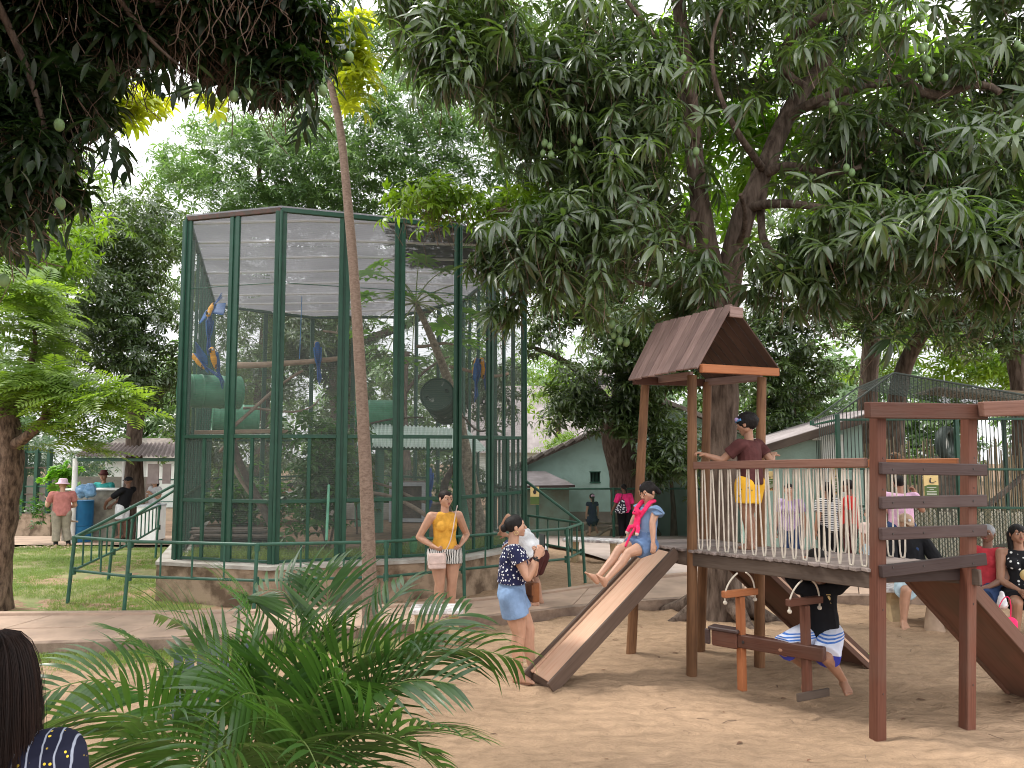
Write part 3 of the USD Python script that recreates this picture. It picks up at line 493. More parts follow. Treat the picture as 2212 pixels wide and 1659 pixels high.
# --- dark mango branches hanging in front, part of a tree whose crown spreads over the viewer
t = thing('overhanging_mango_tree', 'dark mango branches hanging into the top left corner', 'tree')
tb = V3(-4.6, 1.2, 0.7)
part(t, 'trunk', tube(spline([tb, tb + (0.1, 0, 2), tb + (.3, .5, 3.6), tb + (.8, 1.6, 5.0)], 14), np.linspace(0.32, 0.18, 14), 14, True, 0.2, 2, 4), 'mango_bark', True)
for pts, a, b in [([(-300, -500, 3.5), (0, -180, 5.2), (250, -20, 5.8), (480, 30, 6.3), (690, 90, 6.6)], .08, .012), ([(-200, -300, 4.5), (20, 60, 5.6), (90, 250, 5.7), (110, 420, 5.7)], .05, .01), ([(250, -20, 5.8), (330, 90, 5.9), (430, 170, 6)], .03, .006)]:
    limb(t, [at(*q) for q in pts], a, b, 'branch', n=8, seed=len(taken))
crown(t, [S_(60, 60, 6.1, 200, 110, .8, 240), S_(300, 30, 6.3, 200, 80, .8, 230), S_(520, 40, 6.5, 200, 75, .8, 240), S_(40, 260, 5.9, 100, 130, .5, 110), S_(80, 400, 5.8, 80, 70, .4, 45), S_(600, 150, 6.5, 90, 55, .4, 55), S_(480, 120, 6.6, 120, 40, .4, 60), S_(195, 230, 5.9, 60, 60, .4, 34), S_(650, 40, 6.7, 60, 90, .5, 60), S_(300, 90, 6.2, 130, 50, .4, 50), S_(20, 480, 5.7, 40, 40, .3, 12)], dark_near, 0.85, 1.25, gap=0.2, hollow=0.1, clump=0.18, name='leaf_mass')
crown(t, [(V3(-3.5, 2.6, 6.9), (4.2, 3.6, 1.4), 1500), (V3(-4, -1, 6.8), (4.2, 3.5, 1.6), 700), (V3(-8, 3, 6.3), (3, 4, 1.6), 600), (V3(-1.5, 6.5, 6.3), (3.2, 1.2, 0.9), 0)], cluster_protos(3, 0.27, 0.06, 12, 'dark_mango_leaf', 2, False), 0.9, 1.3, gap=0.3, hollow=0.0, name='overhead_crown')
ctr = [(30, 150, 5.5, 60, 60), (90, 330, 5.4, 90, 60), (200, 290, 5.6, 60, 60), (70, 470, 5.4, 70, 40), (250, 320, 5.6, 20, 40), (430, 190, 5.9, 120, 20), (600, 190, 6.1, 90, 40), (660, 260, 6.2, 20, 40), (150, 120, 5.6, 130, 70), (330, 150, 5.8, 60, 30)]
for k in range(280):
    u, v, d, ru, rv = ctr[k % len(ctr)]
    q = at(u + rng.gauss(0, ru * .6), v + rng.gauss(0, rv * .6), d + rng.uniform(-.25, .25))
    m = leaf(rng.uniform(.15, .24), rng.uniform(.04, .055), rng.uniform(-1.3, -.3), 0, rng.uniform(.1, .7), rng.uniform(.1, .4), 4, 0.04, rng.uniform(0, 6))
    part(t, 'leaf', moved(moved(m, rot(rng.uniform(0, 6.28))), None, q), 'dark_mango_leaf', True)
for k in range(22):
    q = at(rng.uniform(330, 640), rng.uniform(-30, 20), 6.0 + rng.uniform(-.3, .3)); pts = [q]
    for j in range(4): pts.append(pts[-1] + (rng.uniform(-.09, .09), rng.uniform(-.05, .05), -rng.uniform(.06, .14)))
    part(t, 'twig', tube(spline(pts, 9), np.linspace(.006, .0025, 9), 4, False), 'twig_bark', True)
for q in [(128, 270, 5.4), (425, 190, 5.9), (505, 208, 5.9), (750 * .93, 195, 6.0), (755, 118 + 5, 6.1), (130, 440, 5.4), (400, 198, 5.8), (8, 605, 5.4), (538, 203, 5.9)]:
    part(t, 'mango', fruit(at(*q), 0.042), 'green_mango', True)
# ================================================================ the macaw cage
mat('green_paint', (0.008, 0.042, 0.024), (0.012, 0.056, 0.033), 7, 0.42, 0.001, 60, 0.45)
mat('rail_green', (0.026, 0.095, 0.060), (0.016, 0.062, 0.040), 9, 0.45, 0.001, 60, 0.45)
mat('pale_green_post', (0.10, 0.26, 0.17), (0.07, 0.2, 0.13), 5, 0.5)
mat('drum_green', (0.05, 0.21, 0.11), (0.08, 0.27, 0.16), 6, 0.4, 0.002, 30, 0.5)
mat('lid_green', (0.018, 0.10, 0.05), (0.024, 0.12, 0.062), 6, 0.5)
mat('drum_dark', (0.02, 0.055, 0.035), (0.30, 0.33, 0.30), 7, 0.6, lo=0.62, hi=0.72)
mat('base_wall', (0.33, 0.245, 0.17), (0.12, 0.083, 0.055), 2.6, 0.9, 0.008, 22, 0.2, detail=10, lo=0.42, hi=0.60)
mat('wall_cap', (0.43, 0.41, 0.37), (0.24, 0.21, 0.175), 3, 0.85, detail=8)
mat('dead_wood', (0.22, 0.16, 0.12), (0.34, 0.27, 0.21), 8, 0.85, 0.004, 30, stretch=(1, 1, 1))
mat('dark_wood_log', (0.06, 0.045, 0.036), (0.12, 0.09, 0.07), 8, 0.9, 0.006, 30)
mat('pale_log', (0.42, 0.31, 0.22), (0.30, 0.21, 0.15), 6, 0.8, 0.003, 30)
mat('rope_white', (0.54, 0.48, 0.40), (0.44, 0.39, 0.32), 12, 0.9)
mat('rope_blue', (0.10, 0.26, 0.5), (0.07, 0.2, 0.42), 30, 0.8)
mat('grey_metal', (0.45, 0.46, 0.48), (0.36, 0.37, 0.39), 8, 0.5)
mat('batten_white', (0.85, 0.85, 0.87), (0.8, 0.8, 0.82), 5, .4)
mat('rust', (0.055, 0.05, 0.04), (0.10, 0.05, 0.04), 12, 0.8)
mat('rock', (0.30, 0.21, 0.15), (0.20, 0.15, 0.11), 4, 0.9, 0.02, 12)
M['wire_mesh'] = usdkit.material(stage, '/World/Looks/wire_mesh', {
    'u': ('uvmap', {'attribute': 'st'}), 's': ('separate_xyz', {}), 'f1': ('math', {'math_type': 'multiply', 'value2': 34.0}), 'f2': ('math', {'math_type': 'fraction'}), 'c': ('math', {'math_type': 'less_than', 'value2': 0.24}),
    'n': ('noise_texture', {'scale': 1.5, 'detail': 4}), 'g': ('geometry', {}), 'a': ('math', {'math_type': 'multiply_add', 'value2': 0.19, 'value3': 0.15}), 'a2': ('math', {'math_type': 'multiply_add', 'value2': 0.10}),
    'd': ('diffuse_bsdf', {'color': (0.078, 0.086, 0.078)}), 't': ('transparent_bsdf', {}), 'm': ('mix_closure', {})},
    [('u.UV', 's.vector'), ('s.y', 'f1.value1'), ('f1.value', 'f2.value1'), ('f2.value', 'c.value1'), ('g.position', 'n.vector'), ('c.value', 'a.value1'), ('n.fac', 'a2.value1'), ('a.value', 'a2.value3'), ('a2.value', 'm.fac'), ('t.BSDF', 'm.closure1'), ('d.BSDF', 'm.closure2')], surface='m.closure')
def sheet_mat(name, fac, col, spot=None):
    M[name] = usdkit.material(stage, f'/World/Looks/{name}', {
        'g': ('geometry', {}), 'n': ('noise_texture', {'scale': 1.1, 'detail': 7, 'roughness': 0.7}), 'r': ('rgb_ramp', {'ramp': [(0.0, (fac,) * 3), (0.60, (fac,) * 3), (0.66, (spot if spot is not None else fac,) * 3)]}),
        'n2': ('noise_texture', {'scale': 0.8, 'detail': 5}), 'r2': ('rgb_ramp', {'ramp': [(0.35, tuple(k * 0.75 for k in col)), (0.65, col)]}),
        'd': ('diffuse_bsdf', {}), 'tl': ('translucent_bsdf', {}), 'mx': ('mix_closure', {'fac': 0.5}), 't': ('transparent_bsdf', {}), 'm': ('mix_closure', {})},
        [('g.position', 'n.vector'), ('n.fac', 'r.fac'), ('g.position', 'n2.vector'), ('n2.fac', 'r2.fac'), ('r2.color', 'd.color'), ('r2.color', 'tl.color'), ('d.BSDF', 'mx.closure1'), ('tl.BSDF', 'mx.closure2'), ('r.color', 'm.fac'), ('t.BSDF', 'm.closure1'), ('mx.closure', 'm.closure2')], surface='m.closure')
sheet_mat('shade_cloth', 0.90, (0.19, 0.185, 0.197), 0.15)
sheet_mat('chain_link', 0.28, (0.05, 0.085, 0.06))
av = thing('bird_cage', 'tall many-sided dark green wire mesh cage for macaws on a low concrete wall', 'bird cage')
CP = [(-5.04, 11.73), (-3.45, 11.27), (-0.86, 12.15), (0.2, 13.7), (-0.52, 16.3), (-1.19, 18.5), (-3.2, 20.9), (-5.5, 21.0), (-7.5, 19.2)]
ZB, ZT, ZU, ZL = 0.60, 5.80, 2.44, 1.49
stops = {0: [0, .52, 1], 1: [0, .345, .655, 1], 2: [0, .46, 1], 3: [0, .25, .5, .75, 1], 4: [0, .35, .7, 1], 5: [0, .33, .66, 1], 6: [0, .5, 1], 7: [0, .5, 1], 8: [0, .1, .2, .3, .4, .5, .6, .72, .86, 1]}
from shapely.geometry import Polygon
cen = np.mean(CP, 0)
def off_poly(P, r):
    return np.array(Polygon(P).buffer(r, join_style=2).exterior.coords)[:-1]
part(av, 'base_wall', poly_prism(off_poly(CP, 0.26), -0.5, ZB - 0.05), 'base_wall'); part(av, 'wall_cap', poly_prism(off_poly(CP, 0.275), ZB - 0.05, ZB), 'wall_cap')
part(av, 'floor', poly_prism(off_poly(CP, -0.12), ZB + 0.004 - 0.004, ZB + 0.008), 'soil')
def panel(p, q, z0, z1):
    L = np.linalg.norm(np.subtract(q, p)); V = np.array([(*p, z0), (*q, z0), (*q, z1), (*p, z1)], float)
    return V, np.array([(0, 1, 2), (0, 2, 3)]), np.array([(0, z0), (L, z0), (L, z1), (0, z1)])
done_posts = set()
for e in range(len(CP)):
    a, b = np.array(CP[e]), np.array(CP[(e + 1) % len(CP)]); d2 = (b - a) / np.linalg.norm(b - a); nn = np.array([d2[1], -d2[0]])
    front = e in (0, 1, 2)
    pts = [a + (b - a) * s for s in stops[e]]
    for k, p in enumerate(pts[:-1]):
        corner = k == 0; w = 0.062 if front else (0.075 if e == 8 else 0.04); o = 0.052 if front else 0.035
        ms = []
        for sg in (-1, 1):
            c = p + d2 * sg * o; ms.append(bar((*c, ZB + 0.002), (*c, ZT), w, 0.05, up=(*nn, 0), c=0.004))
        ms.append(bar((*(p - nn * 0.012), ZB + 0.002), (*(p - nn * 0.012), ZT), 0.05, 0.03, up=(*nn, 0), c=0.003))
        if corner: ms.append(rod((*(p + nn * 0.05), ZB), (*(p + nn * 0.05), ZT + 0.01), 0.022))
        part(av, 'post', join([m[:2] for m in ms]), 'green_paint')
    if e == 2:
        c = a + (b - a) * .68; part(av, 'post', bar((*c, ZU), (*c, ZT), 0.04, 0.04, up=(*nn, 0)), 'green_paint')
    for k in range(len(pts) - 1):
        p, q = pts[k] + d2 * 0.085, pts[k + 1] - d2 * 0.085; m = (p + q) / 2
        part(av, 'wire_panel', panel(p + nn * .0, q + nn * .0, ZB + 0.02, ZT - 0.03), 'wire_mesh')
        for z, h in ((ZU, 0.055), (ZL, 0.055), (ZB + 0.03, 0.04)):
            part(av, 'crossbar', bar((*p, z), (*q, z), 0.045, h, c=0.004), 'green_paint')
        if front or e in (8, 3): part(av, 'mullion', bar((*m, ZB + 0.05), (*m, ZU - 0.028), 0.05, 0.04, up=(*nn, 0), c=0.004), 'green_paint')
    part(av, 'top_rail', bar((*a, ZT + 0.02), (*b, ZT + 0.02), 0.07, 0.07), 'rust' if e == 0 else 'green_paint')
part(av, 'tie_wire', join([rod((*CP[k], 4.72), (*CP[k + 1], 4.72), 0.006, 4)[:2] for k in range(3)]), 'rail_green', True)
# roof: shade cloth lying on battens
from shapely.geometry import LineString
roof_poly = Polygon(off_poly(CP, 0.04))
for k in range(4):
    lo_, hi_ = 11 + k * 2.6, 11 + (k + 1) * 2.6 - 0.01
    pc = roof_poly.intersection(Polygon([(-9, lo_), (2, lo_), (2, hi_), (-9, hi_)]))
    if pc.is_empty: continue
    m = trimesh.creation.triangulate_polygon(pc, engine='earcut'); V = np.c_[m[0], np.full(len(m[0]), ZT + 0.075)]
    part(av, 'shade_cloth', (V, m[1]), 'shade_cloth')
y = 11.9
while y < 21:
    g = roof_poly.buffer(-0.03).intersection(LineString([(-9, y + 0.45), (-3.2, y), (2, y - 0.1 + 0.75)]))
    for s in getattr(g, 'geoms', [g]):
        if s.length > 0.3:
            c = np.array(s.coords); part(av, 'batten', join([bar((*c[i], ZT + 0.045), (*c[i + 1], ZT + 0.045), 0.04, 0.04) for i in range(len(c) - 1)]), 'batten_white')
    y += 1.15
# --- low ring railing round the cage
rl = thing('railing', 'low green pipe railing with balusters running round the bird cage', 'railing')
RP = [(-7.9, 17.4), (-7.12, 14.6), (-6.85, 13.4), (-6.40, 11.40), (-5.33, 10.88), (-3.45, 10.55), (-1.75, 10.85), (-0.72, 11.5), (0.88, 12.55), (1.2, 13.4), (0.3, 14.9)]
ZR, ZR2 = 0.97, 0.49
for k in range(len(RP)):
    x, y = RP[k]; lean = np.array(RP[k]) - cen; lean = lean / np.linalg.norm(lean) * 0.07
    part(rl, 'post', rod((x + lean[0], y + lean[1], -0.15 + ground_z(x, y)), (x, y, ZR), 0.026, 10), 'rail_green', True)
    part(rl, 'clamp', join([rod((x, y, z - 0.06), (x, y, z + 0.045), 0.038, 10)[:2] for z in (ZR - .03, ZR2)]), 'rail_green', True)
    if k < len(RP) - 1:
        p, q = np.array(RP[k]), np.array(RP[k + 1])
        part(rl, 'top_rail', rod((*p, ZR), (*q, ZR), 0.023, 10), 'rail_green', True); part(rl, 'lower_rail', rod((*p, ZR2), (*q, ZR2), 0.02, 10), 'rail_green', True)
        L = np.linalg.norm(q - p); nb = max(1, int(L / (0.62 if 3 <= k <= 6 else 0.42)))
        for j in range(1, nb + 1):
            c = p + (q - p) * j / (nb + 1); part(rl, 'baluster', rod((*c, ZR2), (*c, ZR), 0.014, 8), 'rail_green', True)
for a, b in (((-6.40, 11.40, ZR), (-5.1, 11.75, 1.72)), ((-7.12, 14.6, ZR), (-5.9, 14.4, 1.72)), ((1.2, 13.4, ZR), (0.22, 13.72, 1.70))):
    part(rl, 'brace', rod(a, b, 0.024, 10), 'rail_green', True)
part(rl, 'brace', rod((-2.62, 11.0, ZR), (-2.72, 11.5, 1.72), 0.02, 8), 'pale_green_post', True)
# --- nesting drums
def lathe(prof, n=28):
    r, z = np.array(prof).T; a = np.arange(n) * 2 * PI / n
    V = np.stack([r[:, None] * np.cos(a), r[:, None] * np.sin(a), np.repeat(z[:, None], n, 1)], -1).reshape(-1, 3)
    i, j = np.meshgrid(np.arange(len(prof) - 1), np.arange(n), indexing='ij')
    Q = np.stack([i * n + j, i * n + (j + 1) % n, (i + 1) * n + (j + 1) % n, (i + 1) * n + j], -1).reshape(-1, 4)
    return V, np.vstack([Q[:, [0, 1, 2]], Q[:, [0, 2, 3]]])
def orient(m, axis, c):
    d, s, t = frame(axis); R = np.stack([s, t, d], 1); return moved(m, R, c)
def drum(c, axis, label, m1='drum_green', m2='drum_green', L=0.9, r=0.29):
    t = thing('drum', label, 'drum', c)
    pr = [(r - .004, -L / 2), (r + .012, -L / 2 + .01), (r + .012, -L / 2 + .03), (r, -L / 2 + .035)]
    for s in (-.17, .17): pr += [(r, s * L - .03), (r + .014, s * L), (r, s * L + .03)]
    for s in (-.34, .36): pr += [(r, s * L - .015), (r + .006, s * L), (r, s * L + .015)]
    pr = sorted(pr, key=lambda q: q[1]) + [(r, L / 2 - .035), (r + .012, L / 2 - .03), (r + .012, L / 2 - .01), (r - .004, L / 2)]
    part(t, 'shell', orient(lathe(pr), axis, (0, 0, 0)), m1, 25)
    for e in (-1, 1): part(t, 'lid', orient((lambda q: q)(lathe([(0.0005, e * (L / 2 - 0.02)), (r - 0.02, e * (L / 2 - 0.02)), (r - 0.012, e * (L / 2 - .004)), (r + .004, e * (L / 2 - .004))])), axis, (0, 0, 0)), m2, 25)
    for e in (-1, 1): part(t, 'bung', orient(moved(lathe([(0.03, 0), (0.03, .02), (0.02, .022), (0.0005, .018)], 12), None, (0.16 * e, 0.06 * e, -L / 2 - 0.002 if True else 0)), axis, (0, 0, 0)), m2, True)
    return t
drum(at(455, 846, 13.3), (0.80, 0.62, 0), 'bright green oil drum nest box lying left of the cage corner post', 'drum_green', 'lid_green', L=1.0, r=0.285)
drum(at(508, 905, 15.6), (0.9, 0.4, 0), 'shaded green drum half hidden behind the front left drum', L=0.9)
drum(at(815, 894, 16.3), (1, 0.15, 0), 'green drum above the corrugated shelter roof behind the slender trunk')
drum(at(955, 868, 13.4), (0.12, 1, -0.25), 'dark green drum seen end on with white droppings on its lid', 'drum_dark', 'drum_dark', r=0.285)
# --- perches, ropes, logs inside the cage
def stick(name, label, cat, pts, r0, r1, m='dead_wood', n=8):
    p = spline([at(*q) for q in pts], 14); return single(name, tube(p, r0 + (r1 - r0) * np.linspace(0, 1, 14), n, True, 0.15, 5, len(taken)), m, label, cat, True)
stick('perch_log', 'thick pale straight perch log at the height of the macaws', 'perch', [(502, 790, 13.0), (600, 786, 13.2), (680, 780, 13.4), (738, 774, 13.5)], .055, .042, 'pale_log')
stick('perch_branch', 'thin forked perch branch rising to the pale perch log', 'perch', [(495, 928, 13.3), (540, 890, 13.4), (590, 845, 13.4), (655, 800, 13.4)], .035, .022)
stick('perch_branch', 'long thin branch hanging across the middle of the cage', 'perch', [(525, 882, 14), (600, 888, 14.2), (665, 883, 14.4), (690, 862, 14.5)], .025, .015)
stick('perch_branch', 'dark bent limb leaning down from the plank to the cage floor', 'perch', [(500, 930, 13.4), (512, 985, 13.3), (548, 1060, 13.2), (580, 1120, 13.0), (600, 1165, 12.8), (640, 1218, 12.4)], .06, .075, 'dark_wood_log')
stick('perch_branch', 'pale thin limb beside the dark bent limb', 'perch', [(496, 945, 13.5), (506, 1010, 13.4), (555, 1085, 13.3), (590, 1130, 13.2)], .035, .03)
stick('perch_branch', 'short stub perch below the dark limb near the plank', 'perch', [(476, 975, 13.6), (500, 955, 13.4), (520, 945, 13.4)], .03, .02)
stick('perch_branch', 'perch branch under two macaws on the right of the cage', 'perch', [(970, 792, 13.0), (1015, 802, 13.1), (1060, 812, 13.2), (1098, 806, 13.3)], .03, .026)
stick('perch_branch', 'dark thin branch hanging right of the end-on drum', 'perch', [(985, 893, 13.4), (1010, 910, 13.5), (1032, 930, 13.6), (1050, 930, 13.6)], .022, .015, 'dark_wood_log')
stick('perch_branch', 'forked pale branch in front of the papaya trunk', 'perch', [(900, 748, 14), (935, 745, 14.1), (970, 742, 14.2), (995, 756, 14.2)], .03, .02)
stick('perch_branch', 'small perch twig left of the end-on drum', 'perch', [(800, 915, 14), (850, 905, 14.1), (915, 902, 14.1)], .02, .014, 'dark_wood_log')
stick('fallen_branch', 'pale fallen branch sloping down under the shelter roof', 'branch', [(770, 1065, 14.4), (850, 1075, 14.4), (900, 1100, 14.2), (945, 1130, 14)], .03, .045)
stick('fallen_branch', 'crossed fallen branch near the dark blue macaw', 'branch', [(780, 1045, 15), (860, 1060, 15), (960, 1085, 14.8), (990, 1050, 14.8)], .025, .03)
stick('fallen_branch', 'twisted upright dead branch left of the papaya trunk', 'branch', [(975, 1165, 14.6), (965, 1100, 14.6), (960, 1050, 14.6), (980, 1010, 14.6), (1000, 985, 14.6)], .10, .05, 'dark_wood_log')
stick('fallen_branch', 'short broken branch above the shrub left of the slender trunk', 'branch', [(690, 1050, 13.2), (720, 1042, 13.2), (755, 1030, 13.2)], .02, .03)
stick('rope', 'blue rope hanging from the cage roof to the perch log', 'rope', [(652, 640, 14), (650, 700, 13.8), (647, 775, 13.4)], .007, .007, 'rope_blue', 5)
stick('rope', 'white rope hanging from the roof with a small swing stick', 'rope', [(742, 640, 14), (735, 680, 14), (727, 718, 14)], .007, .007, 'rope_white', 5)
stick('swing_stick', 'short swing stick on a white rope near the slender trunk', 'perch', [(698, 715, 14), (722, 718, 14), (760, 724, 14)], .02, .018)
single('plank', bar(at(420, 934, 14.0), at(622, 931, 14.4), 0.16, 0.07), 'pale_log', 'weathered plank shelf across the cage below the drums', 'plank')
for k, (u, v, d, r) in enumerate(((748, 1160, 12.6, .17), (1018, 1150, 14.5, .12))):
    m = trimesh.creation.icosphere(3, 1.0); V = np.array(m.vertices) * (1.5, 1, .75) * r; V *= (0.75 + .5 * meshkit.fbm(V / r * 1.3, 3, k))[:, None]
    single('rock', (V + (at(u, v, d)[0], d, 0.66), np.array(m.faces)), 'rock', ('brown boulder at the foot of the slender trunk inside the cage', 'flat brown rock on the cage floor behind the person in yellow')[k], 'rock', 40)
pk_ = thing('plank_pile', 'pile of dark weathered planks at the left end of the cage floor', 'planks')
for k_ in range(16):
    a_ = at(408 + rng.uniform(-6, 14), 1160, 12.9 + rng.uniform(0, 1.6)); z_ = ZB + .04 + .055 * (k_ // 4)
    part(pk_, 'plank', bar((a_[0], a_[1], z_), (a_[0] + rng.uniform(1.0, 1.5), a_[1] + rng.uniform(-.15, .3), z_ + rng.uniform(-.01, .02)), .16, .04), 'dark_wood_log')
ik = thing('low_wall', 'low concrete kerb across the back of the cage floor', 'wall'); part(ik, 'block', bar((-4.6, 18.0, ZB + .2), (-1.4, 17.7, ZB + .2), .15, .36), 'wall_cap')
# --- shelter with corrugated roof inside the cage
mat('pale_sheet', (0.62, 0.72, 0.66), (0.52, 0.64, 0.57), 3, 0.5, 0.0)
mat('old_sheet', (0.20, 0.155, 0.15), (0.29, 0.235, 0.225), 3, 0.85, 0.0, detail=8)
def corrugated(p00, p10, p11, p01, pitch=0.09, amp=0.022, seg=6):
    """sheet from edge p00-p10 (top) to p01-p11 (eave); ribs run down the slope"""
    p00, p10, p11, p01 = map(lambda q: np.asarray(q, float), (p00, p10, p11, p01)); L = np.linalg.norm(p10 - p00); n = max(8, int(L / pitch * seg))
    s = np.linspace(0, 1, n); nn = unit(np.cross(p10 - p00, p01 - p00)); nn = nn * np.sign(nn[2] or 1); w = amp * np.sin(s * L / pitch * 2 * PI)
    top = p00 + (p10 - p00) * s[:, None] + nn * w[:, None]; bot = p01 + (p11 - p01) * s[:, None] + nn * w[:, None]
    V = np.concatenate([top, bot, top - nn * .006, bot - nn * .006]); k = np.arange(n - 1)
    f = lambda a, b: np.vstack([np.stack([a + k, b + k, b + k + 1], 1), np.stack([a + k, b + k + 1, a + k + 1], 1)])
    return V, np.vstack([f(0, n), f(2 * n, 3 * n)[:, ::-1], f(n, 3 * n), f(0, 2 * n)[:, ::-1]])
sh = thing('shelter', 'small shelter with a pale corrugated roof on green posts inside the cage', 'shelter')
A = [at(772, 914, 16.2), at(992, 925, 15.6), at(985, 968, 14.6), at(772, 965, 15.2)]
part(sh, 'roof_sheet', corrugated(*A), 'pale_sheet', True); part(sh, 'roof_sheet', corrugated(A[1], at(1010, 930, 16.0), at(1055, 972, 15.6), at(1018, 978, 14.6)), 'pale_sheet', True)
for u, d, r in ((820, 15.3, .09), (1005, 15.0, .09), (775, 16.4, .07)):
    part(sh, 'post', rod((at(u, 1000, d)[0], d, ZB), (at(u, 1000, d)[0], d, 2.26), r, 14), 'pale_green_post', True)
part(sh, 'beam', bar(at(772, 968, 15.3), at(1000, 968, 15.0), .06, .08), 'pale_green_post')
hb = thing('nest_box', 'dark box with a grey frame on the cage floor', 'box')
q = at(880, 1075, 17.2); part(hb, 'case', box(q[0] - .4, q[0] + .4, 17.2, 17.8, ZB + .01, 1.5), 'dark_wood_log'); part(hb, 'front_frame', join([bar((q[0] - .4, 17.18, z), (q[0] + .4, 17.18, z), .05, .08)[:2] for z in (ZB + .06, 1.45)] + [bar((q[0] + s, 17.18, ZB + .1), (q[0] + s, 17.18, 1.41), .08, .05)[:2] for s in (-.36, .36)]), 'grey_metal')
# --- papaya
def papaya_leaf(r, L=0.5):
    ms = []
    for k in range(9):
        a = (k - 4) * 0.60; l = L * (1 - 0.07 * abs(k - 4)) * r.uniform(.9, 1.1)
        ms.append(moved(leaf(l, l * .33, 0.15, a, r.uniform(.2, .6), .1, 4, base=0), None))
        for sg in (-1, 1): ms.append(moved(leaf(l * .5, l * .17, 0.0, a + sg * .55, r.uniform(.3, .8), .1, 2, base=0), None, rot(a) @ np.array((l * .42, 0, -.03))))
    return join(ms)
pp = thing('papaya_plant', 'papaya plant with a leaning spotted trunk growing inside the cage', 'plant')
mat('papaya_bark', (0.36, 0.30, 0.22), (0.14, 0.11, 0.08), 16, 0.9, 0.01, 30)
mat('petiole', (0.36, 0.42, 0.20), (0.28, 0.36, 0.14), 8, 0.5)
top = at(898, 655, 13.6)
pk = spline([(at(1042, 1185, 14.6)[0], 14.6, ZB), at(1020, 1060, 14.4), at(985, 880, 14.1), at(945, 760, 13.8), top], 24)
part(pp, 'trunk', tube(pk, np.linspace(.15, .05, 24), 14, True, .1, 4, 1), 'papaya_bark', True)
for u, v, d in ((800, 590, 13.2), (850, 600, 13.4), (960, 585, 13.3), (985, 640, 13.0), (1045, 610, 13.4), (790, 640, 13), (780, 720, 13.2), (830, 700, 12.9), (1020, 680, 13.1), (830, 780, 13.2), (890, 775, 13.0), (1000, 740, 13.4), (905, 560, 13.6), (870, 640, 13.2), (930, 640, 13.0), (1010, 720, 12.9), (770, 660, 13.6), (950, 700, 14.2), (820, 570, 14)):
    e = at(u, v, d); mid = (top + e) / 2 + (0, 0, .12)
    part(pp, 'leaf_stalk', tube(spline([top, mid, e], 8), np.linspace(.013, .007, 8), 6), 'petiole', True)
    dirv = e - top; R = rot(math.atan2(dirv[1], dirv[0])) @ rot(rng.uniform(-.1, .35), 'y') @ rot(rng.uniform(-.5, .2), 'x')
    part(pp, 'leaf', moved(papaya_leaf(lr, rng.uniform(.36, .5)), R, e), 'papaya_leaf', True)
# --- shrubs inside and around
def shrub(name, label, blobs, stems, protos, **kw):
    t = thing(name, label, 'shrub')
    for k, pts in enumerate(stems): limb(t, [at(*q) for q in pts], .025, .01, 'stem', 'twig_bark', 6, 8)
    crown(t, blobs, protos, name='foliage', **kw); return t
sp = cluster_protos(3, 0.22, 0.09, 9, 'shrub_leaf', 3, False, droop=(.4, 1.1))
shrub('shrub', 'leafy green shrub growing inside the cage left of the slender trunk', [S_(690, 950, 13.2, 50, 55, .4, 60), S_(690, 1040, 13.0, 60, 45, .45, 75), S_(665, 1110, 12.9, 50, 30, .4, 40), S_(720, 1000, 13.4, 40, 50, .3, 34)], [[(705, 1200, 13), (700, 1120, 13), (690, 1000, 13.2), (695, 930, 13.2)], [(705, 1195, 13), (690, 1130, 12.9), (670, 1100, 12.9)], [(708, 1195, 13), (725, 1100, 13.2), (725, 1010, 13.4)]], sp, smin=.6, smax=1.0, gap=.2, hollow=0)
shrub('shrub', 'shrub behind the slender trunk inside the cage', [S_(770, 1060, 15, 30, 60, .4, 40), S_(765, 980, 15.2, 24, 40, .4, 24)], [[(772, 1190, 15), (770, 1100, 15), (768, 1000, 15.2)]], sp, smin=.6, smax=1.0, gap=.2, hollow=0)
shrub('shrub', 'low dark bush at the back left of the cage floor', [S_(500, 1105, 16.6, 60, 45, .7, 70), S_(585, 1095, 17.2, 46, 40, .6, 45)], [[(505, 1170, 16.6), (500, 1110, 16.6)]], sp, smin=.8, smax=1.3, gap=.2, hollow=0)
shrub('shrub', 'small leafy plant at the back of the cage beside the nest box', [S_(820, 1085, 18.5, 40, 40, .5, 36), S_(985, 1075, 18.0, 36, 44, .5, 30)], [[(820, 1140, 18.5), (822, 1090, 18.5)]], sp, smin=.8, smax=1.2, gap=.2, hollow=0)
gt = thing('grass', 'patchy grass growing on the floor along the front of the cage', 'grass', kind='stuff')
n = 1600; s = gg.random(n); xs = -5 + 5 * s; ys = np.interp(xs, [-5, -3.45, -.86, .1], [11.95, 11.5, 12.4, 13.8]) + np.abs(gg.normal(0, .5, n))
scatter(gt, 'grass_blades', tufts, np.stack([xs, ys, np.full(n, ZB + .006)], 1), np.stack([np.cos(xs * 50), 0 * xs, 0 * xs, np.sin(xs * 50)], 1), gg.uniform(1, 2.2, n), g=gg)
lt = thing('leaf_litter', 'brown fallen leaves lying on the right of the cage roof', 'leaves', kind='stuff')
mat('dry_leaf', (0.16, 0.07, 0.035), (0.09, 0.05, 0.03), 9, .8)
dry = [[('dry_leaves', join([moved(leaf(.2, .05, 0.1, lr.uniform(0, 6), .4, .3, 3), None, (lr.uniform(-.2, .2), lr.uniform(-.2, .2), 0)) for _ in range(14)]), 'dry_leaf', True)] for _ in range(2)]
n = 170; xs = gg.uniform(-1.9, .0, n); ys = gg.uniform(12.5, 15.2, n); ok = (ys > np.interp(xs, [-1.9, -.86, .2], [12.0, 12.3, 13.9])); xs, ys = xs[ok], ys[ok]
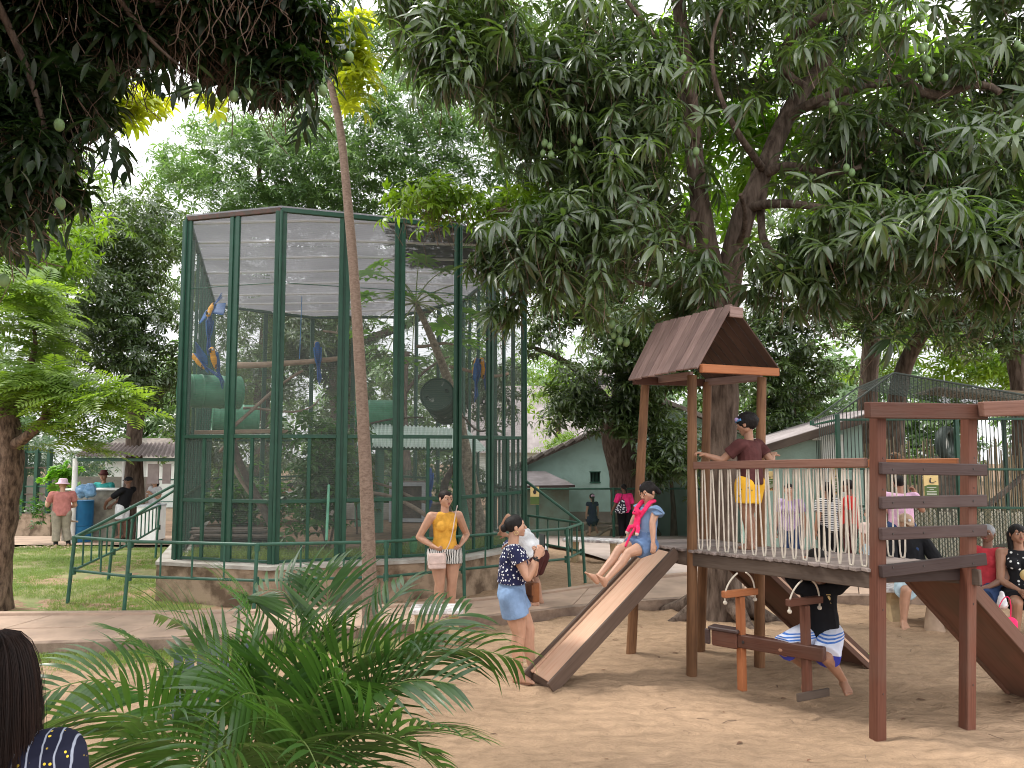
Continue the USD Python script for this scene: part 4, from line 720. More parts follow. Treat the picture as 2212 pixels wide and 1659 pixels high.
scatter(lt, 'dry_leaf_mat', dry, np.stack([xs, ys, np.full(len(xs), ZT + .09)], 1), np.stack([np.cos(xs * 50), 0 * xs, 0 * xs, np.sin(xs * 50)], 1), gg.uniform(.8, 1.5, len(xs)), g=gg)
# ================================================================ wooden play structure
wood('roof_wood', (0.1622, 0.1027, 0.0853), (0.2475, 0.1654, 0.1437), (0.1280, 0.0827, 0.0722), 0.65, .004)
wood('log_wood', (0.1296, 0.0593, 0.0288), (0.2246, 0.1143, 0.0559), (0.0648, 0.0322, 0.0186), 0.55, .004)
wood('red_timber', (0.0794, 0.0299, 0.0188), (0.1135, 0.0446, 0.0285), (0.1059, 0.0593, 0.0432), 0.5, .004)
wood('orange_timber', (0.2352, 0.0798, 0.0319), (0.2856, 0.1092, 0.0462), (0.1848, 0.0630, 0.0252), 0.5)
wood('rail_wood', (0.1478, 0.0681, 0.0473), (0.2070, 0.1043, 0.0751), (0.1774, 0.1043, 0.0800), 0.55, .004)
wood('dark_board', (0.0320, 0.0200, 0.0184), (0.0528, 0.0344, 0.0320), (0.0720, 0.0520, 0.0480), 0.45, .003)
wood('deck_wood', (0.1700, 0.1343, 0.1190), (0.2635, 0.2167, 0.1955), (0.1360, 0.1020, 0.0892), 0.7, .004)
wood('old_board', (0.0825, 0.0578, 0.0440), (0.1210, 0.0908, 0.0715), (0.0550, 0.0385, 0.0303), 0.8)
wood('slide_bed', (0.5160, 0.2866, 0.1854), (0.5848, 0.3793, 0.2697), (0.4472, 0.3034, 0.2023), 0.28, 0.0004)
wood('slide_side', (0.0562, 0.0353, 0.0255), (0.0900, 0.0600, 0.0450), (0.1125, 0.0750, 0.0562), 0.6, .003)
wood('slide_under', (0.1125, 0.0525, 0.0338), (0.1425, 0.0713, 0.0488), (0.0825, 0.0562, 0.0375), 0.7)
mat('bolt_black', (0.02, 0.017, 0.016), (0.03, 0.025, 0.022), 8, .5)
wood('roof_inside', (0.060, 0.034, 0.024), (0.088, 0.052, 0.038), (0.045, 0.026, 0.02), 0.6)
ph = thing('playhouse', 'wooden playhouse tower with plank roof, rope-sided bridge, ladder boards and slides', 'playhouse')
DZ = 1.25
# every post leans a little to the right; points are taken at the height of the deck
LT = [V3(k, 0, 0) for k in (.20, .06, .145, .10)]; L1, L2 = V3(.10, 0, 0), V3(.14, 0, 0)
T1, T2, T3, T4 = [G(u, v) + l * .42 for (u, v), l in zip(((1363, 1418), (1494, 1458), (1512, 1408), (1641, 1444)), LT)]
S1, S2 = G(1896, 1594) + L1 * .48, G(2089, 1571) + L2 * .48
SP = lambda p, l, z: p + V3(0, 0, z) + l * (z / 2.62 - .48)
UP = V3(0, 0, 1)
def log(p, h, r, s, l):
    q = spline([p - UP * .2 - l * .48, p + UP * h * .5 + l * .08 + (rng.uniform(-.01, .01), 0, 0), p + UP * h + l * .58], 14)
    part(ph, 'log_post', tube(q, np.linspace(r * 1.06, r * .92, 14), 16, True, .05, 4, s), 'log_wood', True)
for k, p in enumerate((T1, T2, T3, T4)): log(p, 3.03, .053, k + 1, LT[k])
def top(p, z, l): return p + UP * z + l * (z / 3.03 - .42)
# tower roof: gable, ridge along u (left to right), planks running down the slope
tt = [top(p, 3.0, l) for p, l in zip((T1, T2, T3, T4), LT)]
e1, e2, e3, e4 = at(1360, 818, 8.62), at(1722, 788, 7.72) , None, None
FL, FR = at(1357, 823, 8.30), at(1722, 790, 7.98)   # ends of the eaves seen
nearL, nearR = at(1508, 793, 7.55), None
gA = at(1583, 658, 7.85)                             # front apex
gB = at(1417, 700, 8.55)                             # back apex
eL0, eL1 = at(1508, 793, 7.50), at(1357, 822, 8.22)  # left eave: front end, back end
eR0 = at(1686, 800, 8.15); eR1 = eR0 + (eL1 - eL0)
nP = 10
def slope(a0, a1, b0, b1, mt, thick=.022):
    nn = unit(np.cross(a1 - a0, b0 - a0)); nn = nn * np.sign(nn[2])
    for k in range(nP):
        s0, s1 = k / nP + .0065, (k + 1) / nP - .0065; sm = (s0 + s1) / 2; h = nn * (rng.uniform(-.003, .004))
        p, q = a0 + (a1 - a0) * sm, b0 + (b1 - b0) * sm; p2 = p + (p - q) * rng.uniform(-.006, .012); q2 = q + (q - p) * rng.uniform(-.004, .012)
        w = np.linalg.norm(a1 - a0) * (s1 - s0)
        part(ph, 'roof_plank', bar(p2 + h, q2 + h, w, thick, up=nn, c=.003), mt)
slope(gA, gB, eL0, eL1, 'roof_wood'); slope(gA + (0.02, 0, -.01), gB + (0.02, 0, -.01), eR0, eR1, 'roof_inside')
gd = unit(gA - gB)
part(ph, 'ridge_board', bar(gA + gd * .012 - (0.05, .0, .075), gA + gd * .012 + (0.10, 0.035, -.085), .03, .11, c=.005), 'roof_wood')
part(ph, 'ridge_beam', bar(gA - gd * .03 - UP * .07, gB - UP * .07, .05, .07), 'dark_board')
for a, b, mt in ((eL0 + (0.03, .01, -.01), eR0 + (-.03, 0, -.02), 'orange_timber'), (eL1 + (.06, 0, 0.0), eR1 + (-.06, 0, 0.0), 'red_timber')):
    part(ph, 'tie_beam', bar(a, b, .05, .085), mt)
part(ph, 'tie_beam', bar(tt[0] + UP * .03, tt[1] + UP * .03, .05, .08), 'roof_wood'); part(ph, 'tie_beam', bar(tt[2] + UP * .03, tt[3] + UP * .03, .05, .08), 'roof_wood')
# deck: cross planks on two bearers
RISE = .065
def deck(a0, a1, b0, b1, n, over=.06, rise=0.0):
    """planks from side a to side b"""
    d = unit(a1 - a0)
    for k in range(n):
        s = (k + .5) / n; p, q = a0 + (a1 - a0) * s, b0 + (b1 - b0) * s; x = unit(q - p); w = np.linalg.norm(a1 - a0) / n - .008
        part(ph, 'deck_plank', bar(p - x * (over + rng.uniform(-.012, .015)) + UP * (DZ + rise * s - .014 + rng.uniform(-.003, .003)), q + x * (over + rng.uniform(-.01, .01)) + UP * (DZ + rise * s - .014), w, .028, c=.004), 'deck_wood')
deck(T2, S1 - unit(S1 - T2) * .02, T4, S2 - unit(S2 - T4) * .02, 21, rise=RISE)
deck(T1 - unit(T2 - T1) * .03, T2 - unit(T2 - T1) * .07, T3 - unit(T4 - T3) * .03, T4 - unit(T4 - T3) * .07, 7, .05)
vd = unit(S1 - T2); ud = unit(S2 - S1)
part(ph, 'bearer', bar(T2 + UP * (DZ - .10) - vd * .05 - ud * .01, S1 + UP * (DZ + RISE - .095) - ud * .01, .045, .13), 'old_board'); part(ph, 'bearer', bar(T4 + UP * (DZ - .10), S2 + UP * (DZ + RISE - .095) + vd * .1, .045, .13), 'old_board')
part(ph, 'bearer', bar(T1 + UP * (DZ - .10), T2 + UP * (DZ - .10), .04, .14), 'old_board'); part(ph, 'bearer', bar(T3 + UP * (DZ - .10), T4 + UP * (DZ - .10), .04, .14), 'old_board')
part(ph, 'bearer', bar(S1 + UP * (DZ + RISE - .075) - vd * .08 + ud * .02, S2 + UP * (DZ + RISE - .085) - vd * .06, .045, .10), 'dark_board')
# square posts, head beams
for p, l in ((S1, L1), (S2, L2)):
    q = bar(SP(p, l, -.2), SP(p, l, 2.62), .094, .094, up=ud, c=.007)
    pp_ = part(ph, 'square_post', q, 'red_timber')
    for z in (.35, 1.0, 1.95, 2.2): part(pp_, 'bolt', rod(SP(p, l, z) + vd * .035, SP(p, l, z) + vd * .0495, .010, 8), 'bolt_black', True)
b0 = S1 + UP * 2.57 - ud * .19 + vd * .02; b1 = S2 + UP * 2.57 + ud * .02 + vd * .02
part(ph, 'head_beam', bar(SP(S1, L1, 2.585) - ud * .20 + vd * .085, SP(S2, L2, 2.585) + ud * .06 + vd * .083, .075, .13, c=.008), 'red_timber')
sb = SP(S2, L2, 2.60) + vd * .175
part(ph, 'swing_beam', bar(sb - V3(.10, .02, 0), sb + V3(2.4, -.35, .07), .10, .125, c=.008), 'rail_wood')
# ladder boards
for z, tz in ((2.11, -.012), (1.845, 0), (1.60, 0), (1.335, .03)):
    f = vd * .069
    lb = part(ph, 'ladder_board', bar(SP(S1, L1, z) - UP * tz + f - ud * .055, SP(S2, L2, z) + UP * tz + f + ud * .09, .04, .098, c=.006), 'dark_board')
    for s in (.05, .38, .93): part(lb, 'nail', rod(SP(S1, L1, z) * (1 - s) + SP(S2, L2, z) * s + vd * .085, SP(S1, L1, z) * (1 - s) + SP(S2, L2, z) * s + vd * .0925, .008, 8), 'bolt_black', True)
# hand rails and rope balustrade
def rail_side(a, b, za, zb, mt, n, side, skip=0):
    part(ph, 'hand_rail', bar(a + UP * za, b + UP * zb, .05, .075, c=.006), mt)
    L = np.linalg.norm(b - a)
    for k in range(n - skip):
        s = (k + .55) / n; h = .5 / n; za_ = za + (zb - za) * s - .045
        o = side * .0
        j = lambda q: q + rng.uniform(-.004, .004)
        p0, p1, p2 = a + (b - a) * (s - h) + UP * za_, a + (b - a) * s + UP * (DZ + RISE * s + .006) + o, a + (b - a) * (s + h) + UP * za_
        st = (b - a) / n; j1, j2 = rng.uniform(-.1, .1), rng.uniform(-.1, .1)
        t0, t1 = p0 + st * (.10 + j1 * .4), p2 - st * (.10 + j2 * .4); q0_, q1_ = p1 - st * (.16 + j1), p1 + st * (.16 + j2)
        pts = [t0, t0 * .97 + q0_ * .03 - UP * .004] + [t0 * (1 - s_) + q0_ * s_ for s_ in (.25, .5, .75, .93)] + [q0_ + UP * .004 + st * .05, p1 + UP * .002, q1_ + UP * .004 - st * .05] + [q1_ * (1 - s_) + t1 * s_ for s_ in (.07, .25, .5, .75)] + [q1_ * .03 + t1 * .97, t1]
        part(ph, 'rope_loop', tube(np.array(pts), .0078, 6), 'rope_white', True)
rail_side(T2 + vd * .06, S1 - vd * .06 , 2.10, 2.165, 'rail_wood', 17, 0)
rail_side(T4 + vd * .06 + ud * .02, S2 - vd * .05 + ud * .02, 2.10, 2.16, 'orange_timber', 17, 0, 4)
part(ph, 'rope_end', tube(spline([S1 + ud * .13 - vd * .1 + UP * 1.33, S1 + ud * .16 - vd * .1 + UP * 1.5, S1 + ud * .15 - vd * .1 + UP * 1.62], 8), .014, 8), 'rope_white', True)
# slides
def slide(p0, p1, wv, bed, side, under, sunk=.06, h=.135):
    """p0 top centre, p1 bottom centre, wv half width vector"""
    d = unit(p1 - p0); nn = unit(np.cross(d, wv)); nn = nn * np.sign(nn[2])
    sl = part(ph, 'slide', bar(p0, p1, 2 * np.linalg.norm(wv) - .03, .028, up=nn, c=.003), bed)
    for e in (-1, 1):
        part(sl, 'side_board', bar(p0 + wv * e + nn * .0 - d * .02, p1 + wv * e + nn * .0 + d * sunk, .032, h, up=nn, c=.005), side)
        part(sl, 'side_trim', bar(p0 + wv * e * .88 + nn * .026, p1 + wv * e * .88 + nn * .026, .03, .022, up=nn, c=.003), bed)
    for s in (.0, ): part(sl, 'end_board', bar(p1 - wv * .98 + d * .01 - nn * .03, p1 + wv * .98 + d * .01 - nn * .03, .03, .07, c=.004), side)
    if under: part(sl, 'under_board', bar(p0 - nn * .03, p1 - nn * .03, 2 * np.linalg.norm(wv) - .036, .02, up=nn, c=.002), under)
    return sl
bl, br = G(1150, 1462, .03), G(1196, 1484, .03)
wv = (br - bl) / 2 * 1.12; wv[2] = 0
slide((T1 + T2) / 2 + UP * 1.19 + V3(-.02, -.03, 0), (bl + br) / 2 + UP * .03, wv, 'slide_bed', 'slide_side', 'slide_under')
q0 = S2 * .80 + T4 * .20 + UP * 1.15; slide(q0 + ud * .12 + UP * .05, q0 + V3(1.33, .36, -1.20), unit(vd) * .27, 'slide_bed', 'slide_under', 'slide_under', .1)
q0 = (T3 + T4) / 2 + UP * 1.13; slide(q0 + V3(.05, .02, 0), V3(3.63, 8.38, -.02), unit(T4 - T3) * .27, 'slide_bed', 'slide_under', 'slide_under', .1)
# ---------------------------------------------------------------- hanging wooden horse swing under the bridge
hs = thing('rocking_swing', 'wooden beam rocker with crossbars hanging on ropes under the bridge', 'swing')
c1, c2 = at(1601, 1385, 7.30), at(1741, 1400, 6.92)
ax = unit((c2 - c1) * (1, 1, 0)); sd = V3(ax[1] * -1, ax[0], 0); sd = sd if sd[0] > 0 else -sd; sd = unit(sd * 0.4 + ud * .9)
bmz = .50
a, b = c1 * (1, 1, 0) + UP * bmz, c2 * (1, 1, 0) + UP * bmz
part(hs, 'beam', bar(a - ax * .02, b + ax * .16, .09, .12, c=.008), 'red_timber')
part(hs, 'head_block', bar(a - ax * .27, a - ax * .02, .12, .15, c=.012), 'red_timber'); part(hs, 'head_cap', bar(a - ax * .30 + UP * .085, a - ax * .0 + UP * .085, .14, .03, c=.01), 'dark_board')
for e in (-1, 1): part(hs, 'cheek', bar(a - ax * .32 + sd * .045 * e, a - ax * .27 + sd * .045 * e, .03, .14), 'dark_board')
for c, zt, mt, zb in ((a, .90, 'orange_timber', .05), (b, .90, 'red_timber', .12)):
    c = c * (1, 1, 0)
    part(hs, 'upright', bar(c + UP * zb, c + UP * zt, .075, .06, up=sd, c=.006), mt)
    part(hs, 'crossbar', bar(c + UP * (zt + .035) - sd * .2, c + UP * (zt + .035) + sd * .2, .06, .06, c=.006), mt)
    for e in (-1, 1):
        q = c + sd * .18 * e + UP * (zt + .03); tz = c + sd * .05 * e + UP * 1.12 + ax * .02
        part(hs, 'rope', tube(spline([q - UP * .06, q, q * .5 + tz * .5 + sd * .035 * e, tz], 12), .008, 6), 'rope_white', True); part(hs, 'knot', sphere(q - UP * .07, .02, 6), 'rope_white', True)
part(hs, 'foot_bar', bar(b * (1, 1, 0) + UP * .14 - sd * .19 + ax * .05, b * (1, 1, 0) + UP * .14 + sd * .19 + ax * .05, .025, .07), 'old_board')
part(hs, 'bolt', rod(a + sd * -.05 + ax * .06 , a - sd * .056 + ax * .06, .015, 8), 'bolt_black', True)
# ================================================================ buildings, cages and furniture around
mat('green_wall', (0.31, 0.44, 0.385), (0.19, 0.25, 0.21), 1.0, 0.9, 0.006, 20, .2, detail=10, lo=.46, hi=.78)
mat('stained_wall', (0.26, 0.36, 0.30), (0.20, 0.15, 0.11), 1.0, 0.9, 0.006, 18, .2, detail=9)
mat('brown_plaster', (0.20, 0.165, 0.14), (0.14, 0.11, 0.095), 2.5, 0.95, 0.008, 20, .2)
mat('white_wall', (0.66, 0.68, 0.64), (0.52, 0.56, 0.52), 1.5, 0.9, 0.003, 18, .2, detail=8)
mat('old_tile', (0.105, 0.09, 0.078), (0.20, 0.17, 0.145), 3, 0.95, 0.012, 20, .2, detail=8)
mat('grey_roof', (0.34, 0.30, 0.295), (0.23, 0.20, 0.195), 2, 0.95, 0.01, 16, .2, detail=8)
mat('dark_inside', (0.012, 0.014, 0.014), (0.02, 0.022, 0.02), 5, .9)
mat('white_paint', (0.75, 0.74, 0.71), (0.64, 0.63, 0.60), 4, .5)
mat('bamboo', (0.36, 0.30, 0.19), (0.24, 0.19, 0.12), 10, .7, 0.002, 30, stretch=(1, 1, .2))
mat('pale_bamboo', (0.72, 0.66, 0.56), (0.55, 0.48, 0.38), 10, .7, stretch=(1, 1, .2))
mat('tyre', (0.018, 0.028, 0.024), (0.03, 0.042, 0.036), 8, .6)
mat('marble', (0.70, 0.68, 0.66), (0.33, 0.29, 0.29), 9, .4, lo=.42, hi=.58, detail=6)
mat('terrazzo', (0.50, 0.38, 0.22), (0.36, 0.27, 0.16), 9, .8, 0.003, 40)
mat('sign_yellow', (0.62, 0.47, 0.20), (0.55, 0.40, 0.17), 5, .5); mat('sign_green', (0.06, 0.10, 0.025), (0.075, 0.12, 0.03), 5, .5); mat('sign_white', (0.7, .7, .62), (.66, .66, .58), 5, .5)
mat('blue_drum', (0.01, 0.10, 0.23), (0.012, 0.13, 0.28), 4, .4); mat('blue_bag', (0.10, 0.22, 0.38), (0.16, 0.30, 0.46), 12, .4, .01, 12)
mat('steel', (0.30, 0.28, 0.23), (0.14, 0.13, 0.11), 3.2, .25, detail=6); mat('fence_blue', (0.085, 0.12, 0.135), (0.06, 0.085, 0.10), 8, .6)
def wall_quad(p, q, z0, z1, th=.15):
    return bar(((p[0] + q[0]) / 2 * 0 + p[0], p[1], (z0 + z1) / 2), (q[0], q[1], (z0 + z1) / 2), th, z1 - z0, c=.003)
# --- green gabled building
gb = thing('building', 'low mint green gabled building with a barred window and mossy tiled roof', 'building')
d = 27.0; X = lambda u, d=d: (u - CX) / FPX * d
z_g = -.75
gable = [(X(1100), z_g), (X(1620), z_g), (X(1620), 2.55), (X(1435), 3.75), (X(1100), 1.35)]
wn = (X(1274), X(1295), 1.04, 1.38)
from shapely.geometry import box as sbox
gp = Polygon(gable).difference(sbox(wn[0], wn[2], wn[1], wn[3]))
m = trimesh.creation.extrude_polygon(gp, .2, engine='earcut'); V = np.array(m.vertices); V = np.stack([V[:, 0], d + V[:, 2], V[:, 1]], 1)
part(gb, 'wall', (V, np.array(m.faces)[:, ::-1]), 'green_wall')
part(gb, 'wall', box(X(1090), X(1620), d + 3, d + 3.2, z_g, 1.5), 'green_wall')
part(gb, 'roof', join([bar((X(1085), d + 1.3, 1.33), (X(1436), d + 1.3, 3.85), 3.3, .14)[:2], bar((X(1436), d + 1.3, 3.84), (X(1640), d + 1.3, 2.5), 3.3, .14)[:2]]), 'old_tile')
for k in range(16):
    s = (k + .5) / 16; p = V3(X(1085), 0, 1.40) * (1 - s) + V3(X(1436), 0, 3.92) * s
    part(gb, 'roof_tile', bar(p + (-.16, d - .42, -.11), p + (.16, d - .42, .11 + rng.uniform(-.02, .02)), .10, .09 + rng.uniform(0, .03), c=.01), 'old_tile')
part(gb, 'plinth', box(X(1215), X(1620), d - .06, d - .004, z_g, .02), 'brown_plaster')
wd = part(gb, 'window', box(wn[0], wn[1], d + .14, d + .18, wn[2], wn[3]), 'dark_inside')
for k in range(7): part(wd, 'window_bar', rod((wn[0] + (k + .5) * (wn[1] - wn[0]) / 7, d + .05, wn[2]), (wn[0] + (k + .5) * (wn[1] - wn[0]) / 7, d + .05, wn[3]), .010, 6), 'rail_green', True)
[part(wd, 'window_frame', box(wn[0] - .03, wn[1] + .03, d - .02, d + .06, z, z + .035), 'rail_green') for z in (wn[2] - .035, wn[3])]
an = thing('annex', 'low lean-to annex with a grey hipped roof in front of the green building', 'building')
part(an, 'wall', box(X(1080, 25), X(1228, 25), 24.9, 26.8, -.9, 1.15), 'stained_wall')
part(an, 'roof', (np.array([at(1085, 1050, 24.3), at(1242, 1048, 24.3), at(1178, 1018, 26.4), at(1085, 1017, 26.4), at(1242, 1048, 26.9) + (0, 0, 0)]), np.array([(0, 1, 2), (0, 2, 3), (1, 4, 2)])), 'grey_roof')
part(an, 'fascia', bar(at(1085, 1052, 24.3), at(1242, 1050, 24.3), .05, .07), 'dark_board')
sgn = thing('sign', 'small yellow animal sign on the fence by the lean-to annex', 'sign')
q = at(1155, 1067, 22.9); part(sgn, 'board', box(q[0] - .13, q[0] + .13, 22.88, 22.9, q[2] - .31, q[2] + .21), 'sign_yellow'); part(sgn, 'print', box(q[0] - .13, q[0] + .13, 22.873, 22.878, q[2] - .30, q[2] - .08), 'sign_green'); part(sgn, 'picture', join([sphere((q[0], 22.872, q[2] + .06), .05, 8, (1, .06, 1.3))[:2], sphere((q[0], 22.872, q[2] + .14), .025, 8, (1, .1, 1))]), 'bolt_black', True)
def fence(name, label, pts, zr, zb=-.8, every=2.4, mt='rail_green', mesh='chain_link', mid=False):
    f = thing(name, label, 'fence')
    for k in range(len(pts) - 1):
        p, q = np.array(pts[k], float), np.array(pts[k + 1], float); L = np.linalg.norm(q - p); n = max(1, round(L / every))
        for j in range(n + (k == len(pts) - 2)):
            c = p + (q - p) * j / n; part(f, 'post', rod((*c, zb), (*c, zr + .04), .045, 8), mt, True)
        part(f, 'rail', rod((*p, zr), (*q, zr), .03, 8), mt, True)
        if mid: part(f, 'rail', rod((*p, zr * .5 + zb * .5), (*q, zr * .5 + zb * .5), .022, 8), mt, True)
        part(f, 'mesh_panel', panel(p, q, zb + .1, zr), mesh)
    return f
fence('fence', 'green wire fence in front of the green building', [(X(1085, 23), 23.0), (X(1160, 23.2), 23.1), (X(1490, 23), 23.3), (X(1660, 20), 21.5)], 1.02, -.75, 1.9)
# dead branches lying behind the walkers
for k, (a, b) in enumerate((((1265, 1150, 24), (1335, 1135, 23.5)), ((1290, 1158, 23.6), (1325, 1140, 23.5)), ((1240, 1133, 24.5), (1330, 1132, 24.3)))):
    stick('fallen_branch', ('long pale fallen branch on the sand behind the two walkers', 'short fallen branch between the two walkers', 'grey fallen branch lying along the foot of the green building')[k], 'branch', [a, ((a[0] + b[0]) / 2, (a[1] + b[1]) / 2 - 3, 23.9), b], .05, .03)
# low wall behind the mango trees
lw = thing('wall', 'mossy green boundary wall running behind the mango trunks', 'wall')
part(lw, 'wall', wall_quad((X(1400, 25), 25.4), (X(1700, 21), 21.5), -.8, 1.55, .2), 'green_wall'); part(lw, 'coping', wall_quad((X(1400, 25), 25.4), (X(1700, 21), 21.5), 1.552, 1.66, .28), 'old_tile')
# --- white and green outbuilding on the right
wb = thing('building', 'pale green outbuilding with a white corner pillar and a dark sloping eave', 'building')
d = 16.6; X2 = lambda u: (u - CX) / FPX * d
m = trimesh.creation.extrude_polygon(Polygon([(X2(1600), -.5), (X2(1862), -.5), (X2(1862), 2.8), (X2(1600), 2.02)]), .2, engine='earcut'); V = np.array(m.vertices)
part(wb, 'wall', (np.stack([V[:, 0], d + V[:, 2], V[:, 1]], 1), np.array(m.faces)[:, ::-1]), 'green_wall'); part(wb, 'pillar', box(X2(1768), X2(1815), d - .10, d - .004, -.5, 2.52), 'white_wall')
part(wb, 'pillar_cap', box(X2(1748), X2(1815), d - .14, d - .104, 2.42, 2.54), 'white_wall')
part(wb, 'roof', bar((X2(1590), d + .6, 2.13), (X2(1880), d + .6, 3.02), 2.2, .12), 'grey_roof'); part(wb, 'eave_board', bar((X2(1590), d - .52, 2.10), (X2(1880), d - .52, 2.97), .03, .17), 'old_board')
# --- far pink roofs beyond
fb = thing('building', 'far building with a pale pinkish old tiled roof behind the cage', 'building')
part(fb, 'wall', box(-2.5, 6.6, 46, 52, -1, 2.0), 'white_wall'); part(fb, 'roof', (np.array([(-3, 45.6, 1.9), (7.2, 45.6, 1.9), (7.2, 50, 6.2), (-3, 50, 6.2)]), np.array([(0, 1, 2), (0, 2, 3)])), 'pale_roof' if 'pale_roof' in M else 'grey_roof')
part(fb, 'chimney', box(5.3, 6.4, 49, 50, 5.4, 7.2), 'grey_roof'); part(fb, 'window', box(5.4, 6.1, 48.96, 48.98, 6.2, 6.8), 'dark_inside')
mat('cage_wire', (0.028, 0.040, 0.033), (0.04, 0.052, 0.044), 8, .6)
# --- monkey cage on the right
mc = thing('monkey_cage', 'green barred monkey cage with a pitched wire roof, bamboo back and a sign', 'animal cage')
cA, cB, cC, cD = V3(5.75, 13.6, 0), V3(9.6, 13.0, 0), V3(10.6, 16.6, 0), V3(6.7, 17.2, 0)
zE, zA = 2.86, 3.58
apx = cA + (cB - cA) * .25
zt = lambda s: zE + (zA - zE) * (s / .25 if s < .25 else (1 - (s - .25) / .75 * .8))
for p in (cA, cA + (cB - cA) * .5, cB, cC, cD): part(mc, 'corner_post', bar(p + UP * -.5, p + UP * (zE + (0 if p is not None else 0)), .07, .07), 'green_paint')
nb = 62
for k in range(nb):
    s = (k + .5) / nb; p = cA + (cB - cA) * s; part(mc, 'bar', rod(p + UP * 1.25, p + UP * zt(s), .008, 5), 'cage_wire', True)
for k in range(13):
    s = (k + .5) / 13; p = cA + (cD - cA) * s; part(mc, 'bar', rod(p + UP * 1.25, p + UP * zE, .008, 5), 'cage_wire', True)
for z in (1.25, 1.28 + .62, zE - .1): part(mc, 'rail', bar(cA + UP * z, cB + UP * z, .035, .04), 'green_paint'); part(mc, 'rail', bar(cA + UP * z, cD + UP * z, .035, .04), 'green_paint')
ap1, ap2 = apx + UP * zA, apx + (cD - cA) + UP * zA
part(mc, 'gable_rail', join([bar(cA + UP * zE, ap1, .025, .03)[:2], bar(ap1, cB + UP * zt(1), .025, .03)[:2], bar(ap1, ap2, .025, .03)[:2], bar(cD + UP * zE, ap2, .025, .03)[:2]]), 'cage_wire')
part(mc, 'mesh_panel', join([panel(cA[:2], cB[:2], -.4, 1.23), panel(cD[:2], cA[:2], -.4, 1.23)]), 'chain_link')
# diagonal wires of the chain link, built where near enough to see
dw = []
Lm = np.linalg.norm(cB - cA); dm = unit(cB - cA); fo = V3(dm[1], -dm[0], 0) * .012
for sgn_ in (1, -1):
    x = -1.6
    while x < Lm:
        a_, b_ = max(0, x), min(Lm, x + 1.6)
        if b_ > a_:
            za_, zb_ = (-.38 + (a_ - x), -.38 + (b_ - x)) if sgn_ > 0 else (1.22 - (a_ - x), 1.22 - (b_ - x))
            dw.append(rod(cA + dm * a_ + UP * za_ + fo * sgn_, cA + dm * b_ + UP * zb_ + fo * sgn_, .004, 3)[:2])
        x += .085
part(mc, 'link_wire', join(dw), 'cage_wire', True, kind='stuff')
rw = []
rA, rB, rC, rD = ap1, cB + UP * zt(1), cB + (cD - cA) + UP * zt(1), ap2
for k in range(26): s = k / 25; rw.append(rod(rA * (1 - s) + rB * s, rD * (1 - s) + rC * s, .004, 4)[:2]); rw.append(rod(rA * (1 - s) + rD * s, rB * (1 - s) + rC * s, .006, 4)[:2])
lA, lD = cA + UP * zE, cD + UP * zE
for k in range(8): s = k / 7; rw.append(rod(rA * (1 - s) + lA * s, rD * (1 - s) + lD * s, .003, 4)[:2]); rw.append(rod(rA * (1 - s) + rD * s, lA * (1 - s) + lD * s, .003, 4)[:2])
part(mc, 'roof_wire', join(rw), 'cage_wire', True, kind='stuff')
part(mc, 'roof_sheet', (np.array([rA * .55 + rB * .45 + (0, 1.2, .09), rB * 1.0 + (1.2, 0, .12), rC + (1.2, 0, .12), rD * .6 + rC * .4 + (0, 0, .09)]), np.array([(0, 1, 2), (0, 2, 3)])), 'white_paint')
for k in range(230):
    s = (k + .5) / 230; p = cD + (cC - cD) * s * 1.5; h = rng.uniform(1.9, 2.5)
    if rng.random() < .87: part(mc, 'bamboo_cane', rod(p + (rng.uniform(-.01, .01), rng.uniform(-.03, .03), -.5), p + (rng.uniform(-.03, .03), 0, h), rng.uniform(.011, .018), 5), 'bamboo', True)
for k in range(48):
    p = cA + (cB - cA) * (.30 + .0125 * k) + (cD - cA) * .20
    if rng.random() < .92: part(mc, 'pale_cane', rod(p + (0, 0, .15), p + (rng.uniform(-.02, .02), 0, 1.16 + rng.uniform(-.06, .04)), .013, 5), 'pale_bamboo', True)
mp = part(mc, 'perch', tube(spline([cA + (cB - cA) * .22 + (cD - cA) * .3 + UP * 1.92, cA + (cB - cA) * .36 + (cD - cA) * .3 + UP * 1.88, cA + (cB - cA) * .5 + (cD - cA) * .3 + UP * 1.94], 10), .03, 7, True, .1), 'dark_wood_log', True)
part(mc, 'perch', tube(spline([cA + (cB - cA) * .7 + (cD - cA) * .3 + UP * 1.2, cA + (cB - cA) * .88 + (cD - cA) * .35 + UP * 1.75], 8), .05, 7, True, .1), 'dark_wood_log', True)
part(mc, 'perch', tube(spline([cA + (cB - cA) * .55 + (cD - cA) * .2 + UP * .4, cA + (cB - cA) * .75 + (cD - cA) * .2 + UP * .55, cA + (cB - cA) * .98 + (cD - cA) * .2 + UP * .8], 8), .04, 7, True, .1), 'dark_wood_log', True)
part(mc, 'floor', poly_prism([cA[:2], cB[:2], cC[:2], cD[:2]], -.35, -.1), 'dark_wood_log')
part(mc, 'kerb', bar(cA + UP * -.05 + fo * 20, cB + UP * -.05 + fo * 20, .25, .75), 'base_wall')
part(mc, 'back_wall', bar(cD + UP * .4 + (0, .3, 0), cC + UP * .4 + (3, .3, 0), .1, 1.5), 'dark_inside')
ty = thing('tyre', 'old tyre hanging behind the bars of the monkey cage', 'tyre')
tc = at(2046, 958, 14.6); m = trimesh.creation.torus(.26, .075, 32, 12); V = np.array(m.vertices) * (1, 1, 1.35)
V = V @ rot(PI / 2, 'x').T @ rot(.6).T + tc
part(ty, 'rubber_ring', (V, np.array(m.faces)), 'tyre', True); part(ty, 'chain', rod(tc + UP * .3, tc + UP * 1.3, .012, 6), 'grey_metal', True)
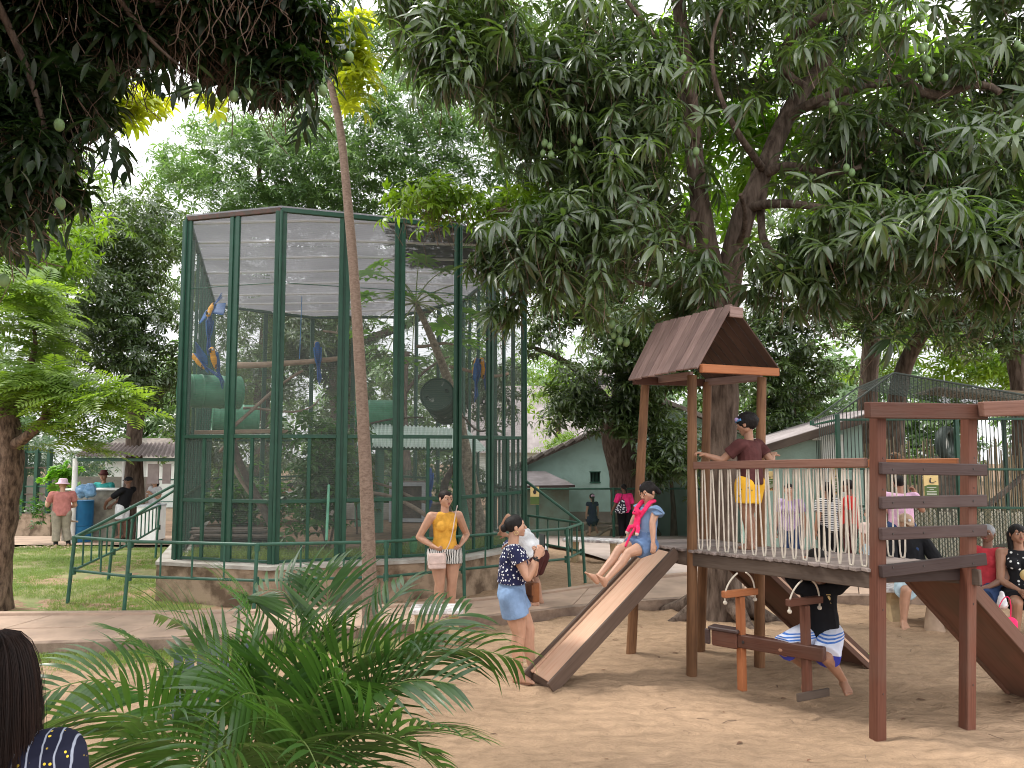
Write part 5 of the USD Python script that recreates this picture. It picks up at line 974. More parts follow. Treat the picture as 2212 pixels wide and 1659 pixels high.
dp = thing('water_tank', 'grey white plastic drum seen through the hanging tyre', 'drum'); part(dp, 'body', moved(lathe([(.001, 0), (.16, 0), (.17, .1), (.17, .45), (.14, .5), (.001, .5)], 16), None, at(2052, 985, 15.6)), 'white_paint', 30); part(dp, 'stand', box(at(2052, 985, 15.6)[0] - .2, at(2052, 985, 15.6)[0] + .2, 15.4, 15.8, -.1, at(2052, 985, 15.6)[2] - .002), 'dark_wood_log')
def animal_sign(u0, v0, u1, v1, d, label):
    s = thing('sign', label, 'sign'); a, b = at(u0, v0, d), at(u1, v1, d); w, h = b[0] - a[0], a[2] - b[2]
    part(s, 'board', box(a[0], b[0], d, d + .015, b[2], a[2]), 'sign_yellow'); y = d - .004
    part(s, 'green_field', (np.array([(a[0] + .004, y, b[2] + .03), (b[0] - .004, y, b[2] + .03), (b[0] - .004, y, b[2] + h * .60), (a[0] + w * .6, y, b[2] + h * .62), (a[0] + w * .3, y, b[2] + h * .62), (a[0] + .004, y, b[2] + h * .56)]), np.array([(0, 1, 2), (0, 2, 3), (0, 3, 4), (0, 4, 5)])), 'sign_green')
    lines = [box(a[0] + w * .5 - w * q, a[0] + w * .5 + w * q, y - .003, y - .001, b[2] + h * z, b[2] + h * (z + .018), c=.0005)[:2] for z, q in ((.50, .32), (.43, .15), (.33, .34), (.27, .33), (.21, .34), (.15, .2))]
    part(s, 'lettering', join(lines), 'sign_white')
    cx, cz = a[0] + w * .42, b[2] + h * .70
    part(s, 'monkey_picture', join([sphere((cx, y, cz + h * .07), h * .06, 8, (.6, .03, 1.3)), sphere((cx + .01, y, cz + h * .17), h * .035, 8, (1, .05, 1)), sphere((cx + w * .15, y, cz), h * .03, 8, (3.2, .05, .8)), sphere((cx + w * .36, y, cz + h * .05), h * .022, 8, (1.6, .05, .8))]), 'bolt_black', True)
    part(s, 'orange_leaves', join([sphere((a[0] + w * q, y, b[2] + .035), w * .16, 8, (1, .02, .7)) for q in (.5, .85)]), 'orange_timber', True)
animal_sign(1995, 1027, 2029, 1080, 13.05, 'yellow and green monkey sign behind the ladder boards on the cage')
animal_sign(1794, 1012, 1812, 1068, 13.9, 'yellow and green sign half hidden behind the bridge ropes near the cage corner')
animal_sign(1648, 1018, 1674, 1060, 15.2, 'small orange sign low on the pale outbuilding seen through the ropes')
# --- concrete benches
def bench(c, rz, label, L=1.3, W=.42, H=.45):
    t = thing('bench', label, 'bench', c, rz)
    m = part(t, 'seat', box(-L / 2, L / 2, -W / 2, W / 2, H - .06, H, c=.015), 'marble')
    for sx in (-1, 1):
        x = sx * L * .32; pf = [(.17, -.05), (.15, .06), (.10, .2), (.11, .3), (.16, H - .062)]
        V = np.array([(x + .055 * e, y * f, z) for e in (-1, 1) for (y, z) in pf for f in (-1, 1)])
        h = [Manifold.hull_points(np.array([(x + .055 * e, y * f, z) for e in (-1, 1) for (y, z) in pf[k:k + 2] for f in (-1, 1)])) for k in range(4)]
        part(t, 'leg', h[0] + h[1] + h[2] + h[3], 'terrazzo')
    return t
b = G(1284, 1208, -.1); bench((b[0], b[1], -.12), -.32, 'concrete bench with a mottled stone top on the sand beyond the railing')
bench((at(944, 1330, 9.25)[0], 9.25, 0), .05, 'small concrete bench with a white top in front of the person in yellow', .62, .36, .41)
bench((6.25, 9.62, 0), -.12, 'concrete bench behind the right slide where two visitors sit', 1.3, .42, .45)
bench((5.35, 10.35, 0), -.1, 'concrete bench under the seated person in the black t-shirt', 1.0, .42, .45)
# log stool in front of the seated man
st = thing('stump', 'pale carved wooden stump between the feet of the seated man', 'stump'); part(st, 'wood', tube([(5.25, 9.75, -.05), (5.23, 9.75, .12), (5.27, 9.78, .3), (5.25, 9.8, .44)], [.14, .10, .09, .15], 12, True, .15, 5, 2), 'pale_log', True)
# --- kiosk at the left
ks = thing('kiosk', 'open kiosk with a rusty corrugated roof on white posts', 'kiosk')
d = 21.4; K = lambda u, v, dd=d: at(u, v, dd)
part(ks, 'roof_sheet', corrugated(K(205, 957, 23.4), K(430, 957, 23.4), K(430, 985, 21.2), K(160, 985, 21.2), .12, .03), 'old_sheet', True)
part(ks, 'fascia', bar(K(160, 993), K(430, 993), .06, .09), 'rail_green')
for u, dd in ((163, 21.4), (395, 21.4), (270, 23.2)): q = K(u, 1000, dd); part(ks, 'post', rod((q[0], dd, -.6), (q[0], dd, 1.95), .07, 12), 'white_paint', True)
part(ks, 'hanging_board', join([box(K(u0, 1000)[0], K(u1, 1000)[0], d + .1, d + .13, 1.25, 1.8)[:2] for u0, u1 in ((316, 340), (348, 366))]), 'old_sheet')
ct = thing('counter', 'stainless steel counter with mirrored panels under the kiosk roof', 'counter')
for k, (u0, u1) in enumerate(((186, 235), (236, 295))): part(ct, 'panel', box(K(u0, 1, 22)[0], K(u1, 1, 22)[0], 22.0, 22.5, -.38, 1.0 + .04 * k), 'steel')
part(ct, 'top', box(K(184, 1, 22)[0], K(298, 1, 22)[0], 21.95, 22.6, 1.045, 1.08), 'white_paint')
bd = thing('drum', 'tall blue plastic drum beside the white kiosk post', 'drum'); q = K(179, 1110, 21.7); part(bd, 'body', moved(lathe([(.001, 0), (.26, 0), (.27, .05), (.27, .5), (.285, .52), (.27, .54), (.27, 1.2), (.001, 1.2)], 20), None, (q[0], 21.7, -.42)), 'blue_drum', 30)
for u, l in ((177, 'blue plastic bag hanging over the blue drum'), (194, 'grey blue plastic bag hanging beside the blue drum')):
    q = K(u, 1060, 21.35); m = trimesh.creation.icosphere(3, .17); V = np.array(m.vertices) * (1, .8, 1.2); V *= (.6 + .8 * meshkit.fbm(V * 9, 3, int(u)))[:, None]; single('plastic_bag', (V + q, np.array(m.faces)), 'blue_bag', l, 'bag', True)
fz = thing('freezer', 'white chest freezer at the right end of the kiosk', 'freezer'); a, b = K(338, 1, 21), K(378, 1, 21); part(fz, 'body', box(a[0], b[0], 21, 21.6, -.25, .65), 'white_paint'); part(fz, 'lid', box(a[0] - .01, b[0] + .01, 20.98, 21.62, .652, .70), 'grey_metal'); part(fz, 'base', box(a[0] + .03, b[0] - .03, 21.03, 21.57, -.42, -.252), 'bolt_black')
ch = thing('folding_chair', 'dark folding chair between the kiosk counter and the freezer', 'chair'); q = K(322, 1110, 21.5)
for e in (-.18, .18): part(ch, 'leg', join([rod((q[0] + e, 21.3, -.42), (q[0] + e, 21.7, .05), .012, 6)[:2], rod((q[0] + e, 21.7, -.42), (q[0] + e, 21.3, .05), .012, 6)[:2]]), 'bolt_black', True)
part(ch, 'seat', box(q[0] - .2, q[0] + .2, 21.28, 21.72, .05, .08), 'dark_board'); part(ch, 'backrest', bar((q[0] - .2, 21.72, .35), (q[0] + .2, 21.78, .35), .02, .25), 'dark_board')
# enclosure and wall behind the gardener, gate posts
en = thing('enclosure', 'dark green framed animal enclosure on a low wall behind the gardener', 'enclosure')
x0, x1 = K(20, 1, 25)[0], K(165, 1, 25)[0]
part(en, 'low_wall', box(x0 - 3, x1 + .2, 24.6, 24.8, -.7, .15), 'base_wall')
for u in (100, 75, 45, 130, 155): q = K(u, 1, 24.9); part(en, 'post', box(q[0] - .1 * (1 if u == 100 else .5), q[0] + .1 * (1 if u == 100 else .5), 24.82, 25.0, -.6, 2.6 if u == 100 else 2.2), 'green_paint')
for z in (.5, .75, 1.0, 1.6, 2.1): part(en, 'rail', bar((x0 - 3, 24.9, z), (x1, 24.9, z), .05, .05), 'dark_wood_log' if z in (.75, 1.6) else 'rail_green')
part(en, 'mesh_panel', panel((x0 - 3, 24.95), (x1 + 3, 24.95), .15, 2.6), 'chain_link')
part(en, 'back_wall', box(x0 - 3, x1 + 2, 27.5, 27.7, -.6, 1.2), 'brown_plaster')
shrub('shrub', 'small weedy shrub at the foot of the low wall left of the gardener', [S_(95, 1110, 21, 40, 18, .4, 26), S_(60, 1085, 21, 22, 20, .3, 14)], [[(95, 1130, 21), (90, 1100, 21)]], sp, smin=.5, smax=.8, gap=.1, hollow=0)
shrub('shrub', 'papaya seedling with broad leaves behind the gardener', [S_(145, 1030, 23.5, 34, 26, .4, 20)], [[(150, 1120, 23.5), (148, 1070, 23.5), (146, 1030, 23.5)]], [[('papaya_leaves', join([moved(papaya_leaf(lr, .3), rot(a) @ rot(.3, 'y')) for a in (0, 2.1, 4.2)]), 'papaya_leaf', True)]], smin=.7, smax=1.1, gap=0, hollow=0)
fence('fence', 'grey green wire fence of the far pens right of the kiosk', [(-17, 30), (-9, 30), (-3, 31)], 1.0, -.7, 2.0, 'rail_green', 'chain_link', True)
fb2 = thing('building', 'far pale building with a red tiled strip behind the kiosk', 'building'); part(fb2, 'wall', box(-20, -16.6, 38, 42, -.7, 1.7), 'white_wall'); part(fb2, 'roof', (np.array([(-20.5, 37.5, 1.7), (-16.4, 37.5, 1.7), (-16.4, 40, 2.7), (-20.5, 40, 2.7)]), np.array([(0, 1, 2), (0, 2, 3)])), 'old_tile')
for k_, (l_, bl_) in enumerate((('dense dark shrub behind the left end of the cage', [S_(470, 980, 25, 90, 70, 1, 150), S_(400, 930, 25, 50, 60, .8, 60)]), ('bushy shrub with yellow flowers behind the middle of the cage', [S_(590, 960, 25.5, 60, 50, .8, 70), S_(540, 1010, 25, 50, 40, .6, 50)]), ('bush behind the corrugated shelter of the cage', [S_(720, 960, 26, 60, 80, 1, 90)]), ('hedge of green bushes far behind the back of the cage', [S_(470, 1060, 27, 90, 35, 1, 110), S_(660, 1050, 27, 100, 40, 1, 130), S_(860, 1045, 27, 110, 45, 1, 140), S_(1030, 1050, 27, 80, 45, 1, 100)]), ('dark bush behind the enclosure at the far left', [S_(70, 1000, 28.6, 90, 55, 1, 150)]), ('bush between the kiosk post and the enclosure', [S_(200, 1005, 28.5, 60, 50, 1, 90)]))):
    shrub('shrub', l_, bl_, [[(bl_[0][0][0] / 25 * 1661 + 1106, 1120, 25), (bl_[0][0][0] / 25 * 1661 + 1106, 1000, 25)]], mango_mid, smin=.7, smax=1.2, gap=.3, hollow=.1)
# --- little grey picket fence round the palm
pf = thing('picket_fence', 'low blue grey picket fence half hidden behind the palm', 'fence')
for k in range(7):
    q = at(385 + 25 * k, 1400, 6.6 + .02 * k); h = .34 + rng.uniform(-.03, .03); x = q[0]
    V = np.array([(x - .035, 6.6, -.05), (x + .035, 6.6, -.05), (x + .035, 6.6, h - .06), (x, 6.6, h), (x - .035, 6.6, h - .06)]); V = np.vstack([V, V + (0, .02, 0)]) + (0, .02 * k, .28)
    V[[0, 1, 5, 6], 2] = -.05
    part(pf, 'picket', Manifold.hull_points(V), 'fence_blue')
q0, q1 = at(380, 1400, 6.6), at(548, 1400, 6.74); part(pf, 'rail', bar((q0[0], 6.635, .42), (q1[0], 6.77, .42), .02, .05), 'fence_blue'); part(pf, 'rail', bar((q0[0], 6.635, .2), (q1[0], 6.77, .2), .02, .05), 'fence_blue')
# ================================================================ people
def skin(name, c): mat(name, c, tuple(k * .86 for k in c), 14, .5, 0.0006, 60, .4)
skin('skin_tan', (0.45, 0.25, 0.165)); skin('skin_brown', (0.31, 0.16, 0.10)); skin('skin_dark', (0.17, 0.085, 0.055)); skin('skin_light', (0.50, 0.30, 0.215))
mat('hair_black', (0.006, 0.005, 0.005), (0.013, 0.010, 0.009), 30, .55, .006, 120, .16, stretch=(1, 1, .12)); mat('hair_brown', (0.006, 0.0035, 0.003), (0.018, 0.008, 0.005), 40, .5, .005, 150, .18, stretch=(1, 1, .06)); mat('hair_grey', (0.10, 0.10, 0.105), (0.22, 0.22, 0.225), 30, .5, .004, 90, stretch=(1, 1, .12))
mat('eye_white', (.7, .68, .65)); mat('eye_dark', (.02, .012, .01), rough=.2); mat('lip', (.30, .09, .075), rough=.4)
def clothm(name, c, c2=None, rough=.85): mat(name, c, c2 or tuple(k * .72 for k in c), 9, rough, .006, 22, .2)
for nm, c in (('yellow_knit', (.72, .37, .055)), ('navy', (.012, .013, .05)), ('hot_pink', (.80, .035, .19)), ('black_cloth', (.009, .009, .011)), ('white_cloth', (.72, .72, .74)), ('maroon_cloth', (.085, .028, .026)), ('denim_light', (.20, .30, .47)), ('denim_blue', (.13, .21, .37)), ('jeans', (.03, .055, .13)), ('red_cloth', (.50, .025, .02)), ('coral_red', (.50, .045, .06)), ('pale_pink', (.66, .40, .55)), ('salmon', (.45, .17, .15)), ('khaki', (.30, .26, .20)), ('pale_blue', (.52, .70, .80)), ('lavender', (.38, .28, .46)), ('teal', (.05, .36, .33)), ('tan_cap', (.42, .29, .20)), ('grey_cloth', (.3, .3, .31)), ('rubber_black', (.012, .012, .013)), ('pink_hat', (.68, .48, .56)), ('brown_leather', (.20, .075, .03)), ('pale_leather', (.62, .47, .42)), ('lime_rubber', (.38, .55, .12)), ('flip_tan', (.32, .17, .11)), ('plush_pink', (.85, .035, .14))):
    clothm(nm, c, None, .5 if 'leather' in nm or 'rubber' in nm else .9)
def dots(name, base, dot, scale, size, coord='t.object'):
    M[name] = usdkit.material(stage, f'/World/Looks/{name}', {'t': ('texture_coordinate', {}), 'v': ('voronoi_texture', {'scale': scale, 'randomness': .8}), 'r': ('rgb_ramp', {'ramp': [(0, dot), (size, dot), (size + .04, base), (1, base)]}), 'p': ('principled_bsdf', {'roughness': .85, 'specular_ior_level': .25})}, [('t.object', 'v.vector'), ('v.distance', 'r.fac'), ('r.color', 'p.base_color')], surface='p.BSDF')
dots('navy_dots', (.012, .014, .05), (.70, .70, .72), 34, .30); dots('yellow_print', (.74, .40, .03), (.10, .09, .06), 17, .16); dots('black_dots', (.010, .010, .012), (.68, .68, .66), 15, .20); dots('navy_flowers', (.008, .009, .022), (.60, .42, .03), 52, .20); dots('bag_print', (.02, .02, .03), (.62, .6, .66), 16, .36)
M['navy_flowers'] = usdkit.material(stage, '/World/Looks/navy_flower_print', {'t': ('texture_coordinate', {}), 'v': ('voronoi_texture', {'scale': 58, 'randomness': 1.0}), 'r': ('rgb_ramp', {'ramp': [(0, (1,) * 3), (.17, (1,) * 3), (.22, (0,) * 3)]}), 'n': ('noise_texture', {'scale': 22, 'detail': 1}), 'nr': ('rgb_ramp', {'ramp': [(.46, (0,) * 3), (.54, (1,) * 3)]}), 'mm': ('math', {'math_type': 'multiply'}),
    'w': ('wave_texture', {'wave_type': 'bands', 'bands_direction': 'x', 'scale': 11, 'distortion': 1.2, 'detail_scale': 2.0}), 'wr': ('rgb_ramp', {'ramp': [(0, (.008, .009, .022)), (.93, (.008, .009, .022)), (.98, (.26, .28, .34))]}), 'mx': ('mix_color', {'b': (.62, .43, .04)}), 'p': ('principled_bsdf', {'roughness': .85, 'specular_ior_level': .2})},
    [('t.object', 'v.vector'), ('t.object', 'n.vector'), ('t.object', 'w.vector'), ('v.distance', 'r.fac'), ('n.fac', 'nr.fac'), ('r.color', 'mm.value1'), ('nr.color', 'mm.value2'), ('w.fac', 'wr.fac'), ('mm.value', 'mx.fac'), ('wr.color', 'mx.a'), ('mx.result', 'p.base_color')], surface='p.BSDF')
def stripes(name, a, b, scale, direction='z', duty=.5, dist=0.0):
    M[name] = usdkit.material(stage, f'/World/Looks/{name}', {'t': ('texture_coordinate', {}), 'w': ('wave_texture', {'wave_type': 'bands', 'bands_direction': direction, 'scale': scale, 'distortion': dist, 'detail_scale': 1.0}), 'r': ('rgb_ramp', {'ramp': [(0, a), (duty - .03, a), (duty + .03, b), (1, b)]}), 'p': ('principled_bsdf', {'roughness': .85, 'specular_ior_level': .25})}, [('t.object', 'w.vector'), ('w.fac', 'r.fac'), ('r.color', 'p.base_color')], surface='p.BSDF')
stripes('zebra', (.012, .012, .013), (.70, .68, .64), 14, 'x', .5, 3.0); stripes('black_white_stripes', (.012, .012, .013), (.66, .66, .66), 11, 'z', .6)
M['board_short'] = usdkit.material(stage, '/World/Looks/board_short', {'t': ('texture_coordinate', {}), 's': ('separate_xyz', {}), 'm': ('map_range', {'from_min': .30, 'from_max': .66, 'clamp': True}),
    'r': ('rgb_ramp', {'interpolate': False, 'ramp': [(0, (.03, .04, .34)), (.46, (.60, .63, .74)), (.74, (.05, .16, .52)), (.77, (.60, .63, .74)), (.80, (.05, .16, .52)), (.83, (.60, .63, .74)), (.86, (.05, .16, .52)), (.89, (.6, .63, .74))]}), 'p': ('principled_bsdf', {'roughness': .8})}, [('t.object', 's.vector'), ('s.z', 'm.value'), ('m.result', 'r.fac'), ('r.color', 'p.base_color')], surface='p.BSDF')
def msph(c, r, R=None, n=14):
    r = np.broadcast_to(np.asarray(r, float), (3,)); A = (np.eye(3) if R is None else R) @ np.diag(r)
    return Manifold.sphere(1.0, n).transform(np.c_[A, np.asarray(c, float)])
def hull(*ms): return Manifold.batch_hull(list(ms))
def chain(pts, rs, n=12):
    out = [hull(msph(pts[k], rs[k], n=n), msph(pts[k + 1], rs[k + 1], n=n)) for k in range(len(pts) - 1)]; return union(out)
def union(ms): return Manifold.batch_boolean([m for m in ms if m is not None and not m.is_empty()], manifold3d.OpType.Add)
def tm(m):
    k = m.to_mesh(); return trimesh.Trimesh(np.array(k.vert_properties[:, :3]), np.array(k.tri_verts), process=False)
def soften(m, e=.022, it=10, wr=0.0, seed=0, ws=16):
    t = tm(m.refine_to_length(e)); t.merge_vertices()
    if it: trimesh.smoothing.filter_taubin(t, lamb=.5, nu=.52, iterations=it)
    V = np.array(t.vertices)
    if wr: V = V + np.array(t.vertex_normals) * ((meshkit.fbm(V * ws, 3, seed) - .5) * 2 * wr)[:, None]
    return V, np.array(t.faces)
def as_manifold(t):
    return Manifold(manifold3d.Mesh(np.asarray(t[0], np.float32), np.asarray(t[1], np.uint32)))
def hand(w, d, n, L, curl=.5, side=1, thumb=.6):
    """w wrist, d pointing to the fingers, n out of the back of the hand; side +1: thumb towards cross(d, n)"""
    d = unit(d); n = unit(n - d * (n @ d)); s = np.cross(d, n) * side; P = lambda a, b, c: w + (d * a + s * b + n * c) * L
    out = [hull(msph(P(.04, .10, 0), .13 * L), msph(P(.04, -.10, 0), .13 * L), msph(P(.46, .17, 0), .095 * L), msph(P(.44, -.18, 0), .085 * L))]
    for k, (o, l) in enumerate(((.19, .40), (.065, .45), (-.065, .42), (-.19, .33))):
        p0 = P(.45, o, 0); a = 0.0; pts = [p0]; rr = [.085 * L]
        for j, f in enumerate((.45, .32, .25)):
            a += curl * (.55 + .35 * j); st = (d * math.cos(a) - n * math.sin(a)) * l * f * L; pts.append(pts[-1] + st); rr.append((.078 - .01 * j) * L)
        out.append(chain(pts, rr, 8))
    t0 = P(.12, .18, -.03); t1 = t0 + unit(d * .6 + s * .75 - n * thumb * .5) * .26 * L; t2 = t1 + unit(d * .85 + s * .3 - n * thumb) * .22 * L
    out.append(chain([t0, t1, t2], [.1 * L, .085 * L, .07 * L], 8)); return union(out)
def foot(a, f, L, up=UP, toes=True):
    """a ankle, f direction of the toes, L foot length"""
    f = unit(f); s = np.cross(f, up); h = .30 * L
    P = lambda x, y, z: a + f * (x * L) + s * (y * L) + up * (z * L)
    o = [hull(msph(a, .16 * L), msph(P(-.16, 0, -.20), .13 * L), msph(P(.10, 0, -.19), .12 * L)), hull(msph(P(.02, 0, -.03), .14 * L), msph(P(-.14, 0, -.22), .12 * L), msph(P(.45, .09, -.24), .10 * L), msph(P(.42, -.12, -.25), .09 * L))]
    for k in range(5):
        y = .15 - .072 * k; l = (.72, .70, .67, .63, .58)[k] - .06; r = (.062, .046, .044, .042, .04)[k]
        o.append(hull(msph(P(.44, y * .9, -.25), r * L, n=8), msph(P(l, y, -.28), r * L, n=8)))
    return union(o)
KINDS = dict(f=dict(pel=(.100, .072, .07), wai=(.076, .058, .06), rib=(.085, .064, .065), sho=(.098, .045, .03), sw=.112, arm=1.0, leg=1.06, hs=.138, leg0=.52),
             m=dict(pel=(.090, .068, .07), wai=(.084, .062, .06), rib=(.098, .070, .07), sho=(.112, .050, .035), sw=.128, arm=1.12, leg=1.0, hs=.138, leg0=.52),
             c=dict(pel=(.088, .070, .065), wai=(.080, .064, .06), rib=(.086, .066, .06), sho=(.095, .048, .03), sw=.108, arm=1.0, leg=1.0, hs=.168, leg0=.49))
class Person:
    def __init__(s, label, loc, rz, H, kind='f', skin='skin_tan', fat=1.0, pelvis=None, lean=(0, 0), twist=0.0, head=(0, 0), arms=None, legs=None, hands=(.45, .45), fine=False, feet_dir=None, group=None, name='person', foot_up=None, handn=(None, None), neck_fwd=0.0):
        s.H, s.k, s.skin = H, KINDS[kind], skin; k = s.k; s.fine = fine
        s.t = thing(name, label, 'person', loc, rz, group); s.e = .016 if fine else .03
        z0 = k['leg0'] * H; P = V3(0, 0, z0 + .01 * H) if pelvis is None else np.asarray(pelvis, float); s.P = P
        up = unit(V3(math.sin(lean[1]), math.sin(lean[0]), math.cos(lean[0]) * math.cos(lean[1]))); s.up = up
        lat0 = V3(1, 0, 0); lat1 = V3(math.cos(twist), math.sin(twist), 0); lat1 = unit(lat1 - up * (lat1 @ up)); fw = np.cross(up, lat1); s.fw, s.lat = fw, lat1
        hs = k['hs'] * H; th = (1 - k['leg0']) * H - hs - .045 * H  # pelvis to shoulder line
        s.R0 = np.stack([lat0, np.cross(up, lat0), up], 1); s.R1 = np.stack([lat1, fw, up], 1)
        f = fat; sc = lambda r, g=1: tuple(q * H * (f if i < 2 else 1) for i, q in enumerate(r))
        s.L = [(P + up * .0, sc(k['pel']), s.R0), (P + up * th * .36, sc(k['wai']), s.R1), (P + up * th * .72, sc(k['rib']), s.R1), (P + up * th * .97, sc(k['sho']), s.R1)]
        s.chest = P + up * th; s.neck = s.chest + up * .025 * H + fw * neck_fwd * H
        yaw, pit = head; hu = unit(up * .45 + UP * .55); s.hc = s.neck + hu * (.045 * H + hs * .46) + fw * (.016 + neck_fwd * .5) * H
        ay = math.atan2(fw[1], fw[0]) - PI / 2 + yaw
        s.HR = rot(ay) @ rot(pit, 'x'); s.hs = hs
        s.sh = [s.chest + lat1 * e * k['sw'] * H * (f * .4 + .6) - up * .012 * H for e in (-1, 1)]      # left, right
        dA = [dict(e=V3(e * (k['sw'] + .03) * H * f, -.012 * H, s.sh[0][2] - .172 * H), w=V3(e * (k['sw'] + .035) * H * f, .03 * H, s.sh[0][2] - .315 * H)) for e in (-1, 1)]
        s.arms = []
        for i in (0, 1):
            a = arms[i] if arms and arms[i] is not None else (dA[i]['e'], dA[i]['w']); s.arms.append(tuple(np.asarray(q, float) for q in a))
        s.hip = [P + lat0 * e * .055 * H * f - up * .012 * H for e in (-1, 1)]
        s.legs = []
        for i, e in enumerate((-1, 1)):
            l = legs[i] if legs and legs[i] is not None else (V3(e * .058 * H, .012 * H, .285 * H * k['leg0'] / .52), V3(e * .058 * H, -.01 * H, .045 * H)); s.legs.append(tuple(np.asarray(q, float) for q in l))
        fd = feet_dir or (V3(-.15, 1, 0), V3(.15, 1, 0)); s.fd = fd
        A, Lg = k['arm'] * H * (f * .5 + .5), k['leg'] * H * (f * .5 + .5); s.A, s.Lg = A, Lg
        b = [hull(msph(*s.L[j][:2], s.L[j][2]), msph(*s.L[j + 1][:2], s.L[j + 1][2])) for j in range(3)]
        if kind == 'f': b += [msph(s.L[2][0] + s.lat * e * .042 * H + fw * .038 * H - up * .01 * H, .040 * H * f) for e in (-1, 1)]
        b.append(chain([s.neck - up * .03 * H, s.hc - hu * hs * .2 - s.HR @ V3(0, .06 * hs, 0)], [.036 * H, .033 * H]))
        for i, e in enumerate((-1, 1)):
            S, (E, W) = s.sh[i], s.arms[i]
            b.append(hull(msph(S, .037 * A), msph(s.chest + s.lat * e * .04 * H - up * .02 * H, .04 * H)))
            b.append(chain([S, S * .6 + E * .4, E, E * .65 + W * .35, W], [.038 * A, .033 * A, .0255 * A, .026 * A, .0165 * A]))
            h, (K, An) = s.hip[i], s.legs[i]
            sh_ = unit(np.cross(An - K, V3(1, 0, 0))) if abs(unit(An - K)[0]) < .9 else V3(0, 0, 0); sh_ = sh_ * (-1 if sh_[1] > 0 else 1)
            b.append(chain([h, h * .5 + K * .5, K, K * .66 + An * .34 + sh_ * .012 * H, An], [.068 * Lg, .056 * Lg, .037 * Lg, .036 * Lg, .0215 * Lg]))
        body = as_manifold(soften(union(b), s.e, 8))
        ex = []
        hl = (.105 if kind != 'c' else .10) * H
        for i, e in enumerate((-1, 1)):
            E, W = s.arms[i]; d = unit(W - E); n = handn[i] if handn[i] is not None else V3(e, .2, .1)
            ex.append(hand(W + d * .004, d, np.asarray(n, float), hl * .98, hands[i], side=1 if i == 1 else -1)); K, An = s.legs[i]
            ex.append(foot(An, np.asarray(fd[i], float), .152 * H, UP if foot_up is None else np.asarray(foot_up, float)))
        hv = s.head_shape(); ex.append(hv)
        full = union([body] + ex)
        k_ = tm(full); part(s.t, 'body', (np.array(k_.vertices), np.array(k_.faces)), skin, 60)
        s.face()
    def hp(s, a): return s.hc + s.HR @ (np.asarray(a, float) * s.hs)
    def he(s, c, r, n=12): return msph(s.hp(c), np.asarray(r, float) * s.hs if np.ndim(r) else r * s.hs, s.HR, n)
    def head_shape(s):
        h = s.he; cr = h((0, -.05, .12), (.37, .46, .385), 20)
        fc = hull(h((0, .29, -.385), .10), h((-.22, .0, -.27), .11), h((.22, 0, -.27), .11), h((-.20, .22, -.06), .15), h((.20, .22, -.06), .15), h((-.14, .27, .17), .14), h((.14, .27, .17), .14), h((0, -.15, .1), .3))
        m = as_manifold(soften(union([cr, fc]), .09 * s.hs, 4))
        nose = union([hull(h((0, .39, .08), .03, 8), h((0, .485, -.10), .05, 8)), hull(h((-.055, .42, -.125), .042, 8), h((.055, .42, -.125), .042, 8), h((0, .475, -.11), .05, 8))])
        ears = union([h((e * .375, -.03, -.02), (.045, .085, .14), 10) for e in (-1, 1)])
        return union([m, nose, ears, h((0, .365, -.235), (.14, .055, .07), 10)])
    def face(s):
        f = lambda m: (lambda k: (np.array(k.vertices), np.array(k.faces)))(tm(m))
        for e in (-1, 1):
            ey = part(s.t, 'eye', f(s.he((e * .155, .362, .04), (.085, .05, .042), 10)), 'eye_white', True); part(ey, 'iris', f(s.he((e * .155, .398, .04), (.048, .022, .042), 8)), 'eye_dark', True)
            part(s.t, 'eyebrow', f(hull(s.he((e * .08, .412, .125), .024, 8), s.he((e * .25, .35, .14), .02, 8))), 'hair_black', True)
        part(s.t, 'lips', f(union([s.he((0, .41, -.215), (.10, .025, .024), 10), s.he((0, .405, -.255), (.085, .028, .027), 10)])), 'lip', True)
    # ---- hair and hats
    def cap_hair(s, m='hair_black', puff=1.0, low=-.25, front=.30, curl=.0, extra=()):
        h = s.he; o = msph(s.hp((0, -.06, .13)), np.array((.41, .49, .42)) * s.hs * puff, s.HR, 24)
        cut = msph(s.hp((0, .64, -.33)), np.array((.38, .42, .62)) * s.hs, s.HR, 20)
        bottom = Manifold.cube((4 * s.hs, 4 * s.hs, 2 * s.hs), True).transform(np.c_[s.HR, s.hp((0, 0, low - 1.0))])
        o = o - cut - bottom
        V = soften(union([o] + list(extra)), .05 * s.hs + .004, 4, (.012 + curl) * s.hs, 3, 9 / s.hs * (1.4 if curl else .6))
        return part(s.t, 'hair', V, m, True)
    def strand(s, pts, rs): return chain([p if isinstance(p, np.ndarray) else s.hp(p) for p in pts], [r * s.hs for r in rs])
    # ---- clothes
    def torso(s, i0, i1, inf, R=1.0):
        return [hull(msph(s.L[j][0], np.array(s.L[j][1]) * R + inf, s.L[j][2]), msph(s.L[j + 1][0], np.array(s.L[j + 1][1]) * R + inf, s.L[j + 1][2])) for j in range(i0, i1)]
    def plane(s, m, c, n):
        """keep what lies on the side of n"""
        n = unit(n); return m.trim_by_plane(tuple(n), float(n @ np.asarray(c, float)))
    def wear(s, name, m, mt, wr=.006, e=None, label=None, it=8):
        return part(s.t, name, soften(m, e or s.e, it, wr, len(taken)), mt, True, label)
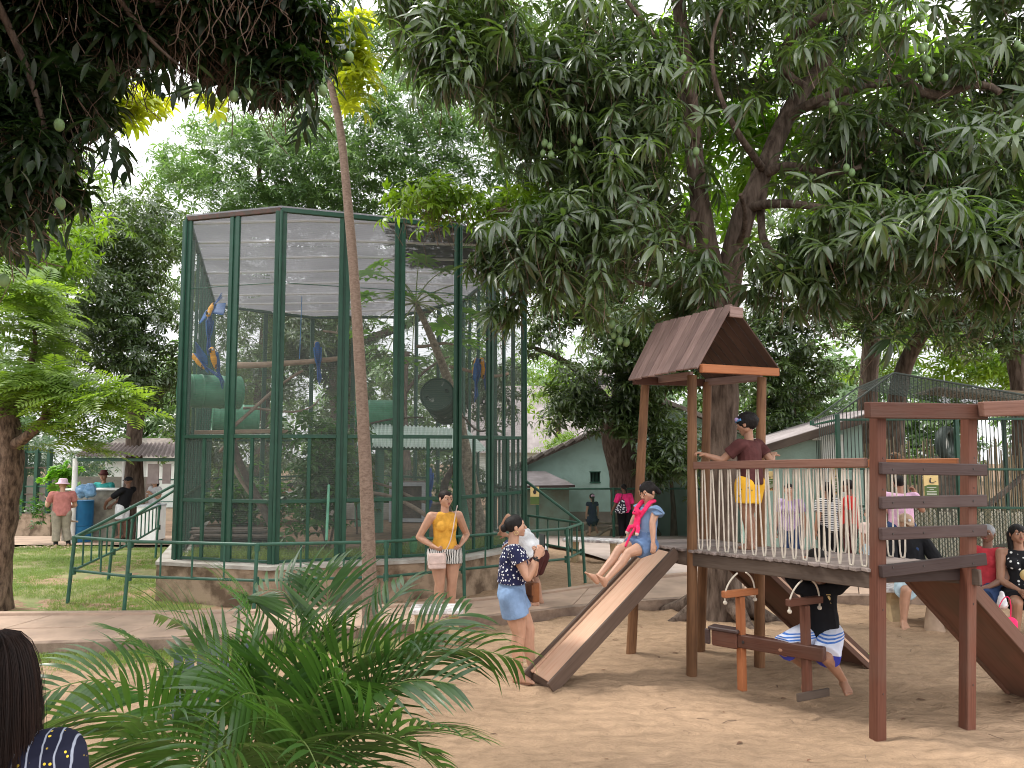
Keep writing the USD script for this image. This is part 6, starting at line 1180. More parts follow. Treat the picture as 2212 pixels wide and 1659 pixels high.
    def top(s, mt, hem=-.02, sleeve=.55, neck=.075, name='shirt', inf=.012, loose=0.0, vneck=0.0, wr=.004, extra=(), sleeve_r=1.0):
        H = s.H; wr = wr * 1.5; ms = s.torso(0, 3, inf + loose * .4)
        if s.k is KINDS['f']: ms += [msph(s.L[2][0] + s.lat * e * .042 * H + s.fw * .043 * H - s.up * .01 * H, .044 * H + inf + .006) for e in (-1, 1)]
        if loose: ms.append(hull(msph(s.L[0][0], np.array(s.L[0][1]) + inf + loose, s.L[0][2]), msph(s.L[2][0], np.array(s.L[2][1]) + inf, s.L[2][2])))
        for i, e in enumerate((-1, 1)):
            S, (E, W) = s.sh[i], s.arms[i]
            if sleeve is not None:
                ms.append(hull(msph(S, .039 * s.A + inf), msph(s.chest + s.lat * e * .04 * H - s.up * .02 * H, .042 * H + inf)))
                if sleeve > 0:
                    q = S + (E - S) * sleeve; a = hull(msph(S, .039 * s.A + inf), msph(q + (E - S) * .12, (.034 * s.A + inf + .006) * sleeve_r)); ms.append(s.plane(a, q, S - E))
        m = union(ms + list(extra)); m = s.plane(m, s.P + s.up * hem * H, s.up)
        m = m - msph(s.neck + s.up * .035 * H + s.fw * .012 * H, np.array((neck, neck, .055)) * H, s.R1)
        if vneck: m = m - msph(s.neck + s.fw * .06 * H, vneck * H)
        return s.wear(name, m, mt, wr)
    def bottom(s, mt, length=.45, waist=.075, name='shorts', inf=.012, flare=.012, wr=.004, solid=False):
        H = s.H; ms = s.torso(0, 1, inf)
        for i in (0, 1):
            h, (K, An) = s.hip[i], s.legs[i]; Lg = s.Lg
            if length <= 1:
                q = h + (K - h) * length; ms.append(s.plane(union([hull(msph(h, .069 * Lg + inf), msph(q + (K - h) * .12, (.069 - .022 * length) * Lg + inf + flare))]), q, h - K))
            else:
                q = K + (An - K) * (length - 1); ms.append(hull(msph(h, .069 * Lg + inf), msph(K, .040 * Lg + inf + flare * .5)))
                ms.append(s.plane(hull(msph(K, .040 * Lg + inf + flare * .5), msph(q + (An - K) * .05, .026 * Lg + inf + flare)), q, K - An))
        m = s.plane(union(ms), s.P + s.up * waist * H, -s.up); return s.wear(name, m, mt, wr)
    def sandals(s, mt, strap='rubber_black', d=.012):
        for i in (0, 1):
            A = s.legs[i][1]; f = unit(np.asarray(s.fd[i], float)); sd = np.cross(f, UP); L = .152 * s.H; zb = -.36 * L
            o = [hull(*[msph(A + f * x * L + sd * y * L + UP * (zb), (.10 * L, .10 * L, d), None, 12) for x, y in ((-.2, 0), (.1, .02), (.1, -.02), (.48, .07), (.46, -.09))])]
            sd_ = part(s.t, 'sandal', (lambda k: (np.array(k.vertices), np.array(k.faces)))(tm(o[0])), mt, 30)
            for e in (-1, 1): part(sd_, 'strap', tube(spline([A + f * .40 * L + UP * (zb + .01), A + f * .30 * L + sd * .09 * L * e + UP * (-.12 * L), A + f * .08 * L + sd * .15 * L * e + UP * (zb + .01)], 8), .0055, 6), strap, True)
# ---------------------------------------------------------------- the visitors
def local(loc, rz):
    R = rot(-rz); l = np.asarray(loc, float); return lambda p: R @ (np.asarray(p, float) - l)
def bag(name, label, c, size, mt, rz=0.0, strap=None, cat='handbag', smt=None):
    t = thing(name, label, cat, c, rz); w, dp, h = size
    o = hull(*[msph((x * (w / 2 - .02), y * (dp / 2 - .015), z * (h / 2 - .02)), .02, n=10) for x in (-1, 1) for y in (-1, 1) for z in (-1, 1)], msph((0, 0, -h * .25), (w * .52, dp * .6, h * .3)))
    part(t, 'pouch', soften(o, .03, 4, .004, 3), mt, True); part(t, 'flap', soften(hull(*[msph((x * (w / 2 - .015), -dp * .5 - .004, z), .012, n=8) for x in (-1, 1) for z in (h * .36, -.02)]), .03, 2), mt, True)
    if strap: part(t, 'strap', tube(spline([rot(-rz) @ (np.asarray(q, float) - c) for q in strap], 26), .007, 6), smt or mt, True)
    return t
# woman photographing the girl on the slide
loc, rz = V3(0.03, 7.80, 0), math.radians(-86); Lc = local(loc, rz)
eR, wR, eL, wL = at(1140, 1247, 7.58), at(1160, 1204, 7.60), at(1152, 1238, 7.92), at(1158, 1200, 7.76)
w1 = Person('person in a navy dotted blouse and torn denim shorts holding up a phone', loc, rz, 1.54, 'f', 'skin_tan', 1.22, pelvis=(0, -.035, .83), lean=(.03, 0), twist=.08, head=(-.05, .10), fine=True,
    arms=[(Lc(eL), Lc(wL)), (Lc(eR), Lc(wR))], legs=[((-.085, .14, .47), (-.10, .18, .075)), ((.075, .035, .47), (.08, .03, .075))], feet_dir=(V3(-.1, 1, 0), V3(.3, 1, 0)), hands=(.7, .75), handn=(Lc(loc + (1, .9, .0)) * 1, Lc(loc + (.55, -.9, .1))))
w1.top('navy_dots', hem=.075, sleeve=.42, sleeve_r=1.35, neck=.082, loose=.004, wr=.006, name='blouse')
w1.bottom('denim_light', .50, .10, inf=.012, flare=.022, wr=.003, name='denim_shorts')
w1.cap_hair('hair_black', 1.0, -.22, extra=[w1.he((0, -.56, -.02), (.20, .17, .20)), hull(w1.he((0, -.4, .05), .2), w1.he((0, -.52, 0), .15))])
w1.sandals('flip_tan', 'flip_tan')
part(w1.t, 'earring', (lambda q: tube([q + V3(0, .017 * math.cos(a), .02 * math.sin(a)) for a in np.linspace(0, 2 * PI, 13)], .0025, 5, False))(w1.hp((.40, -.03, -.25))), 'sign_yellow', True)
wd_ = unit(Lc(wR) - Lc(eR)); part(w1.t, 'watch_band', rod(Lc(wR) - wd_ * .035, Lc(wR) - wd_ * .008, .032, 14), 'rubber_black', True)
part(w1.t, 'watch_face', bar(Lc(wR) - wd_ * .042 + V3(.03, 0, .012), Lc(wR) - wd_ * .002 + V3(.03, 0, .012), .034, .014), 'bolt_black')
for z, y0, y1 in ((.62, .02, .10),): part(w1.t, 'frayed_tear', soften(msph((.165, .07, .655), (.012, .045, .035)), .01, 2, .004, 2, 60), 'skin_tan', True)
ph_c = at(1171, 1170, 7.66); t = thing('phone', 'dark smartphone held upright by the person in the navy dotted blouse', 'phone', ph_c, rz + .75)
part(t, 'case', bar((0, 0, -.072), (0, 0, .072), .070, .010, up=(0, 1, 0), c=.004), 'rubber_black'); part(t, 'screen', bar((0, -.0065, -.066), (0, -.0065, .066), .062, .002, up=(0, 1, 0), c=.0008), 'tyre'); part(t, 'camera_bump', rod((.02, .005, .05), (.02, .009, .05), .009, 10), 'grey_metal', True)
hip = at(1150, 1278, 7.95); bag('handbag', 'brown leather shoulder bag at the hip of the person with the phone', hip, (.15, .08, .20), 'brown_leather', rz + .5, [hip + (0, 0, .1), at(1140, 1235, 7.96), at(1118, 1195, 7.90), at(1098, 1176, 7.78), at(1084, 1186, 7.70)])
# woman in yellow with hands on her hips
loc, rz = V3(-0.86, 10.05, PT), math.radians(-158)
w2 = Person('person in a sleeveless yellow top standing with both hands on the hips', loc, rz, 1.53, 'f', 'skin_tan', 1.18, pelvis=(.01, 0, .83), head=(.30, -.12), fine=True, arms=[((-.325, -.10, 1.005), (-.185, .075, .905)), ((.325, -.10, 1.00), (.185, .075, .90))], hands=(.75, .75), handn=(V3(-.7, -.7, .3), V3(.7, -.7, .3)),
    legs=[((-.085, .03, .43), (-.09, .0, .07)), ((.085, .05, .43), (.10, .03, .07))])
w2.top('yellow_knit', hem=-.055, sleeve=None, neck=.045, inf=.008, wr=.0025, name='halter_top')
w2.bottom('zebra', .40, .02, inf=.012, flare=.018, name='patterned_shorts')
w2.cap_hair('hair_brown', .97, -.15, extra=[hull(w2.he((0, -.45, 0), .17), w2.he((-.12, -.42, -.55), .08))])
w2.sandals('flip_tan')
pb = at(944, 1212, 9.83); bag('handbag', 'pale pink quilted shoulder bag on the hip of the person in yellow', pb, (.22, .09, .19), 'pale_leather', .2, [pb + (.06, -.02, .08), at(968, 1180, 9.80), at(980, 1135, 9.83), at(985, 1105, 9.95), at(988, 1092, 10.06)], smt='pale_leather')
# bending visitor behind the phone
loc, rz = V3(.34, 10.75, PT), math.radians(60)
w3 = Person('bending person in a white shirt half hidden behind the person with the phone', loc, rz, 1.36, 'f', 'skin_tan', 1.1, pelvis=(0, -.02, .66), lean=(.75, .0), head=(0, -.5), arms=[((-.2, .34, 1.2), (-.10, .50, 1.05)), ((.2, .42, .85), (.12, .56, .9))], legs=[((-.09, .08, .38), (-.08, -.02, .065)), ((.09, .10, .38), (.10, .0, .065))])
w3.top('white_cloth', hem=.0, sleeve=.5, loose=.045, wr=.012); w3.bottom('maroon_cloth', .8, .08, flare=.03); w3.cap_hair('hair_black', 1.0, -.3); w3.sandals('rubber_black')
# girl at the top of the slide
sd = unit(V3(-.905, -.425, 0)); loc = V3(1.36, 7.93, 1.20); rz = math.atan2(sd[1], sd[0]) - PI / 2; Lc = local(loc, rz)
H = 1.16
g1 = Person('small person in a blue denim romper sitting at the top of the slide', loc, rz, H, 'c', 'skin_tan', 1.1, pelvis=(0, .0, .115), lean=(-.12, 0), head=(.15, -.42), fine=True, arms=[((-.165, .03, .34), (-.20, .05, .14)), ((.165, .03, .34), (.20, .09, .14))], hands=(.35, .35), handn=(V3(-1, 0, .3), V3(1, 0, .3)),
    legs=[((-.085, .265, .045), (-.065, .52, -.21)), ((.07, .275, .06), (.055, .54, -.20))], feet_dir=(V3(-.25, .55, .75), V3(.2, .62, .7)), foot_up=unit(V3(0, -.72, .66)))
g1.top('denim_light', hem=.03, sleeve=.16, sleeve_r=1.5, neck=.10, name='romper_top', wr=.004); g1.bottom('denim_blue', .55, .10, flare=.014, name='romper_shorts')
for e in (-1, 1): g1.wear('shoulder_ruffle', hull(msph(g1.sh[(e + 1) // 2] + V3(e * .02, 0, .005), (.05, .06, .025)), msph(g1.sh[(e + 1) // 2] + V3(e * .05, 0, -.02), (.03, .065, .02))), 'denim_light', .008)
g1.cap_hair('hair_black', 1.02, -.2, extra=[hull(g1.he((.30, -.33, .05), .16), g1.he((.38, -.40, -.22), .14)), hull(g1.he((-.30, -.33, .05), .16), g1.he((-.38, -.40, -.2), .13))])
part(g1.t, 'hair_bow', join([sphere(g1.hp((.38, -.16, .26 + .05 * e)), .018, 6, (1, 1, .7)) for e in (-1, 1)]), 'pale_pink', True); part(g1.t, 'hair_clip', sphere(g1.hp((.33, .02, .34)), .014, 6), 'lavender', True)
# her pink plush monkey
pl = thing('plush_monkey', 'hot pink plush monkey hanging round the neck of the small person on the slide', 'plush toy', loc, rz)
c = g1.chest; fr = lambda x, y, z: c + V3(x, y, z)
m = union([msph(fr(0, .135, -.09), (.038, .03, .05)), hull(msph(fr(.0, .125, -.05), .032), msph(fr(0, .15, -.16), .035)), msph(fr(0, .14, -.03), (.042, .04, .04)), msph(fr(0, .175, -.035), (.026, .02, .02)), msph(fr(.045, .135, -.02), .016), msph(fr(-.045, .135, -.02), .016),
    chain([fr(.025, .12, -.07), fr(.075, .10, .0), fr(.07, .03, .07), fr(.03, -.06, .08)], [.02, .022, .022, .02]), chain([fr(-.025, .12, -.07), fr(-.075, .10, .0), fr(-.07, .03, .07), fr(-.02, -.06, .08)], [.02, .022, .022, .02]),
    chain([fr(.02, .15, -.17), fr(.075, .18, -.18), fr(.085, .2, -.225)], [.022, .02, .02]), chain([fr(-.02, .15, -.17), fr(-.075, .18, -.18), fr(-.085, .2, -.225)], [.022, .02, .02]), chain([fr(0, .16, -.18), fr(.01, .22, -.26), fr(.02, .27, -.36)], [.013, .012, .012])])
part(pl, 'body', soften(m, .012, 4, .003, 4, 90), 'plush_pink', True)
for e in (-1, 1): part(pl, 'foot', sphere(fr(.087 * e, .205, -.235), .02, 8), 'pale_leather', True); part(pl, 'eye', sphere(fr(.014 * e, .18, -.018), .006, 6), 'bolt_black', True)
# boy standing on the bridge
bp_ = T2 * .42 + T4 * .58 + vd * .24
loc, rz = V3(bp_[0], bp_[1], DZ + .016), math.radians(36); Lc = local(loc, rz)
hl, hr = T2 + UP * 2.165 + vd * .16, T4 + UP * 2.155 + vd * .22 + ud * .0
b1 = Person('person in a maroon shirt and yellow shorts standing on the rope bridge', loc, rz, 1.33, 'c', 'skin_brown', 1.08, pelvis=(0, -.01, .665), head=(.25, -.25), fine=True, arms=[(Lc(loc * .45 + hl * .55 - loc * (0, 0, .45) + (-.02, -.02, .962)), Lc(hl + (.03, 0, .045))), (Lc(loc * .45 + hr * .55 - loc * (0, 0, .45) + (.06, -.05, .962)), Lc(hr + (-.03, 0, .045)))], hands=(.7, .7), handn=(V3(0, 0, 1), V3(0, 0, 1)), legs=[((-.07, .0, .34), (-.055, -.03, .06)), ((.06, .06, .34), (.05, .02, .06))])
b1.top('maroon_cloth', hem=-.015, sleeve=.62, loose=.012); b1.bottom('yellow_print', .60, .06, flare=.012); b1.cap_hair('hair_black', 1.06, -.28, curl=.03)
part(b1.t, 'hair_band', tube([b1.hp((.44 * math.cos(a), -.05 + .50 * math.sin(a), .22)) for a in np.linspace(.2, PI - .2, 14)], .012, 6), 'rope_blue', True); part(b1.t, 'goggles', sphere(b1.hp((-.34, .28, .28)), .03, 8, (.8, .8, .7)), 'lavender', True)
# boy on the rocker
loc, rz = V3(2.83, 7.20, 0), math.radians(168); Lc = local(loc, rz)
b2 = Person('barefoot person in a black jersey and blue white board shorts on the rocking swing', loc, rz, 1.42, 'c', 'skin_brown', 1.12, pelvis=(0, -.02, .60), lean=(.05, .03), head=(.3, -.1), fine=True, arms=[((-.26, .06, 1.14), (-.17, .10, 1.22)), ((.30, .03, 1.18), (.20, .12, 1.24))], hands=(.9, .9), legs=[(Lc(at(1785, 1422, 6.92)), Lc(at(1822, 1470, 7.10))), (Lc(at(1690, 1402, 7.06)), Lc(at(1744, 1444, 7.34)))], feet_dir=(V3(-.15, 1, -.15), V3(.3, .7, -.7)))
b2.top('black_cloth', hem=-.05, sleeve=.62, loose=.02); b2.bottom('board_short', .95, .05, flare=.035); b2.cap_hair('hair_black', 1.0, -.3)
cr = b2.L[2][0] + V3(-.065, .103, .02)
em = part(b2.t, 'crest', sphere(cr, .022, 8, (.8, .25, 1.1)), 'sign_yellow', True); part(em, 'star_row', join([sphere(cr + (x, .002, .034), .005, 6) for x in (-.014, -.005, .005, .014)]), 'sign_yellow', True)
tx = meshkit.text_mesh('BRASIL', .010, .002); V = np.array(tx.vertices); V = np.stack([V[:, 0] * -1 + V[:, 0].max() / 2 * 1 + cr[0], cr[1] + V[:, 2] + .001, V[:, 1] + cr[2] - .044], 1); part(em, 'lettering', (V, np.array(tx.faces)[:, ::-1]), 'sign_yellow')
part(b2.t, 'sports_tick', tube(spline([b2.L[2][0] + V3(.075, .108, .03), b2.L[2][0] + V3(.065, .110, .02), b2.L[2][0] + V3(.035, .115, .035)], 6), [.002, .004, .0045, .003, .002, .001], 5), 'sign_white', True)
for k, (u, v, c, rz_) in enumerate(((1838, 1413, 'lime_rubber', .2), (1852, 1421, 'red_cloth', -.5), (1862, 1418, 'lime_rubber', -.3))):
    q = G(u, v, 0); f = thing('flip_flop', ('green flip-flop with dark straps farthest left of those on the sand', 'red soled flip-flop lying nearest on the sand', 'green flip-flop lying rightmost by the post')[k], 'sandal', (q[0], q[1], sand_z(np.array([q[0]]), np.array([q[1]]))[0] + .012), rz_ + 1.4)
    part(f, 'sole', Manifold.batch_hull([msph((x, y, .012), (r, r, .012), n=14) for x, y, r in ((0, -.09, .035), (.008, .07, .045), (0, .0, .036))]), c, 30)
    for e in (-1, 1): part(f, 'strap', tube(spline([(0, .075, .02), (.03 * e, .03, .055), (.042 * e, -.03, .018)], 8), .006, 6), 'rubber_black', True)
# seated group on the bench behind the right slide
def seated(label, x, y, rz, H, kind, skin, top_m, bot_m, hair='hair_black', fat=1.05, leg=(.16, .0), lean=-.25, blen=.85, head=(0, 0), sleeve=.6, hands_to=None, **kw):
    loc = V3(x, y, 0); zz = .455 + .062 * H * .9; s = leg[0]
    kn = [(-s, .40 * H / 1.65, .47), (s, .40 * H / 1.65, .47)]; an = [(-s - leg[1], .42 * H / 1.65, .085), (s + leg[1], .36 * H / 1.65, .085)]
    c_y = .30; arms = hands_to or [((-.25, .10, .70), (-.12, .30, .60)), ((.25, .10, .70), (.12, .30, .60))]
    p = Person(label, loc, rz, H, kind, skin, fat, pelvis=(0, 0, zz), lean=(lean, 0), head=head, arms=arms, legs=list(zip(kn, an)), hands=(.8, .8), **kw)
    return p
m1 = seated('seated person in a black t-shirt, pale blue shorts and a tan cap', 5.28, 10.30, math.radians(172), 1.70, 'm', 'skin_tan', 0, 0, leg=(.23, .03), lean=-.34, head=(.1, -.25), hands_to=[((-.33, .22, .66), (-.14, .40, .58)), ((.33, .24, .66), (.12, .42, .58))])
m1.top('black_cloth', hem=-.02, sleeve=.68, loose=.02, name='t_shirt'); m1.bottom('pale_blue', .95, .05, flare=.045); m1.sandals('rubber_black')
part(m1.t, 'cap', soften(union([msph(m1.hp((0, -.05, .18)), np.array((.43, .50, .40)) * m1.hs, m1.HR, 20) - Manifold.cube((1, 1, .5), True).transform(np.c_[m1.HR, m1.hp((0, 0, .16)) - m1.HR @ V3(0, 0, .25)]), hull(m1.he((-.25, .40, .20), .03), m1.he((.25, .40, .20), .03), m1.he((-.14, .72, .14), .025), m1.he((.14, .72, .14), .025))]), .02, 3), 'tan_cap', True); part(m1.t, 'cap_badge', sphere(m1.hp((0, .43, .34)), .018, 8, (1, .4, 1)), 'white_cloth', True)
part(m1.t, 'beard', soften(hull(m1.he((0, .30, -.42), .10), m1.he((-.2, .08, -.32), .06), m1.he((.2, .08, -.32), .06)), .02, 2), 'hair_black', True); part(m1.t, 'shirt_badge', sphere(m1.L[2][0] + m1.fw * .125 + m1.lat * -.07, .028, 8, (.8, .3, 1.1)), 'jeans', True)
m2 = seated('seated grey-haired person in a coral red t-shirt beside the slide', 5.90, 9.72, math.radians(128), 1.55, 'f', 'skin_dark', 0, 0, 'hair_grey', leg=(.10, .0), lean=-.18, head=(.1, -.05))
m2.top('coral_red', hem=-.03, sleeve=.6, loose=.02, name='t_shirt'); m2.bottom('jeans', .95, .05, flare=.02); m2.cap_hair('hair_grey', 1.0, -.3, extra=[hull(m2.he((0, -.45, -.05), .18), m2.he((0, -.55, -.5), .12)), hull(m2.he((0, -.55, -.5), .12), m2.he((.05, -.5, -1.0), .07))])
m2.sandals('rubber_black')
m3 = seated('seated person in a black dotted dress with long black hair at the right edge', 6.13, 9.42, math.radians(155), 1.60, 'f', 'skin_brown', 0, 0, leg=(.11, .02), lean=-.14, head=(.25, 0), hands_to=[((-.22, .06, .68), (-.05, .30, .60)), ((.22, .06, .68), (.05, .32, .60))])
m3.top('black_dots', hem=-.02, sleeve=None, neck=.085, name='dress_top'); m3.bottom('black_cloth', .78, .05, flare=.025, name='dress_skirt'); m3.cap_hair('hair_black', 1.02, -.35, extra=[hull(m3.he((e * .33, -.22, 0), .16), m3.he((e * .36, -.05, -1.05), .13), m3.he((0, -.38, -.4), .2)) for e in (-1, 1)]); m3.sandals('rubber_black')
q = at(2092, 1280 + 12, 8.95); pbg = thing('plastic_bag', 'clear plastic bag hanging from the hands of the person in the black dress', 'bag', at(2165, 1298, 9.05)); part(pbg, 'film', soften(hull(msph((0, 0, .09), .02), msph((0, 0, -.03), (.06, .05, .07))), .02, 3, .012, 4, 22), 'white_cloth', True); part(pbg, 'contents', soften(msph((0, 0, -.05), (.062, .052, .045)), .02, 2, .006, 3, 30), 'pale_leather', True)
pkb = thing('toy_bag', 'small hot pink toy bag standing behind the right slide', 'bag', at(2172, 1345, 8.75)); part(pkb, 'pouch', soften(hull(msph((-.07, 0, 0), .05), msph((.07, 0, .0), .06), msph((.06, 0, -.08), .06)), .02, 3, .005, 3, 30), 'plush_pink', True); part(pkb, 'handle', tube(spline([(-.07, 0, .04), (-.05, 0, .2), (.0, 0, .27), (.06, 0, .05)], 10), .006, 6), 'plush_pink', True)
yb = thing('ball', 'yellow ball at the right edge beside the person in the black dress', 'ball', at(2218, 1243, 9.15)); part(yb, 'shell', sphere((0, 0, 0), .07, 12), 'sign_yellow', True)
# child lying on the right slide, arm over its edge
loc = q0 * 0 + S2 * .80 + T4 * .20 + V3(.72, .20, .66); rz = math.atan2(.36, 1.33) - PI / 2
k1 = Person('small person lying on the right slide with an arm along its far edge', loc, rz, 1.05, 'c', 'skin_light', 1.0, pelvis=(0, 0, .08), lean=(-.95, 0), head=(0, .3), arms=[((-.23, -.06, .22), (-.26, .12, .05)), ((.15, -.10, .20), (.17, .06, .06))], legs=[((-.06, .22, -.09), (-.06, .44, -.30)), ((.06, .22, -.09), (.06, .44, -.30))])
k1.top('white_cloth', hem=0, sleeve=.4); k1.bottom('grey_cloth', .6, .06); k1.cap_hair('hair_black', 1.0, -.25)
# visitors standing at the cages beyond the bridge
def stander(label, x, y, rz, H, kind, skin, topm, botm, hair='hair_black', length=1.9, sleeve=.6, long=False, z=None, head=(0, 0), arms=None, fat=1.05, shoes='rubber_black', legs=None, skirt=False, hem=-.03, lean=(0, 0), group=None):
    zz = float(ground_z(x, y)) if z is None else z
    p = Person(label, (x, y, zz), rz, H, kind, skin, fat, head=head, arms=arms, legs=legs, lean=lean)
    p.top(topm, hem=hem, sleeve=sleeve, loose=.018)
    if botm: p.bottom(botm, length, .05, flare=.02)
    if hair: p.cap_hair(hair, 1.0, -.3, extra=[hull(p.he((0, -.40, 0), .22), p.he((0, -.46, -.95), .13)), hull(p.he((0, -.4, .0), .2), p.he((0, -.5, -.5), .2))] if long else ())
    p.sandals(shoes); return p
D = math.radians
stander('person in a black and white striped shirt seen through the ropes', 5.25, 12.9, D(20), 1.52, 'f', 'skin_brown', 'black_white_stripes', 'black_cloth', long=True, z=PT)
stander('person in a red shirt next to the striped shirt behind the ropes', 5.72, 13.15, D(60), 1.55, 'm', 'skin_dark', 'red_cloth', 'maroon_cloth', z=PT, arms=[None, ((.25, .2, 1.05), (.1, .38, 1.15))])
stander('person in a pale pink shirt and jeans with the back turned', 6.38, 12.75, D(-10), 1.63, 'm', 'skin_brown', 'pale_pink', 'jeans', z=PT, fat=1.15, arms=[((-.30, .12, 1.04), (-.10, .30, 1.08)), ((.36, .10, 1.12), (.30, .2, 1.36))])
stander('person in a lavender top seen through the left ropes of the bridge', 4.72, 13.2, D(150), 1.48, 'f', 'skin_tan', 'lavender', 'jeans', z=PT, long=True)
stander('small person in a pink top in front of the red shirt behind the ropes', 5.72, 12.4, D(10), 1.15, 'c', 'skin_tan', 'pale_leather', 'pale_blue', z=PT)
# two walkers in front of the green building
x, y = 2.47, 23.9
n1 = stander('small person in a navy dress walking with a long braid and pink bow', x, y, D(12), 1.24, 'c', 'skin_tan', 'navy', None, hair='hair_brown', long=True, sleeve=.35, z=float(ground_z(x, y)) + .07, legs=[((-.07, .02, .31), (-.10, -.03, .055)), ((.08, .06, .31), (.17, -.02, .055))])
n1.wear('skirt', n1.plane(hull(msph(n1.L[1][0], (.11, .09, .02)), msph(n1.P - UP * .19, (.20, .17, .02))), n1.P - UP * .19, UP), 'navy', .008)
part(n1.t, 'hair_bow', sphere(n1.hp((0, -.45, .2)), .045, 8, (1.4, .5, .9)), 'pale_pink', True)
x, y = 3.24, 22.4
n2 = stander('person in a hot pink t-shirt and black trousers walking away', x, y, D(8), 1.52, 'f', 'skin_dark', 'hot_pink', 'black_cloth', z=float(ground_z(x, y)) + .07, fat=1.15, sleeve=.7, arms=[((-.27, .02, .96), (-.33, .12, .80)), ((.27, -.02, .92), (.27, .0, .70))], head=(0, -.5), shoes='flip_tan')
n2.wear('ponytail', n2.strand([(0, -.4, -.05), (.05, -.52, -.5), (.12, -.56, -1.1)], [.14, .13, .05]), 'hair_black')
bp = thing('backpack', 'black and white patterned backpack on the back of the person in hot pink', 'backpack', (x - .13, y - .20, float(ground_z(x, y)) + 1.03), D(8)); part(bp, 'sack', soften(hull(msph((-.08, 0, -.12), .10), msph((.08, 0, -.12), .10), msph((.05, 0, .12), .07)), .03, 3, .012, 4, 16), 'bag_print', True); part(bp, 'strap', tube(spline([(.0, 0, .16), (.07, .08, .33), (.09, .2, .36)], 8), .012, 6), 'rubber_black', True)
# kiosk people and the gardener
loc = V3(-11.8, 20.35, float(lawn_xy(np.array([-11.8]), np.array([20.35]))[0])); rz = D(28)
ga = Person('gardener in a pink bucket hat, salmon shirt, khaki trousers and rubber boots', loc, rz, 1.66, 'm', 'skin_tan', 1.18, head=(.2, -.15), arms=[((-.33, .10, 1.06), (-.36, .34, 1.18)), ((.30, .10, 1.04), (.05, .32, .98))], legs=[((-.10, .02, .46), (-.10, -.02, .08)), ((.11, .06, .46), (.19, .0, .08))], hands=(.9, .9))
ga.top('salmon', hem=-.05, sleeve=.62, loose=.03); ga.bottom('khaki', 1.85, .05, flare=.035)
for i in (0, 1):
    K_, A_ = ga.legs[i]; ga.wear('boot', union([hull(msph(K_ * .45 + A_ * .55, .062), msph(A_, .055)), hull(msph(A_ - UP * .03, .055), msph(A_ + V3(0, .15, -.045), .04))]), 'rubber_black', .001)
part(ga.t, 'bucket_hat', orient(lathe([(.001, .13), (.08, .125), (.105, .09), (.115, .02), (.185, -.03), (.18, -.035), (.10, .0), (.09, -.01)], 20), (0.05, .1, 1), ga.hp((0, -.03, .22))), 'pink_hat', True)
rk = thing('rake', 'wooden rake handle held by the gardener', 'rake', loc, rz); part(rk, 'handle', rod((-.42, .44, 1.28), (.25, .30, .62), .014, 8), 'pale_log', True); part(rk, 'head', bar((.14, .34, .62), (.38, .28, .60), .03, .04), 'pale_log')
zk = -.26
p = stander('person in a black t-shirt, white shorts and cap leaning at the kiosk counter', -10.9, 21.75, D(75), 1.66, 'm', 'skin_dark', 'black_cloth', 'white_cloth', hair=None, length=.85, z=zk, lean=(-.28, 0), arms=[((-.2, .36, 1.02), (-.12, .5, .88)), ((.22, .36, 1.02), (.14, .5, .88))])
part(p.t, 'cap', soften(union([msph(p.hp((0, -.05, .2)), np.array((.44, .5, .36)) * p.hs, p.HR), hull(p.he((-.2, .4, .16), .03), p.he((.2, .4, .16), .03), p.he((0, .8, .05), .04))]), .03, 2), 'black_cloth', True)
stander('person in a white top and dark jeans at the right end of the kiosk', -10.32, 22.4, D(150), 1.62, 'f', 'skin_tan', 'white_cloth', 'jeans', z=zk, long=True, arms=[((-.30, .06, 1.05), (-.1, .2, 1.2)), ((.30, .04, 1.03), (.42, .12, .9))])
p = stander('vendor in a teal shirt and dark hat behind the steel counter', -12.12, 23.0, D(180), 1.72, 'm', 'skin_brown', 'teal', 'jeans', hair=None, z=zk)
part(p.t, 'hat', orient(lathe([(.001, .14), (.09, .13), (.11, .03), (.15, .0), (.1, -.02)], 16), (0, 0, 1), p.hp((0, -.02, .25))), 'maroon_cloth', True)
stander('person in a red shirt and blue shorts far behind the cage', -7.75, 25.6, D(10), 1.6, 'm', 'skin_tan', 'red_cloth', 'denim_blue', length=.8)
stander('person in a white shirt and pale blue shorts far behind the cage', -7.4, 25.8, D(-10), 1.62, 'm', 'skin_tan', 'white_cloth', 'denim_light', length=.8)
